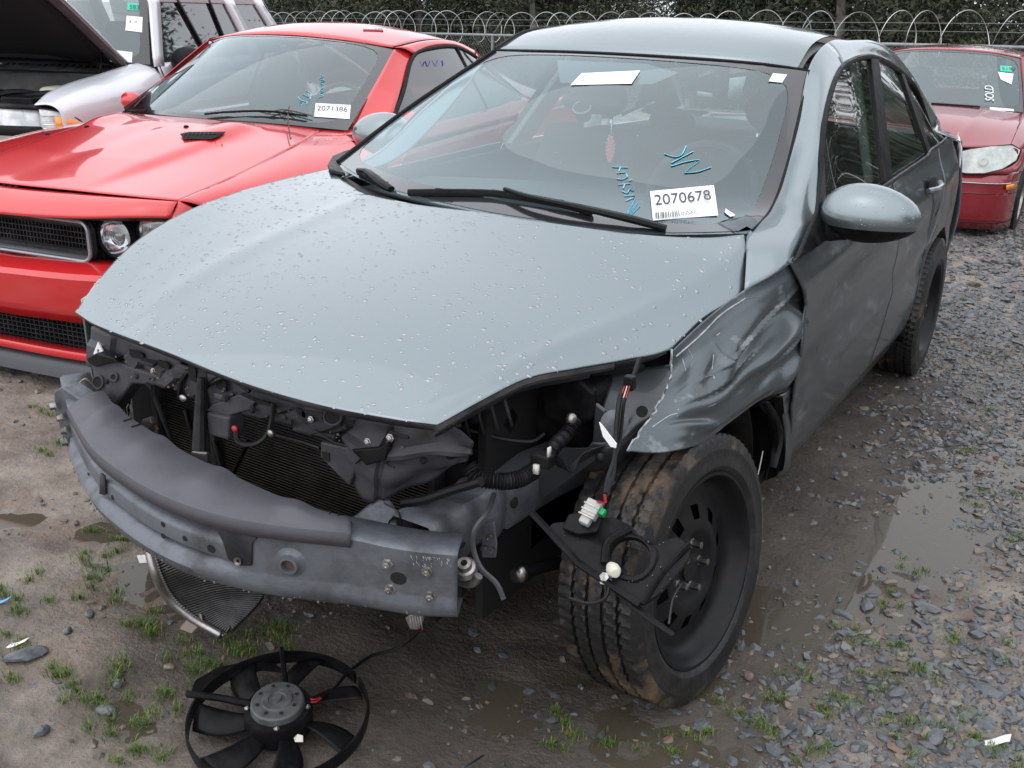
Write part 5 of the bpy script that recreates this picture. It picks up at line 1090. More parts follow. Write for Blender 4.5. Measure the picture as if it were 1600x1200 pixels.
# radiator fan on the ground
fc = P(432, 1128, Z=.05); fan = thing('radiator_fan', 'black plastic radiator fan with broken shroud ring and motor lying on the mud', 'fan', tuple(fc-A(0, 0, .05)))
f0 = P(283, 1120, Z=.05); f1 = P(580, 1110, Z=.05); FR = np.linalg.norm(f1-f0)/2; fc = (f0+f1)/2+A(.01, -.03, 0)
fc = A(.215, -.775, .05)
un = A(.06, -.10, 1); un /= np.linalg.norm(un); ua = np.cross([0, 1, 0], un); ua /= np.linalg.norm(ua); ub = np.cross(un, ua)
FR = .192
def fpt(r, t, h=0): return fc+ua*r*math.cos(t)+ub*r*math.sin(t)+un*h
rg_ = []
for k in range(97):
    t = 2*math.pi*k/96*.985+1.25; w1 = .004*math.sin(2*t)
    rg_.append([fpt(FR+w1, t, -.018), fpt(FR+.003+w1, t, .0), fpt(FR+.001+w1, t, .016), fpt(FR-.003+w1, t, .016), fpt(FR-.003+w1, t, -.018)])
MB().grid(np.array(rg_), cu=True).build('ring', BLK, fan)
for k in range(7):
    t0 = 2*math.pi*k/7+.35; g = []
    for i in range(9):
        r = .062+(FR-.068)*i/8; sw_ = -.22*(i/8)**1.5; wd = .30*(.065/ r)**.25*(1+.2*math.sin(3.14*i/8))
        g.append([fpt(r, t0+sw_+wd*(v-.5)*1.5, .012*(.5-v)*1.6+.004*math.sin(3.14*v)-.006) for v in np.linspace(0, 1, 7)])
    bl = sheet('blade', np.array(g), BLK, fan, thick=.003)
mt = MB(); mt.lathe([(.0, -.03), (.070, -.03), (.074, -.01), (.074, .022), (.070, .030), (.060, .031)], fc, un, 40); mot = mt.build('motor_housing', BLK, fan)
MB().lathe([(.060, .026), (.0575, .044), (.054, .048), (.034, .049), (.032, .052), (.020, .052), (.018, .049), (.010, .049), (.009, .057), (.0, .057)], fc, un, 48).build('motor', mat('dusty motor steel', (.07, .07, .075), .45, metal=.3, col2=(.12, .12, .12), vscale=30, rvar=.2), fan, sharp=30)
for k in range(8):
    t = k*.785+.2; MB().lathe([(0, .0505), (.0045, .0505)], fpt(.043, t), un, 10).build('vent_shade', DARK, mot)  # near-black discs on the motor painting the shade of vents
for k in range(6):
    t = k*1.047; MB().tube([fpt(.022, t, .0505), fpt(.032, t, .0505)], .0012, 4).build('motor_rib', BLKD, mot)
for k, t in enumerate((3.6, 5.2, .3, 1.9)): bolt(fpt(.066, t+.25, .03), un, .005, .004, STEEL, mot, 'screw')
fz = lambda x, y, z: P(x, y, Z=z)
for a_ in (((292, 1084), (340, 1090), (392, 1100)), ((440, 1014), (443, 1040), (446, 1070))):
    zz = (.075, .085, .085) if a_[0][0] < 400 else (.10, .095, .085); MB().tube([fz(x, y, z) for (x, y), z in zip(a_, zz)], [.006, .006, .007], 6, flat=1.5).build('shroud_arm', BLK, fan)
g = [fz(x, y, z) for x, y, z in ((296, 1090, .06), (306, 1066, .06), (340, 1046, .06), (390, 1036, .06), (430, 1040, .06), (445, 1052, .06), (410, 1048, .06), (350, 1062, .055), (312, 1088, .05))]
MB().plate(g, A(0, 0, .006)).build('shroud_piece', BLK, fan)
MB().plate([fz(466, 1148, .075), fz(474, 1150, .075), fz(474, 1160, .07), fz(462, 1160, .07), fz(460, 1154, .075)], A(0, -.002, .003)).build('warning_label', FROST, fan, smooth=False)
MB().tube([fz(481, 1092, .08), fz(490, 1093, .078), fz(500, 1090, .07)], .0022, 5, n=8).build('red_wire', REDW, fan); MB().tube([fz(480, 1096, .08), fz(492, 1097, .075), fz(502, 1091, .07)], .0022, 5, n=8).build('red_wire', REDW, fan)
cp2 = [fz(498, 1092, .07), fz(520, 1078, .045), fz(545, 1050, .02), fz(580, 1025, .012), fz(615, 1015, .014), fz(640, 1000, .04), P(655, 986, Z=.11), P(650, 978, Z=.2)]
MB().tube(cp2, [.0035, .004, .0042, .004, .0035, .0035, .003, .003], 7, n=60).build('power_cable', HOSE, fan)
MB().tube([P(655, 986, Z=.112), P(660, 982, Z=.125)], .004, 6).build('cable_tip', REDW, fan); rebase(fan)
tw = MB(); 
for k in range(4): tw.tube([fz(725+k*4, 1200-3*k, .012), fz(745+k*2, 1188-2*k, .02), fz(756, 1180, .014)], .0016, 4, n=8)
tag(tw.build('twig', BLK, None), 'small dark twig bundle on the mud right of the fan', 'twig')
# ---------------------------------------------------------------- the neighbours stand at an angle: each is built in its own frame
_C0, _M0 = CAM.copy(), CM.copy()
def frame(loc, deg):
    """measurements of the photograph are read in the car's own axes until leave()"""
    global CAM, CM
    a = -R_(deg); Rm = np.array([[math.cos(a), -math.sin(a), 0], [math.sin(a), math.cos(a), 0], [0, 0, 1]]); CAM = Rm @ (_C0-np.array(loc)); CM = Rm @ _M0
def leave():
    global CAM, CM
    CAM, CM = _C0.copy(), _M0.copy()
def sym(h, **k):
    h = np.asarray(h, float); m = h[::-1].copy(); m[:, 0] *= -1
    return np.vstack([m[:-1] if abs(h[0][0]) < 1e-6 else m, h])
def up(g): return 1 if gnormals(g).mean((0, 1))[2] > 0 else -1
def symsheet(name, rear, front, side, mat_, par, nu, nv, f=None, **k):
    """patch between a rear and a front half-row (centre outwards) along a side curve (rear to front)"""
    s = np.asarray(side, float); l = s.copy(); l[:, 0] *= -1; g = coons(sym(rear), sym(front), l, s, nu, nv)
    if f: g = bump(g, f, up(g))
    return sheet(name, g, mat_, par, **k), g
def both(f):
    for s in (1, -1): f(s, lambda *v: A(s*v[0], v[1], v[2]))
def arr(s, l): a = np.array(l, float); a[:, 0] *= s; return a
def side_skin(par, m, hw, y0, y1, z0, z1, wheels, wr, ny=70, nz=18, tuck=.05, bulge=None, nm='body_side'):
    for s in (1, -1):
        Y, Z = np.meshgrid(np.linspace(y0, y1, ny), np.linspace(0, 1, nz)); zt = np.interp(Y, *z1) if not np.isscalar(z1) else z1; zz = z0+(zt-z0)*Z
        for yc, zc in wheels:
            d = np.abs(Y-yc); top = zc+np.sqrt(np.clip(wr*wr-d*d, 0, 1)); zz = np.where((d < wr), np.maximum(zz, top*(1-Z)+zt*Z), zz)
        X = hw-tuck*((zz-.6)/.4)**2*np.where(zz < .6, 1.2, .6)-.04*np.clip((y0+.5-Y)/.5, 0, 1)**2
        if bulge is not None: X = X+bulge(Y, zz)
        sheet(nm, np.stack([s*X, Y, zz], 2), m, par, thick=.006)

# ---------------------------------------------------------------- the red muscle coupe
RL = (-2.29, .20, -.03); red = thing('coupe_car', 'bright red two-door muscle coupe with hood scoops parked left of the grey wreck', 'car', RL); red.rotation_euler = (0, 0, R_(10.3)); frame(RL, 10.3)
gapc = [(0, .10, .828), (.4, .105, .834), (.66, .12, .838), (.79, .17, .832)]; lead = [(0, .0, .735), (.4, .01, .752), (.68, .05, .775), (.80, .11, .775)]
g = coons(sym(gapc), sym(lead), arr(-1, [gapc[-1], lead[-1]]), [gapc[-1], lead[-1]], 60, 8); g = bump(g, lambda U, V: .012*np.sin(3.14*V), -1 if gnormals(g).mean((0, 1))[1] > 0 else 1); g[0] += A(0, -.004, -.004); sheet('nose_panel', g, RED, red, thick=.005)
under = [(0, .10, .715), (.4, .10, .73), (.68, .12, .75), (.80, .16, .755)]; sheet('nose_lip', coons(sym(lead), sym(under), [arr(-1, [lead[-1]])[0], arr(-1, [under[-1]])[0]], [lead[-1], under[-1]], 50, 3), BLKD, red)
MB().plate([A(-.86, .17, .77), A(.86, .17, .77), A(.86, .17, .53), A(-.86, .17, .53)], A(0, .02, 0)).build('front_mask', BLK, red, smooth=False)
def rrect(x0, x1, z0, z1, r, Y, n=6):
    o = []
    for cx, cz, a in ((x1-r, z1-r, 0), (x0+r, z1-r, 1), (x0+r, z0+r, 2), (x1-r, z0+r, 3)):
        for k in range(n): t = math.pi/2*(a+k/(n-1)); o.append(A(cx+r*math.cos(t), Y, cz+r*math.sin(t)))
    return o
x0, x1, zA, zB = -.41, .41, .565, .725; YF = .075
MB().tube(rrect(x0, x1, zA, zB, .04, YF), .0085, 8, closed=True).build('grille_frame', mat('satin grey frame', (.32, .33, .36), .3, metal=.6), red)
MB().tube(rrect(x0+.012, x1-.012, zA+.012, zB-.012, .035, YF+.03), .02, 6, closed=True, flat=.6).build('grille_surround', BLKD, red)
gm = MB(); n_ = 44
for k in range(n_): gm.box((x0+(x1-x0)*(k+.5)/n_, YF+.055, (zA+zB)/2), (.004, .014, zB-zA))
for k in range(7): gm.box((0, YF+.05, zA+(zB-zA)*(k+.5)/7), (x1-x0, .014, .004))
o = gm.build('grille_mesh', BLKD, red, smooth=False); o['kind'] = 'stuff'
MB().plate([A(x0+.01, YF+.005, zA+.006), A(x1-.01, YF+.005, zA+.006), A(x1-.02, YF+.05, zA+.035), A(x0+.02, YF+.05, zA+.035)], A(0, 0, .003)).build('grille_ledge', mat('grey plastic ledge', (.09, .09, .10), .4), red)
MB().plate([A(x0, YF+.07, zA), A(x1, YF+.07, zA), A(x1, YF+.07, zB), A(x0, YF+.07, zB)], A(0, .01, 0)).build('grille_back', DARK, red, smooth=False)
GLS = mat('dark lamp glass', (.2, .22, .24), .05, metal=.6, coat=1); CLEAR = glass('clear cover', (.92, .94, .95), .02, (.8, .8, .8), inner=1.0)
def round_lamp(par, c, r, ax=(0, -1, 0)):
    c = A(*c); ax = A(*ax)
    l = MB().lathe([(r*1.22, -.05), (r*1.18, -.02), (r*1.05, .0), (r, -.012)], c, ax, 40).build('lamp_bezel', BLK, par)
    MB().lathe([(r, -.012), (r*.92, -.03), (r*.66, -.05), (r*.52, -.055)], c, ax, 40).build('reflector', CHROME, l)
    MB().lathe([(r*.54, -.05), (r*.56, -.03), (r*.48, -.02), (r*.40, -.03)], c, ax, 32).build('inner_ring', CHROME, l); MB().ball(c-ax*.045, r*.4, 20, 10).build('projector', GLS, l)
    MB().lathe([(r*1.0, -.012), (r*.7, .0), (r*.3, .006), (0, .007)], c, ax, 40).build('lens', CLEAR, l)
for x, y, z in ((.515, .10, .672), (.695, .12, .700)):
    for s in (1, -1): round_lamp(red, (s*x, y, z), .078)
def rw_(z, yc, x1=.93, y1=.30, n=7): return [(x, yc+(y1-.0)*(x/x1)**4 if x > 0 else yc, z) for x in np.linspace(0, x1, n)]+[(.962, .55, z)]
def lift(r, k): return [(a, b, c+k*a) for a, b, c in r]
rows = [lift(rw_(.555, .10), .03), lift(rw_(.550, .03), .03), lift(rw_(.525, -.035), .03), lift(rw_(.505, -.045), .03), lift(rw_(.45, -.035), .02), lift(rw_(.38, -.02), .02), lift(rw_(.315, .0), .03)]
sheet('front_bumper', np.array([cr(sym(r), 70) for r in rows]), RED, red, thick=.005, sharp=20)
MB().box((0, .10, .54), (1.70, .12, .02)).build('mask_ledge', BLKD, red)
sheet('bumper_lip', np.array([cr(sym(rw_(z, y)), 50) for z, y in ((.20, .03), (.195, -.01), (.17, -.02))]), RED, red, thick=.008)
for s in (1, -1): sheet('bumper_corner', coons(arr(s, [(.44, .02, .325), (.7, .06, .335), (.93, .28, .345), (.962, .55, .34)]), arr(s, [(.50, .02, .195), (.7, .07, .195), (.93, .29, .19), (.962, .55, .19)]), arr(s, [(.40, .02, .325), (.44, .02, .28), (.50, .02, .195)]), arr(s, [(.962, .55, .34), (.962, .55, .19)]), 20, 8), RED, red, thick=.006)
gm = MB()
for k in range(40): gm.box((-.5+k/39, .07, .26), (.005, .014, .14))
for k in range(7): gm.box((0, .065, .20+.02*k), (1.0, .014, .004))
o = gm.build('lower_grille', BLKD, red, smooth=False); o['kind'] = 'stuff'
MB().plate([A(-.6, .10, .18), A(.6, .10, .18), A(.6, .10, .35), A(-.6, .10, .35)], A(0, .02, 0)).build('lower_grille_back', DARK, red, smooth=False)
sheet('chin_spoiler', np.array([cr(sym(rw_(z, y)), 50) for z, y in ((.165, .0), (.12, -.02), (.085, -.03), (.085, .05))]), mat('grey black spoiler', (.05, .05, .06), .4), red, thick=.006)
rear = [(0, 1.25, .995), (.25, 1.28, .992), (.45, 1.36, .985), (.60, 1.50, .968)]; sideH = [(.60, 1.50, .968), (.70, 1.05, .928), (.76, .60, .876), (.79, .17, .832)]
def redhood(U, V):
    x = np.abs(U-.5)*2; wd = .62-.16*V; ctr = 1/(1+np.exp((x-wd)/.018)); d = .022*ctr*np.clip(V*6, 0, 1)*np.clip((1-V)*3.2, 0, 1)**.8+.010*np.sin(3.14*U)
    d = d+.020*np.exp(-((x-.50)/.13)**2)*np.exp(-((V-.18)/.13)**4)*np.where(V > .05, 1, 0)*np.clip((V-.04)*9, 0, 1)
    return d-.004*np.exp(-(x/.10)**2)*np.clip(V*4, 0, 1)*np.clip((1-V)*4, 0, 1)
rh, gH = symsheet('hood', rear, gapc, sideH, RED, red, 140, 60, redhood, thick=.004, sharp=35); RHB = bvh_of(rh)
q = [on(RHB, x, y, .010) for x, y in ((282, 213), (296, 210), (352, 209), (343, 216), (330, 221), (288, 221))]; MB().plate(q, A(0, 0, .002)).build('hood_vent', DARK, rh)
vm = MB()
for k in range(9): vm.tube([on(RHB, 290+6.2*k, 211, .015), on(RHB, 287+6.2*k, 220, .015)], .0016, 4)
vm.tube([on(RHB, 288, 215, .015), on(RHB, 346, 214, .015)], .002, 4); o = vm.build('vent_mesh', BLKD, rh); o['kind'] = 'stuff'
for x, y in ((136, 199), (291, 199), (75, 211)): MB().ball(on(RHB, x, y, .004), (.012, .014, .007)).build('washer_nozzle', BLK, rh)
def redside(s, f):
    top = arr(s, sideH[::-1]); out = arr(s, [(.87, .28, .765), (.93, .60, .80), (.95, 1.05, .84), (.94, 1.50, .87), (.90, 1.62, .91)]); top = np.vstack([top, arr(s, [(.70, 1.60, .965)])])
    g = coons(top, out, [top[0], out[0]], [top[-1], out[-1]], 40, 14); sheet('front_fender', bump(g, lambda U, V: .018*np.sin(3.14*V), up(g)), RED, red, thick=.004)
    sheet('nose_corner', coons(arr(s, [(.79, .17, .832), (.87, .28, .765), (.93, .60, .80)]), arr(s, [(.80, .11, .775), (.85, .27, .72), (.945, .50, .56)]), arr(s, [(.79, .17, .832), (.80, .11, .775)]), arr(s, [(.93, .60, .80), (.945, .50, .56)]), 12, 10), RED, red, thick=.004)
    pb = arr(s, [(.70, 1.60, .975), (.86, 1.72, .965)]); pt = arr(s, [(.63, 2.20, 1.335), (.67, 2.36, 1.325)])
    g = coons(pt, pb, [pt[0], (pt[0]+pb[0])/2+f(.01, 0, .01), pb[0]], [pt[1], (pt[1]+pb[1])/2+f(.0, 0, .015), pb[1]], 8, 20); sheet('windscreen_pillar', g, RED, red, thick=.004)
    ro = arr(s, [(.86, 1.72, .965), (.79, 2.0, 1.12), (.70, 2.30, 1.30), (.69, 2.52, 1.335), (.68, 2.90, 1.335), (.68, 3.20, 1.27), (.74, 3.45, 1.14), (.84, 3.60, 1.02)])
    MB().tube(ro, .012, 8, n=50).build('window_seal', RUB, red); wb = arr(s, [(.88, 1.75, .955), (.89, 2.4, .965), (.89, 3.0, .98), (.86, 3.60, 1.01)])
    w_ = sheet('side_window', coons(ro[:-1], wb, [ro[0], wb[0]], [ro[-2], wb[-1]], 30, 10), TINT, red, thick=0)
    MB().tube([ro[4]+f(.004, 0, 0), f(.885, 2.92, .98)], .010, 6).build('window_pillar', RUB, red); MB().tube([ro[5]+f(.004, 0, 0), f(.88, 3.15, .98)], .006, 6).build('window_pillar', ALU, red)
    sheet('belt_panel', coons(wb, arr(s, [(.94, 1.62, .89), (.95, 2.4, .90), (.955, 3.1, .91), (.95, 3.8, .93)]), [wb[0], f(.94, 1.62, .89)], [wb[-1], f(.95, 3.8, .93)], 20, 5), RED, red, thick=.004)
    rt = arr(s, [(.62, 2.22, 1.345), (.63, 2.6, 1.375), (.61, 3.0, 1.36), (.58, 3.4, 1.30)]); rl_ = ro[2:6]+f(.0, 0, .012)
    g = coons(rt, rl_, [rt[0], rl_[0]], [rt[-1], rl_[-1]], 24, 8); sheet('roof_rail', bump(g, lambda U, V: .014*np.sin(3.14*V), up(g)), RED, red, thick=.004)
    sheet('rear_quarter', coons([rt[-1], f(.60, 3.9, 1.12), f(.64, 4.3, 1.0)], [rl_[-1], f(.84, 3.60, 1.02), f(.95, 4.3, .94), f(.93, 4.8, .92)], [rt[-1], rl_[-1]], [f(.64, 4.3, 1.0), f(.93, 4.8, .92)], 24, 10), RED, red, thick=.004)
    MB().ball(f(.92, 1.84, 1.0), (.07, .05, .05), 20, 12).build('side_mirror', RED, red); MB().tube([f(.86, 1.88, .96), f(.90, 1.85, .98)], .03, 8).build('mirror_arm', RED, red)
    return w_
RW2 = {s: redside(s, lambda *v, s=s: A(s*v[0], v[1], v[2])) for s in (1, -1)}
side_skin(red, RED, .96, .52, 4.85, .17, ([.5, .9, 1.6, 3.2, 4.85], [.72, .80, .86, .90, .93]), ((.97, .33), (3.92, .33)), .37)
gW = coons(sym([(0, 2.06, 1.385), (.35, 2.10, 1.372), (.62, 2.22, 1.335)]), sym([(0, 1.24, 1.005), (.35, 1.32, 1.0), (.72, 1.54, .965)]), arr(-1, [(.62, 2.22, 1.335), (.675, 1.90, 1.155), (.72, 1.54, .965)]), [(.62, 2.22, 1.335), (.675, 1.90, 1.155), (.72, 1.54, .965)], 44, 30)
sg = up(gW); gW = bump(gW, lambda U, V: .03*np.sin(3.14*U)*np.sin(3.14*V)**.6, sg); rws = sheet('windscreen', gW, WSG, red, thick=0); RWB = bvh_of(rws); frame_ring(gW, .002*sg, (.04, .04, .02, .03), 'windscreen_border', FRIT, rws)
_, pq = sticker('lot_sticker', RWB, [(493, 162), (548, 165), (546, 187), (491, 183)], WHITE, rws)
ux, uy = pq[1]-pq[0], pq[0]-pq[3]; text_on('2071386', pq[0]-uy*.55+ux*.05, ux, uy, np.linalg.norm(uy)*.36, INK, 'lot_number', rws, .002, np.linalg.norm(ux)*.85)
stroke('marker_writing', RWB, [[(466, 152), (470, 157), (480, 160), (478, 163)], [(478, 142), (486, 147), (484, 156)], [(474, 148), (482, 152)], [(468, 160), (474, 161), (470, 165)]], .0025, CYAN, rws)
stroke('marker_writing', RWB, [[(498, 153), (505, 150), (499, 147), (505, 144), (500, 141), (505, 138), (499, 135), (506, 133), (500, 130), (507, 127), (499, 124), (505, 120), (501, 117)]], .002, CYAN, rws)
gr2 = coons(sym([(0, 2.09, 1.392), (.35, 2.12, 1.378), (.62, 2.22, 1.345)]), sym([(0, 3.55, 1.32), (.58, 3.4, 1.30)]), arr(-1, [(.62, 2.22, 1.345), (.63, 2.6, 1.375), (.61, 3.0, 1.36), (.58, 3.4, 1.30)]), [(.62, 2.22, 1.345), (.63, 2.6, 1.375), (.61, 3.0, 1.36), (.58, 3.4, 1.30)], 30, 24)
gr2 = bump(gr2, lambda U, V: .05*np.sin(3.14*U)**.7*np.sin(3.14*V)**.6, up(gr2)); rroof = sheet('roof', gr2, RED, red, thick=.004)
for k in (0, -1): MB().tube(gr2[:, k]+A(0, 0, .003), .005, 5).build('roof_seam', DARK, rroof)
ab_ = bvh_of(rroof); MB().plate([on(ab_, x, y, .002) for x, y in ((567, 46), (597, 47), (599, 50), (568, 49))], A(0, .0, .007)).build('antenna_base', REDD, rroof)
RSB = bvh_of(RW2[1]); stroke('marker_writing', RSB, [[(657, 96), (660, 104), (664, 96), (668, 104), (672, 95)], [(676, 95), (680, 103), (684, 94)], [(686, 100), (690, 94), (692, 103)]], .0035, PURP, RW2[1])
sheet('trunk_lid', coons([A(-.64, 4.3, 1.0), A(.64, 4.3, 1.0)], [A(-.93, 4.84, .92), A(.93, 4.84, .92)], [A(-.64, 4.3, 1.0), A(-.93, 4.84, .92)], [A(.64, 4.3, 1.0), A(.93, 4.84, .92)], 12, 6), RED, red)
sheet('rear_window', coons([A(-.57, 3.42, 1.30), A(.57, 3.42, 1.30)], [A(-.64, 4.28, 1.0), A(.64, 4.28, 1.0)], [A(-.57, 3.42, 1.30), A(-.64, 4.28, 1.0)], [A(.57, 3.42, 1.30), A(.64, 4.28, 1.0)], 8, 8), TINT, red, thick=0)
MB().plate([A(-.93, 4.86, .2), A(.93, 4.86, .2), A(.93, 4.86, .92), A(-.93, 4.86, .92)], A(0, .04, 0)).build('rear_bumper', RED, red)
MB().box((0, 2.6, .2), (1.7, 4.2, .06)).build('floor_pan', DARK, red, smooth=False); MB().plate([A(-.9, 1.45, .2), A(.9, 1.45, .2), A(.85, 1.45, .93), A(-.85, 1.45, .93)], A(0, .03, 0)).build('bulkhead', DARK, red, smooth=False)
MB().plate([A(-.8, 1.50, .95), A(.8, 1.50, .95), A(.8, 1.95, .95), A(-.8, 1.95, .95)], A(0, 0, -.05)).build('dashboard', DASH, red)
for x in (-.38, .38): sb = MB().ball((x, 2.55, .85), (.24, .12, .36)).build('seat', FABRIC, red); MB().ball((x, 2.60, 1.19), (.12, .06, .08)).build('headrest', FABRIC, sb)
sw = MB(); c0 = A(.37, 2.02, .98); sw.tube([c0+.18*(math.cos(t)*A(1, 0, 0)+math.sin(t)*A(0, .38, .92)) for t in np.linspace(0, 6.283, 25)[:-1]], .014, 7, closed=True); sw.build('steering_wheel', BLKD, red)
for y in (.97, 3.92):
    for s in (1, -1): wheel(red, (s*.83, y, .36), (s, 0, 0), R=.35, rimr=.24, tm=TYB, rm=ALU, seg=96, steel=False, spokes=5)
sheet('cowl_panel', coons(sym([(0, 1.24, 1.0), (.35, 1.32, .995), (.70, 1.60, .97)]), sym([(0, 1.25, .985), (.25, 1.28, .983), (.45, 1.36, .975), (.62, 1.50, .965)]), [(-.70, 1.60, .97), (-.62, 1.50, .965)], [(.70, 1.60, .97), (.62, 1.50, .965)], 30, 3), BLKD, red)
for a in ([(322, 183), (360, 180), (420, 179), (480, 186)], [(180, 184), (205, 180), (230, 183)]): MB().tube([on(RWB, x, y, .02) for x, y in a], .006, 6, n=16).build('wiper', BLK, red)
tw2 = MB()
for pts in ([(415, 182), (440, 175), (470, 180), (488, 185)], [(405, 178), (430, 183), (450, 176), (462, 184)], [(452, 170), (450, 180), (455, 196), (455, 222)], [(436, 176), (446, 186)]):
    tw2.tube([on(RHB, x, y, .02) if y > 195 else on(RWB, x, y, .015) for x, y in pts], .003, 5, n=12)
tw2 = tw2.build('twig', mat('brown twig', (.08, .05, .035), .7), None); tw2.location = RL; tw2.rotation_euler = (0, 0, R_(10.3)); tag(tw2, 'thin dead twig caught by the wiper at the base of the red coupe windscreen', 'twig')
leave()

# ---------------------------------------------------------------- silver white sport utility, hood up
SL = (-4.53, 1.11, -.03); suv = thing('utility_vehicle', 'silver white sport utility vehicle with its hood propped open at far left', 'car', SL); suv.rotation_euler = (0, 0, R_(24.7)); frame(SL, 24.7)
for s in (1, -1):
    f = lambda *v: A(s*v[0], v[1], v[2])
    ft = arr(s, [(.70, .10, .965), (.71, .22, 1.02), (.72, .45, 1.065), (.73, .78, 1.10), (.75, 1.12, 1.14), (.76, 1.30, 1.15)]); fm_ = arr(s, [(.84, .12, .93), (.88, .25, .955), (.905, .45, .98), (.91, .8, 1.0), (.91, 1.12, 1.02), (.91, 1.30, 1.03)])
    fb = fm_.copy(); fb[:, 2] = .80; fb[:, 0] += s*.012; g = net([ft, (ft+fm_)/2+f(.02, 0, .02), fm_, fb], 40, 20); sheet('front_fender', g, SILV, suv, thick=.005)
side_skin(suv, SILV, .925, .14, 4.08, .36, ([0, .4, 1.3, 4.6], [.78, .80, 1.03, 1.06]), ((.85, .36), (3.2, .36)), .41, tuck=.02)
def px_(z): return np.interp(z, [1.0, 1.15, 1.55, 1.70], [.90, .855, .755, .70])
def cabin(s, f):
    ys = np.linspace(1.31, 4.06, 30); zs = [1.02, 1.10, 1.15]
    sheet('belt_panel', np.array([[f(px_(z)+.012, y, z) for y in ys] for z in zs]), SILV, suv, thick=.008)
    for nm, a, b, c, d in (('windscreen_pillar', 1.28, 1.40, 1.50, 1.64), ('door_pillar', 2.14, 2.18, 1.90, 1.94), ('door_pillar', 2.57, 2.60, 2.46, 2.49), ('rear_pillar', 3.0, 3.2, 2.76, 2.95), ('rear_pillar', 3.78, 4.06, 3.40, 3.58)):
        q = np.array([[f(px_(z)+.01, np.interp(z, [1.15, 1.56], [e0, e1]), z) for e0, e1 in ((a, c), ((a+b)/2, (c+d)/2), (b, d))] for z in np.linspace(1.13, 1.60, 8)]); sheet(nm, q, SILV if nm != 'door_pillar' else BLK, suv, thick=.02)
    sheet('roof_rail', np.array([[f(px_(z)+.01, y, z) for y in np.linspace(1.50, 3.58, 20)] for z in (1.545, 1.62, 1.70)]), SILV, suv, thick=.01)
    ws = [sheet('side_window', np.array([[f(px_(z)+.002, np.interp(z, [1.15, 1.56], [a, c])+u*(np.interp(z, [1.15, 1.56], [b, d])-np.interp(z, [1.15, 1.56], [a, c])), z) for u in np.linspace(0, 1, 6)] for z in np.linspace(1.14, 1.56, 6)]), m, suv, thick=0)
          for a, b, c, d, m in ((1.38, 2.16, 1.60, 1.92, SIDEG), (2.16, 2.58, 1.92, 2.48, TINT), (2.58, 3.02, 2.48, 2.78, TINT), (3.18, 3.80, 2.93, 3.42, TINT))]
    q = [f(.875, 1.36, 1.12), f(.85, 1.62, 1.17), f(.80, 1.72, 1.50), f(.79, 1.60, 1.52), f(.84, 1.42, 1.22)]
    MB().ball(f(1.02, 1.48, 1.16), (.13, .08, .10), 18, 12).build('side_mirror', BLK, suv); MB().tube([f(.88, 1.55, 1.13), f(.98, 1.50, 1.14)], .035, 8).build('mirror_arm', BLK, suv)
both(cabin)
MB().tube([A(.925, 1.31, z) for z in (.5, .8, 1.03)]+[A(.875, 1.33, 1.14)], .004, 5).build('door_gap', DARK, suv)
sheet('roof', np.array([[A(u*.715, y, 1.70+.06*(1-abs(u)**3)) for y in np.linspace(1.50, 3.60, 20)] for u in np.linspace(-1, 1, 16)]), SILV, suv, thick=.01)
g = coons(sym([(0, 1.40, 1.66), (.73, 1.54, 1.64)]), sym([(0, 1.05, 1.17), (.40, 1.10, 1.165), (.83, 1.29, 1.14)]), arr(-1, [(.73, 1.54, 1.64), (.83, 1.29, 1.14)]), [(.73, 1.54, 1.64), (.83, 1.29, 1.14)], 30, 16); sws = sheet('windscreen', g, WSG, suv, thick=0); SWB = bvh_of(sws)
frame_ring(g, .003*up(g), (.035, .035, .06, .04), 'windscreen_border', FRIT, sws)
_, pq = sticker('date_sticker', SWB, [(199, 5), (217, 6), (217, 17), (199, 16)], TEAL, sws); text_on('583', pq[3]+(pq[1]-pq[0])*.18+(pq[0]-pq[3])*.15, pq[1]-pq[0], pq[0]-pq[3], np.linalg.norm(pq[0]-pq[3])*.6, INK, 'print', sws, .002)
_, pq = sticker('lot_sticker', SWB, [(198, 25), (223, 27), (222, 51), (196, 48)], WHITE, sws); text_on('8  14', pq[3]+(pq[1]-pq[0])*.2+(pq[0]-pq[3])*.55, pq[1]-pq[0], pq[0]-pq[3], np.linalg.norm(pq[0]-pq[3])*.15, INK, 'print', sws, .002)
sticker('lot_sticker', SWB, [(175, 78), (207, 82), (206, 98), (184, 96)], WHITE, sws); sticker('lot_sticker', SWB, [(85, -6), (107, -2), (100, 12), (88, 4)], WHITE, sws)
sheet('cowl_panel', coons(sym([(0, 1.04, 1.165), (.40, 1.09, 1.16), (.77, 1.23, 1.14)]), sym([(0, .86, 1.11), (.40, .90, 1.105), (.77, 1.05, 1.09)]), [(-.77, 1.23, 1.14), (-.77, 1.05, 1.09)], [(.77, 1.23, 1.14), (.77, 1.05, 1.09)], 30, 4), BLKD, suv)
for k in range(34):
    x = -.70+.042*k; y = .90+.15*(abs(x)/.77)**2; MB().box((x, y+.07, 1.135), (.014, .10, .012)).build('cowl_slat', BLK if x > 0 else ALU, suv)
MB().plate([A(-.75, .86, .6), A(.75, .86, .6), A(.75, .92, 1.09), A(-.75, .92, 1.09)], A(0, .03, 0)).build('bulkhead', mat('olive grey metal', (.10, .10, .09), .5, col2=(.04, .04, .04), vscale=6), suv)
MB().box((0, .45, .82), (1.44, .95, .04)).build('engine_bay_floor', DARK, suv); MB().box((.0, .45, .90), (.8, .55, .14)).build('engine', BLKD, suv, bevel=.04)
for k in range(5): MB().tube([A(-.4+.2*k, .15, .95), A(-.3+.22*k, .42, 1.0), A(-.2+.2*k, .7, .96)], .022, 7, n=10).build('engine_hose', HOSE, suv)
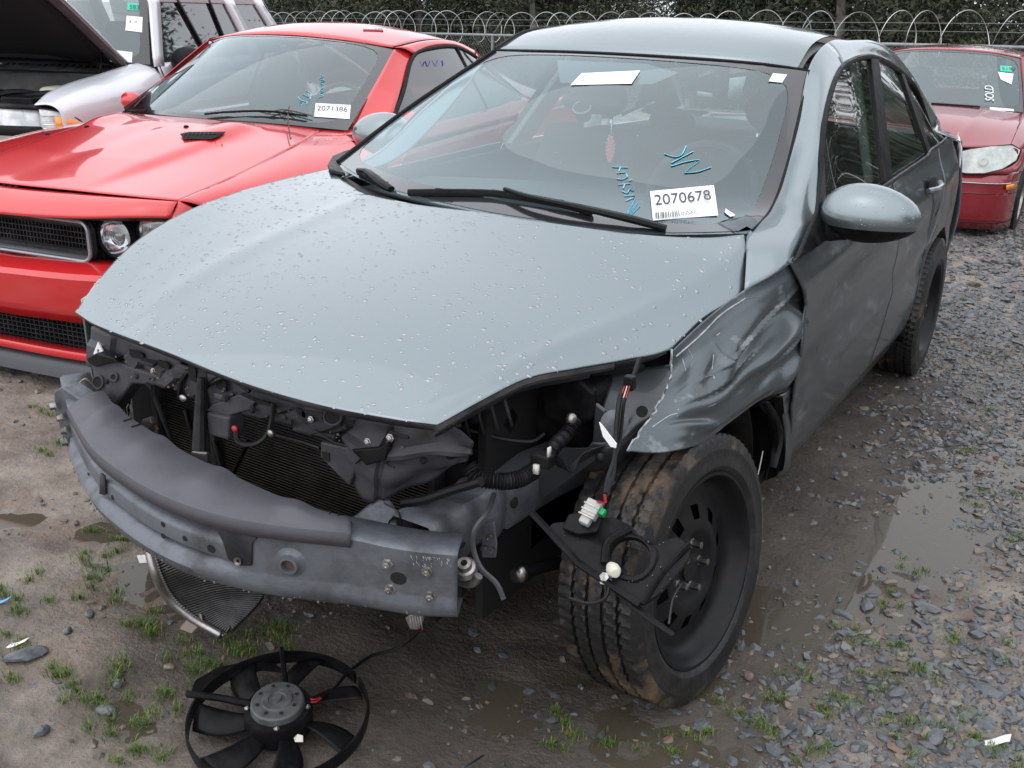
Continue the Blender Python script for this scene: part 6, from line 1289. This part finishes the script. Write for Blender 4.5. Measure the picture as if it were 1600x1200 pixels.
MB().ball((.35, .2, .99), (.03, .03, .012)).build('filler_cap', REDW, suv); MB().box((.55, .30, .93), (.2, .28, .14)).build('battery', BLK, suv, bevel=.01); MB().box((.56, .62, .97), (.2, .2, .12)).build('coolant_tank', FROST, suv, bevel=.03)
MB().plate([A(-.72, .12, .935), A(.72, .12, .935), A(.72, .20, .95), A(-.72, .20, .95)], A(0, 0, .02)).build('lamp_crossbar', BLKD, suv)
edge = cr([A(.735, 1.17, 1.155), A(.735, .80, 1.37), A(.735, .42, 1.58), A(.72, .05, 1.76)], 10)
g = np.array([[p*A(u, 1, 1)+A(0, -.04*(1-u*u), .05*(1-u*u)) for u in np.linspace(-1, 1, 18)] for p in edge]); hd = sheet('hood', g, SILV, suv, thick=.008)
g2 = g+A(0, -.022, -.03); sheet('hood_underside', g2[:, 1:-1], mat('black insulation', (.010, .010, .011), .95), hd, thick=.006)
HF = mat('brownish primer', (.075, .055, .06), .5, col2=(.04, .036, .04), vscale=12)
for u in (.975, -.975): MB().tube([p*A(u, 1, 1)+A(0, -.02, -.03) for p in edge], .030, 8).build('hood_frame', HF, hd)
MB().tube([q+A(0, -.01, -.04) for q in g[0]], .03, 8).build('hood_frame', BLKD, hd)
MB().tube([A(.66, .98, 1.22), A(.66, .92, 1.07)], .010, 6).build('hood_strut', BLK, suv)
MB().tube([on(SWB, x, y, .02) for x, y in ((40, 82), (70, 81), (95, 90), (130, 95))], .010, 6, n=14).build('wiper', BLK, suv)
fy = .0
MB().plate([A(-.80, .18, .45), A(.80, .18, .45), A(.74, .18, .92), A(-.74, .18, .92)], A(0, .06, 0)).build('front_panel', SILV, suv)
LAMPW = mat('bright patterned lamp glass', (.9, .92, .93), .08, coat=1, col2=(.55, .6, .62), vscale=11, ramp=(.42, .6))
def lamps(s, f):
    sheet('headlamp', np.array([[f(x, .10+.03*((x-.3)/.4)**2+.02*v, .70+(.235+.02*0)*v+.01*(x-.3)) for x in np.linspace(.30, .705, 8)] for v in np.linspace(0, 1, 6)]), LAMPW, suv)
    MB().plate([f(.30, .155, .70), f(.705, .155, .70), f(.705, .165, .94), f(.30, .165, .94)], A(0, .01, 0)).build('lamp_housing', mat('pearly housing', (.9, .9, .9), .25, metal=.2), suv)
    for x in (.42, .58): MB().lathe([(.095, -.0), (.08, -.02), (.05, -.035), (.02, -.04)], f(x, .135, .82), (0, -1, .1), 24).build('lamp_reflector', mat('pearly reflector', (.8, .8, .8), .2, metal=.4), suv)
    t = sheet('turn_lamp', np.array([[f(.715+.175*math.sin(a), .12+.14*(1-math.cos(a))*1.1, .70+(.24-.09*(a/1.5)**2)*v) for a in np.linspace(0, 1.5, 9)] for v in np.linspace(0, 1, 8)]), LENS, suv, thick=.01)
    sheet('amber_reflector', np.array([[f(.732+.175*math.sin(a), .098+.14*(1-math.cos(a))*1.1, .78+(.13-.05*(a/1.5)**2)*v) for a in np.linspace(.45, 1.5, 6)] for v in np.linspace(0, 1, 4)]), AMBER, t)
    for k in range(9): MB().tube([f(.722+.175*math.sin(a), .116+.14*(1-math.cos(a))*1.1, .71+.024*k) for a in np.linspace(.02, .55 if k > 2 else 1.4, 6)], .002, 4).build('lens_rib', CHROME, t)
    MB().tube([f(.716+.178*math.sin(a), .12+.14*(1-math.cos(a))*1.1, .944-.09*(a/1.5)**2) for a in np.linspace(0, 1.5, 9)], .006, 6).build('lamp_rim', BLKD, t)
both(lamps)
MB().box((0, .12, .50), (1.66, .14, .26)).build('front_bumper', SILV, suv, bevel=.03)
for k in range(4): MB().box((0, .14, .70+.06*k), (.56, .03, .02)).build('grille_bar', CHROME, suv)
MB().box((0, 2.1, .34), (1.65, 3.8, .06)).build('floor_pan', DARK, suv, smooth=False)
MB().plate([A(-.9, 4.06, .36), A(.9, 4.06, .36), A(.9, 4.06, 1.14), A(-.9, 4.06, 1.14)], A(0, .05, 0)).build('tailgate', SILV, suv); MB().plate([A(-.86, 4.06, 1.15), A(.86, 4.06, 1.15), A(.70, 3.58, 1.70), A(-.70, 3.58, 1.70)], A(0, .01, 0)).build('rear_window', TINT, suv)
MB().tube([A(.74, 4.08, 1.20), A(.70, 3.90, 1.42)], .012, 6).build('rear_wiper', BLK, suv)
for x in (-.38, .38): MB().box((x, 2.05, 1.1), (.5, .14, .6)).build('seat', FABRIC, suv, bevel=.05)
MB().plate([A(-.75, 1.3, 1.10), A(.75, 1.3, 1.10), A(.75, 1.6, 1.10), A(-.75, 1.6, 1.10)], A(0, 0, -.05)).build('dashboard', DASH, suv)
for y in (.85, 3.20):
    for s in (1, -1): wheel(suv, (s*.80, y, .37), (s, 0, 0), R=.37, rimr=.22, tm=TYB, rm=ALU, seg=72, steel=False, spokes=5)
leave()

# ---------------------------------------------------------------- dark red compact behind on the right
FL = (-.03, 6.07, -.05); foc = thing('compact_car', 'dark red compact car with a roof antenna parked behind the grey wreck', 'car', FL); foc.rotation_euler = (0, 0, R_(1.1)); foc.scale = (.98,)*3; frame(FL, 1.1)
hfr = [(0, .06, .70), (.35, .09, .715), (.60, .17, .735), (.74, .28, .745)]; hrr = [(0, .98, .955), (.4, 1.03, .95), (.70, 1.17, .93)]; hs_ = [(.70, 1.17, .93), (.735, .7, .86), (.74, .28, .745)]
_, gF = symsheet('hood', hrr, hfr, hs_, REDD, foc, 60, 30, lambda U, V: .025*np.sin(3.14*U)**.7*np.sin(3.14*(V*.8+.1))+.006*np.exp(-((np.abs(U-.5)-.30+.06*V)/.02)**2), thick=.004)
LENSW = mat('hazed white lamp lens', (.85, .88, .85), .10, coat=1, col2=(.5, .54, .52), vscale=9)
def fsr(s, f):
    a = arr(s, hs_); b = arr(s, [(.82, 1.35, .90), (.85, .95, .82), (.85, .55, .72), (.80, .34, .66)]); b = b[[0, 1, 2, 3]]
    g = coons(a, b, [a[0], b[0]], [a[-1], b[-1]], 24, 10); sheet('front_fender', bump(g, lambda U, V: .02*np.sin(3.14*V), up(g)), REDD, foc, thick=.004)
    sheet('nose_panel', coons(arr(s, [(0, .055, .70), (.35, .085, .715), (.42, .10, .715)]), arr(s, [(0, .03, .55), (.42, .05, .55)]), arr(s, [(0, .055, .70), (0, .03, .55)]), arr(s, [(.42, .10, .715), (.42, .05, .55)]), 12, 5), REDD, foc)
    q = arr(s, [(.41, .02, .555), (.415, .04, .70), (.50, .07, .728), (.62, .12, .748), (.75, .26, .762), (.81, .36, .72), (.80, .30, .64), (.73, .15, .585), (.62, .05, .553), (.5, .01, .545)])
    l = MB().plate(q, A(0, .05, -.008)).build('headlamp', LENSW, foc, bevel=.006); MB().lathe([(.035, .0), (.03, .002), (.02, .001), (0, -.002)], f(.60, .068, .64), (s*.4, -1, .3), 24).build('lamp_reflector', mat('lamp inner grey', (.5, .53, .5), .15, coat=1), l)
    sheet('lamp_corner', coons(arr(s, [(.82, .37, .725), (.81, .31, .64), (.73, .15, .58), (.60, .05, .548)]), arr(s, [(.846, .42, .70), (.846, .38, .62), (.80, .22, .56), (.62, .07, .545)]), [f(.82, .37, .725), f(.846, .42, .70)], [f(.60, .05, .548), f(.62, .07, .545)], 14, 4), REDD, foc)
    MB().tube(q, .004, 5, closed=True).build('lamp_rim', BLKD, l)
    MB().plate(arr(s, [(.78, .17, .43), (.83, .30, .435), (.832, .31, .475), (.775, .16, .47)]), f(.008, -.008, 0)).build('side_marker', AMBER, foc)
    wt = [(.56, 1.78, 1.335)]; MB().tube([f(.57, 1.80, 1.34), f(.66, 1.48, 1.14), f(.74, 1.16, .935)], .022, 8).build('windscreen_pillar', REDD, foc)
    sheet('side_window', coons([f(.58, 1.85, 1.33), f(.57, 3.2, 1.33)], [f(.80, 1.35, .93), f(.80, 3.6, .96)], [f(.58, 1.85, 1.33), f(.80, 1.35, .93)], [f(.57, 3.2, 1.33), f(.80, 3.6, .96)], 6, 4), TINT, foc, thick=0)
    sheet('belt_panel', coons([f(.80, 1.32, .93), f(.78, 4.0, .96)], [f(.845, 1.32, .86), f(.84, 4.1, .88)], [f(.80, 1.32, .93), f(.845, 1.32, .86)], [f(.78, 4.0, .96), f(.84, 4.1, .88)], 8, 3), REDD, foc)
    MB().tube([f(.58, 1.80, 1.345), f(.60, 2.5, 1.36), f(.57, 3.2, 1.34)], .018, 8, n=14).build('roof_rail', REDD, foc)
    MB().ball(f(.93, 1.42, .95), (.10, .06, .065)).build('side_mirror', REDD, foc)
both(fsr)
side_skin(foc, REDD, .85, .36, 4.2, .17, ([.3, .6, 1.3, 4.2], [.64, .74, .87, .89]), ((.82, .29), (3.40, .29)), .34, tuck=.03)
def fr(z, yo): return sym([(0, -.02+yo, z), (.35, .0+yo, z), (.62, .07+yo, z), (.77, .18+yo, z), (.838, .38, z)])
sheet('front_bumper', np.array([cr(fr(z, y), 60) for z, y in ((.555, .05), (.54, .03), (.53, .02), (.50, .0), (.485, -.01), (.475, .006), (.44, .006), (.40, .004), (.39, -.012), (.30, -.008), (.20, .0), (.12, .04))]), REDD, foc, thick=.006, sharp=25)
for z, m in ((.478, CHROME), (.395, DARK), (.175, DARK)): MB().tube(cr(fr(z, -.008), 50), .004, 5).build('trim_strip', m, foc)
MB().plate([A(-.30, -.03, .57), A(.30, -.03, .57), A(.28, -.01, .66), A(-.28, -.01, .66)], A(0, .02, 0)).build('grille', BLK, foc, bevel=.004); MB().plate([A(-.40, -.04, .22), A(.40, -.04, .22), A(.38, -.04, .34), A(-.38, -.04, .34)], A(0, .02, 0)).build('lower_grille', BLK, foc)
g = coons(sym([(0, 1.66, 1.385), (.35, 1.70, 1.372), (.56, 1.80, 1.335)]), sym([(0, 1.0, .955), (.4, 1.05, .95), (.73, 1.18, .935)]), arr(-1, [(.56, 1.80, 1.335), (.73, 1.18, .935)]), [(.56, 1.80, 1.335), (.73, 1.18, .935)], 30, 16); fws = sheet('windscreen', g, WSG, foc, thick=0); FWB = bvh_of(fws); frame_ring(g, .002*up(g), (.03, .03, .03, .06), 'windscreen_border', FRIT, fws)
_, pq = sticker('date_sticker', FWB, [(1566, 98), (1584, 99), (1584, 108), (1566, 107)], TEAL, fws); text_on('5199', pq[3]+(pq[1]-pq[0])*.12+(pq[0]-pq[3])*.2, pq[1]-pq[0], pq[0]-pq[3], np.linalg.norm(pq[0]-pq[3])*.55, INK, 'print', fws, .002)
sticker('lot_sticker', FWB, [(1562, 108), (1587, 111), (1584, 128), (1567, 120)], WHITE, fws); sticker('lot_sticker', FWB, [(1549, 164), (1587, 167), (1586, 180), (1549, 176)], WHITE, fws)
text_on('SOLD', on(FWB, 1556, 156, .006), on(FWB, 1554, 126, .006)-on(FWB, 1556, 156, .006), on(FWB, 1543, 150, .006)-on(FWB, 1556, 152, .006), .07, WHT, 'marker_writing', fws, .004, .20)
g = coons(sym([(0, 1.68, 1.39), (.35, 1.72, 1.377), (.57, 1.81, 1.342)]), sym([(0, 3.25, 1.36), (.55, 3.15, 1.33)]), arr(-1, [(.57, 1.81, 1.342), (.59, 2.5, 1.36), (.55, 3.15, 1.33)]), [(.57, 1.81, 1.342), (.59, 2.5, 1.36), (.55, 3.15, 1.33)], 24, 16); frf = sheet('roof', bump(g, lambda U, V: .03*np.sin(3.14*U)**.6*np.sin(3.14*V)**.5, up(g)), REDD, foc, thick=.005)
MB().tube([P(1477, 90, Y=1.95), P(1483, 60, Y=1.95), P(1498, 8, Y=1.95)], .003, 5).build('antenna', BLK, frf); MB().ball(P(1477, 90, Y=1.95), (.014, .03, .018)).build('antenna_base', BLK, frf)
sheet('rear_window', coons([A(-.55, 3.17, 1.33), A(.55, 3.17, 1.33)], [A(-.62, 3.8, .98), A(.62, 3.8, .98)], [A(-.55, 3.17, 1.33), A(-.62, 3.8, .98)], [A(.55, 3.17, 1.33), A(.62, 3.8, .98)], 6, 4), SIDEG, foc, thick=0)
MB().plate([A(-.80, 3.8, .97), A(.80, 3.8, .97), A(.80, 4.25, .90), A(-.80, 4.25, .90)], A(0, 0, -.03)).build('trunk_lid', REDD, foc); MB().plate([A(-.82, 4.25, .17), A(.82, 4.25, .17), A(.80, 4.25, .90), A(-.80, 4.25, .90)], A(0, .04, 0)).build('rear_bumper', REDD, foc)
MB().box((0, 2.3, .16), (1.55, 3.6, .05)).build('floor_pan', DARK, foc, smooth=False); MB().plate([A(-.8, 1.2, .15), A(.8, 1.2, .15), A(.78, 1.2, .86), A(-.78, 1.2, .86)], A(0, .02, 0)).build('bulkhead', DARK, foc, smooth=False)
MB().box((0, 1.45, .88), (1.4, .5, .06)).build('dashboard', DASH, foc, bevel=.02)
for x in (-.36, .36): MB().ball((x, 2.35, .85), (.22, .12, .3)).build('seat', FABRIC, foc); MB().ball((x, 2.4, 1.14), (.12, .06, .08)).build('headrest', FABRIC, foc)
MB().tube([on(FWB, x, y, .02) for x, y in ((1455, 170), (1500, 175), (1530, 181))], .008, 6, n=10).build('wiper', BLK, foc)
for y in (.82, 3.40):
    for s in (1, -1): wheel(foc, (s*.755, y, .31), (s, 0, 0), R=.30, rimr=.20, tm=TYB, rm=ALU, seg=96, steel=False, spokes=7)
leave()
# ---------------------------------------------------------------- fence with razor wire
fR = P(1590, 74, Y=12.0); fL = P(430, 47, Y=16.0); fd_ = (fL-fR)[:2]; Lf = np.linalg.norm(fd_); fd_ /= Lf; zR, zL = fR[2], fL[2]
GALV = mat('galvanised steel', (.30, .32, .33), .42, metal=.7, col2=(.2, .21, .22), vscale=30); RAZ = mat('bright razor wire', (.6, .62, .63), .3, metal=.8)
def F3(s, h=0): # s metres along the fence from the right-hand post, h above the top rail
    return A(fR[0]+fd_[0]*s, fR[1]+fd_[1]*s, zR+(zL-zR)*s/Lf+h)
S0, S1_ = -14.0, Lf+5
fence = thing('chain_link_fence', 'galvanised chain-link fence topped with coiled razor wire behind the cars', 'fence', tuple(F3(0)-A(0, 0, F3(0)[2])))
post_px = [1580, 1240, 958, 770, 610, 490]
def s_of(px):
    ss = np.linspace(-2, Lf+4, 2000); q = np.array([F3(s) for s in ss]); v = (q-CAM)@CM; x = 800+FOC*v[:, 0]/-v[:, 2]; return ss[int(np.argmin(abs(x-px)))]
ps_ = [s_of(x) for x in post_px]; step = np.mean(np.diff(ps_)); ps_ = [ps_[0]-step*k for k in (4, 3, 2, 1)]+ps_+[ps_[-1]+step]
fn = A(-fd_[1], fd_[0], 0); fn = fn if fn[1] > 0 else -fn
for s in ps_:
    g0 = F3(s); gz_ = float(ground_z(np.array([g0[0]]), np.array([g0[1]]))[0]); p = MB().tube([A(g0[0], g0[1], gz_-.2), g0], .03, 10).build('post', GALV, fence)
    MB().tube([g0, F3(s, .30)-A(fd_[0], fd_[1], 0)*.22+fn*.05], .018, 6, flat=.5).build('barb_arm', GALV, p)
MB().tube([F3(S0), F3(S1_)], .024, 10).build('top_rail', GALV, fence)
for h in (.17, .27): MB().tube([F3(S0, h), F3(S1_, h)], .003, 4).build('barbed_strand', GALV, fence)
cl_ = MB(); H = 1.55; pt = .075; n_ = int((S1_-S0+H)/pt)
for k in range(n_):
    a = S0-H+k*pt
    for sg_ in (0, 1):
        s_a, s_b = (a, a+H) if sg_ == 0 else (a+H, a)
        if s_a < S0 or s_b < S0 or max(s_a, s_b) > S1_: continue
        q = F3(s_a, -H), F3(s_b, .03); cl_.tube([q[0]+fn*.004*sg_, q[1]+fn*.004*sg_], .0019, 3, cap=False)
o = cl_.build('chain_link', GALV, fence, smooth=False, fix=False); o['kind'] = 'stuff'
def coil(s0, s1, pitch, r, zc, ph):
    t = np.arange(0, (s1-s0)/pitch, 1/36); rr = random.Random(3); out = []; 
    m_ = int(t[-1])+3; jit = np.interp(t, np.arange(m_), [rr.uniform(.86, 1.1) for _ in range(m_)])
    for k, u in enumerate(t): s = s0+u*pitch; a = 2*math.pi*u+ph; out.append(F3(s+.10*math.sin(a*.31), zc+r*jit[k]*math.sin(a))+fn*r*jit[k]*math.cos(a))
    return np.array(out)
c1 = coil(S0, S1_, .50, .27, .14, 0)
rw_ = MB().tube(c1, .0052, 4).build('razor_coil', RAZ, fence)
bb = MB()
for k in range(0, len(c1)-1, 3):
    p = c1[k]; t = c1[k+1]-p; t /= np.linalg.norm(t); n = np.cross(t, A(0, .3, 1)); n /= np.linalg.norm(n)
    bb.add([p-t*.018-n*.012, p+n*.001, p+t*.018-n*.012, p+t*.018+n*.012, p-n*.001, p-t*.018+n*.012], [(0, 1, 4), (1, 2, 4), (1, 3, 4), (1, 5, 4)])
o = bb.build('razor_barb', RAZ, rw_, smooth=False, fix=False); o['kind'] = 'stuff'
rebase(fence)
# ---------------------------------------------------------------- woods
BARK = mat('wet bark', (.09, .08, .07), .85, col2=(.18, .17, .155), vscale=6, bmp=.6, bscale=20, stretch=(1, 1, .25))
LF = [mat('dark pine needles', (.022, .035, .017), .7), mat('olive leaves', (.046, .055, .025), .7), mat('brown dead leaves', (.068, .058, .046), .8)]
def leaf_mesh(name, centers, per, spread, size, seed, pal, mats):
    r = np.random.default_rng(seed); n = len(centers)*per; c = np.repeat(centers, per, 0)+r.normal(size=(n, 3))*spread
    a = r.normal(size=(n, 3)); a /= np.linalg.norm(a, axis=1, keepdims=True); b = np.cross(a, r.normal(size=(n, 3))); b /= np.linalg.norm(b, axis=1, keepdims=True)
    s = size*r.uniform(.5, 1.3, (n, 1)); V = np.stack([c-a*s, c+b*s*.35, c+a*s, c-b*s*.35], 1).reshape(-1, 3); F = np.arange(n*4).reshape(-1, 4)
    me = bpy.data.meshes.new(name); me.vertices.add(len(V)); me.vertices.foreach_set('co', V.ravel()); me.loops.add(n*4); me.loops.foreach_set('vertex_index', F.ravel()); me.polygons.add(n)
    me.polygons.foreach_set('loop_start', np.arange(0, n*4, 4)); me.polygons.foreach_set('loop_total', np.full(n, 4))
    for m in mats: me.materials.append(m)
    me.polygons.foreach_set('material_index', r.choice(3, n, p=pal).astype(np.int32)); me.update(); return me
def make_tree(kind, seed):
    r = np.random.default_rng(seed); h = r.uniform(7, 8); b = MB(); base = np.array([[0, 0, -.3], [.05, .0, h*.3], [r.normal(0, .2), r.normal(0, .2), h*.65], [r.normal(0, .3), r.normal(0, .3), h]])
    b.tube(base, [.19, .15, .10, .02], 9, n=24); tk = cr(base, 40); cen = []
    low_ = .08 if kind != 'bare' else .25
    for k in range(40):
        f = low_+(1-low_)*r.random()**.9; p = tk[int(f*39)]; a = r.uniform(0, 6.28); l = (2.6*(1-f)+.6)*r.uniform(.6, 1.1); e = p+A(math.cos(a)*l, math.sin(a)*l, l*r.uniform(-.15, .5))
        m = (p+e)/2+A(0, 0, .1*l); b.tube([p, m, e], [.035*(1.3-f), .02, .006], 5, n=7); cs = cr([p, m, e], 7)[2:]; cen += list(cs)
    tb = b.build('trunk', BARK, None, fix=False); cen = np.array(cen)
    pal = {'pine': (.75, .2, .05), 'leafy': (.25, .6, .15), 'bare': (.1, .25, .65)}[kind]
    cm = leaf_mesh('crown', cen, {'pine': 60, 'leafy': 55, 'bare': 14}[kind], .26, .11, seed, pal, LF); cb = bpy.data.objects.new('crown', cm); COL.objects.link(cb)
    return tb, cb
protos = {}
for i, k in enumerate(('pine', 'leafy', 'bare')): protos[k] = make_tree(k, 20+i)
first = set()
LBL = {'pine': 'dark green pine standing in the woods beyond the fence', 'leafy': 'olive green leafy tree standing in the woods beyond the fence', 'bare': 'nearly bare brown-twigged tree standing in the woods beyond the fence'}
def place_tree(kind, x, y, rz, sc, label, group):
    z = float(far_z(np.array([x]), np.array([y]))[0]) if True else 0; t = thing(kind+'_tree', label, 'tree', (x, y, z), group); t.rotation_euler = (0, 0, rz); t.scale = (sc, sc, sc)
    for o in protos[kind]:
        if (kind, o.name) in first: c = o.copy(); COL.objects.link(c)
        else: first.add((kind, o.name)); c = o
        c.parent = t
rt_ = random.Random(11)
def along(s, off): p = F3(s)+fn*off; return p[0], p[1]
k_ = 0
for s in np.arange(-8, 34, 1.9):
    for off in (7, 11, 16):
        kd = rt_.choice(['pine', 'pine', 'leafy', 'bare', 'leafy']); x, y = along(s+rt_.uniform(-.9, .9), off+rt_.uniform(-1.6, 1.6)); place_tree(kd, x, y, rt_.uniform(0, 6), rt_.uniform(.55, .8), LBL[kd], kd+' trees beyond the fence')
for k in range(15):
    x, y = 13+rt_.uniform(-1.5, 3), -7+1.9*k; kd = rt_.choice(['pine', 'leafy', 'bare']); place_tree(kd, x, y, rt_.uniform(0, 6), rt_.uniform(.7, 1.0), kd.replace('pine', 'dark pine').replace('bare', 'thin bare')+' tree of the wood edge along the right side of the lane', kd+' trees on the right side')
# undergrowth: one mass of brush between the trunks
r = np.random.default_rng(77); n = 1150; s = r.uniform(-9, 36, n); of = r.uniform(5, 17, n); cen = []
for a, b_ in zip(s, of): x, y = along(a, b_); cen.append((x, y, float(far_z(np.array([x]), np.array([y]))[0])+r.uniform(.1, 3.8)))
me = leaf_mesh('undergrowth', np.array(cen), 150, .42, .055, 5, (.45, .35, .2), LF); o = bpy.data.objects.new('undergrowth', me); COL.objects.link(o); stuff(o, 'dense wet undergrowth filling the woods beyond the fence', 'undergrowth')
r = np.random.default_rng(78); n = 150; cen = np.stack([r.uniform(10.5, 17, n), r.uniform(-8, 22, n), r.uniform(0, 2.2, n)], 1)
me = leaf_mesh('undergrowth', cen, 70, .4, .08, 6, (.4, .4, .2), LF); o = bpy.data.objects.new('undergrowth', me); COL.objects.link(o); stuff(o, 'brush along the right side of the lane', 'undergrowth')
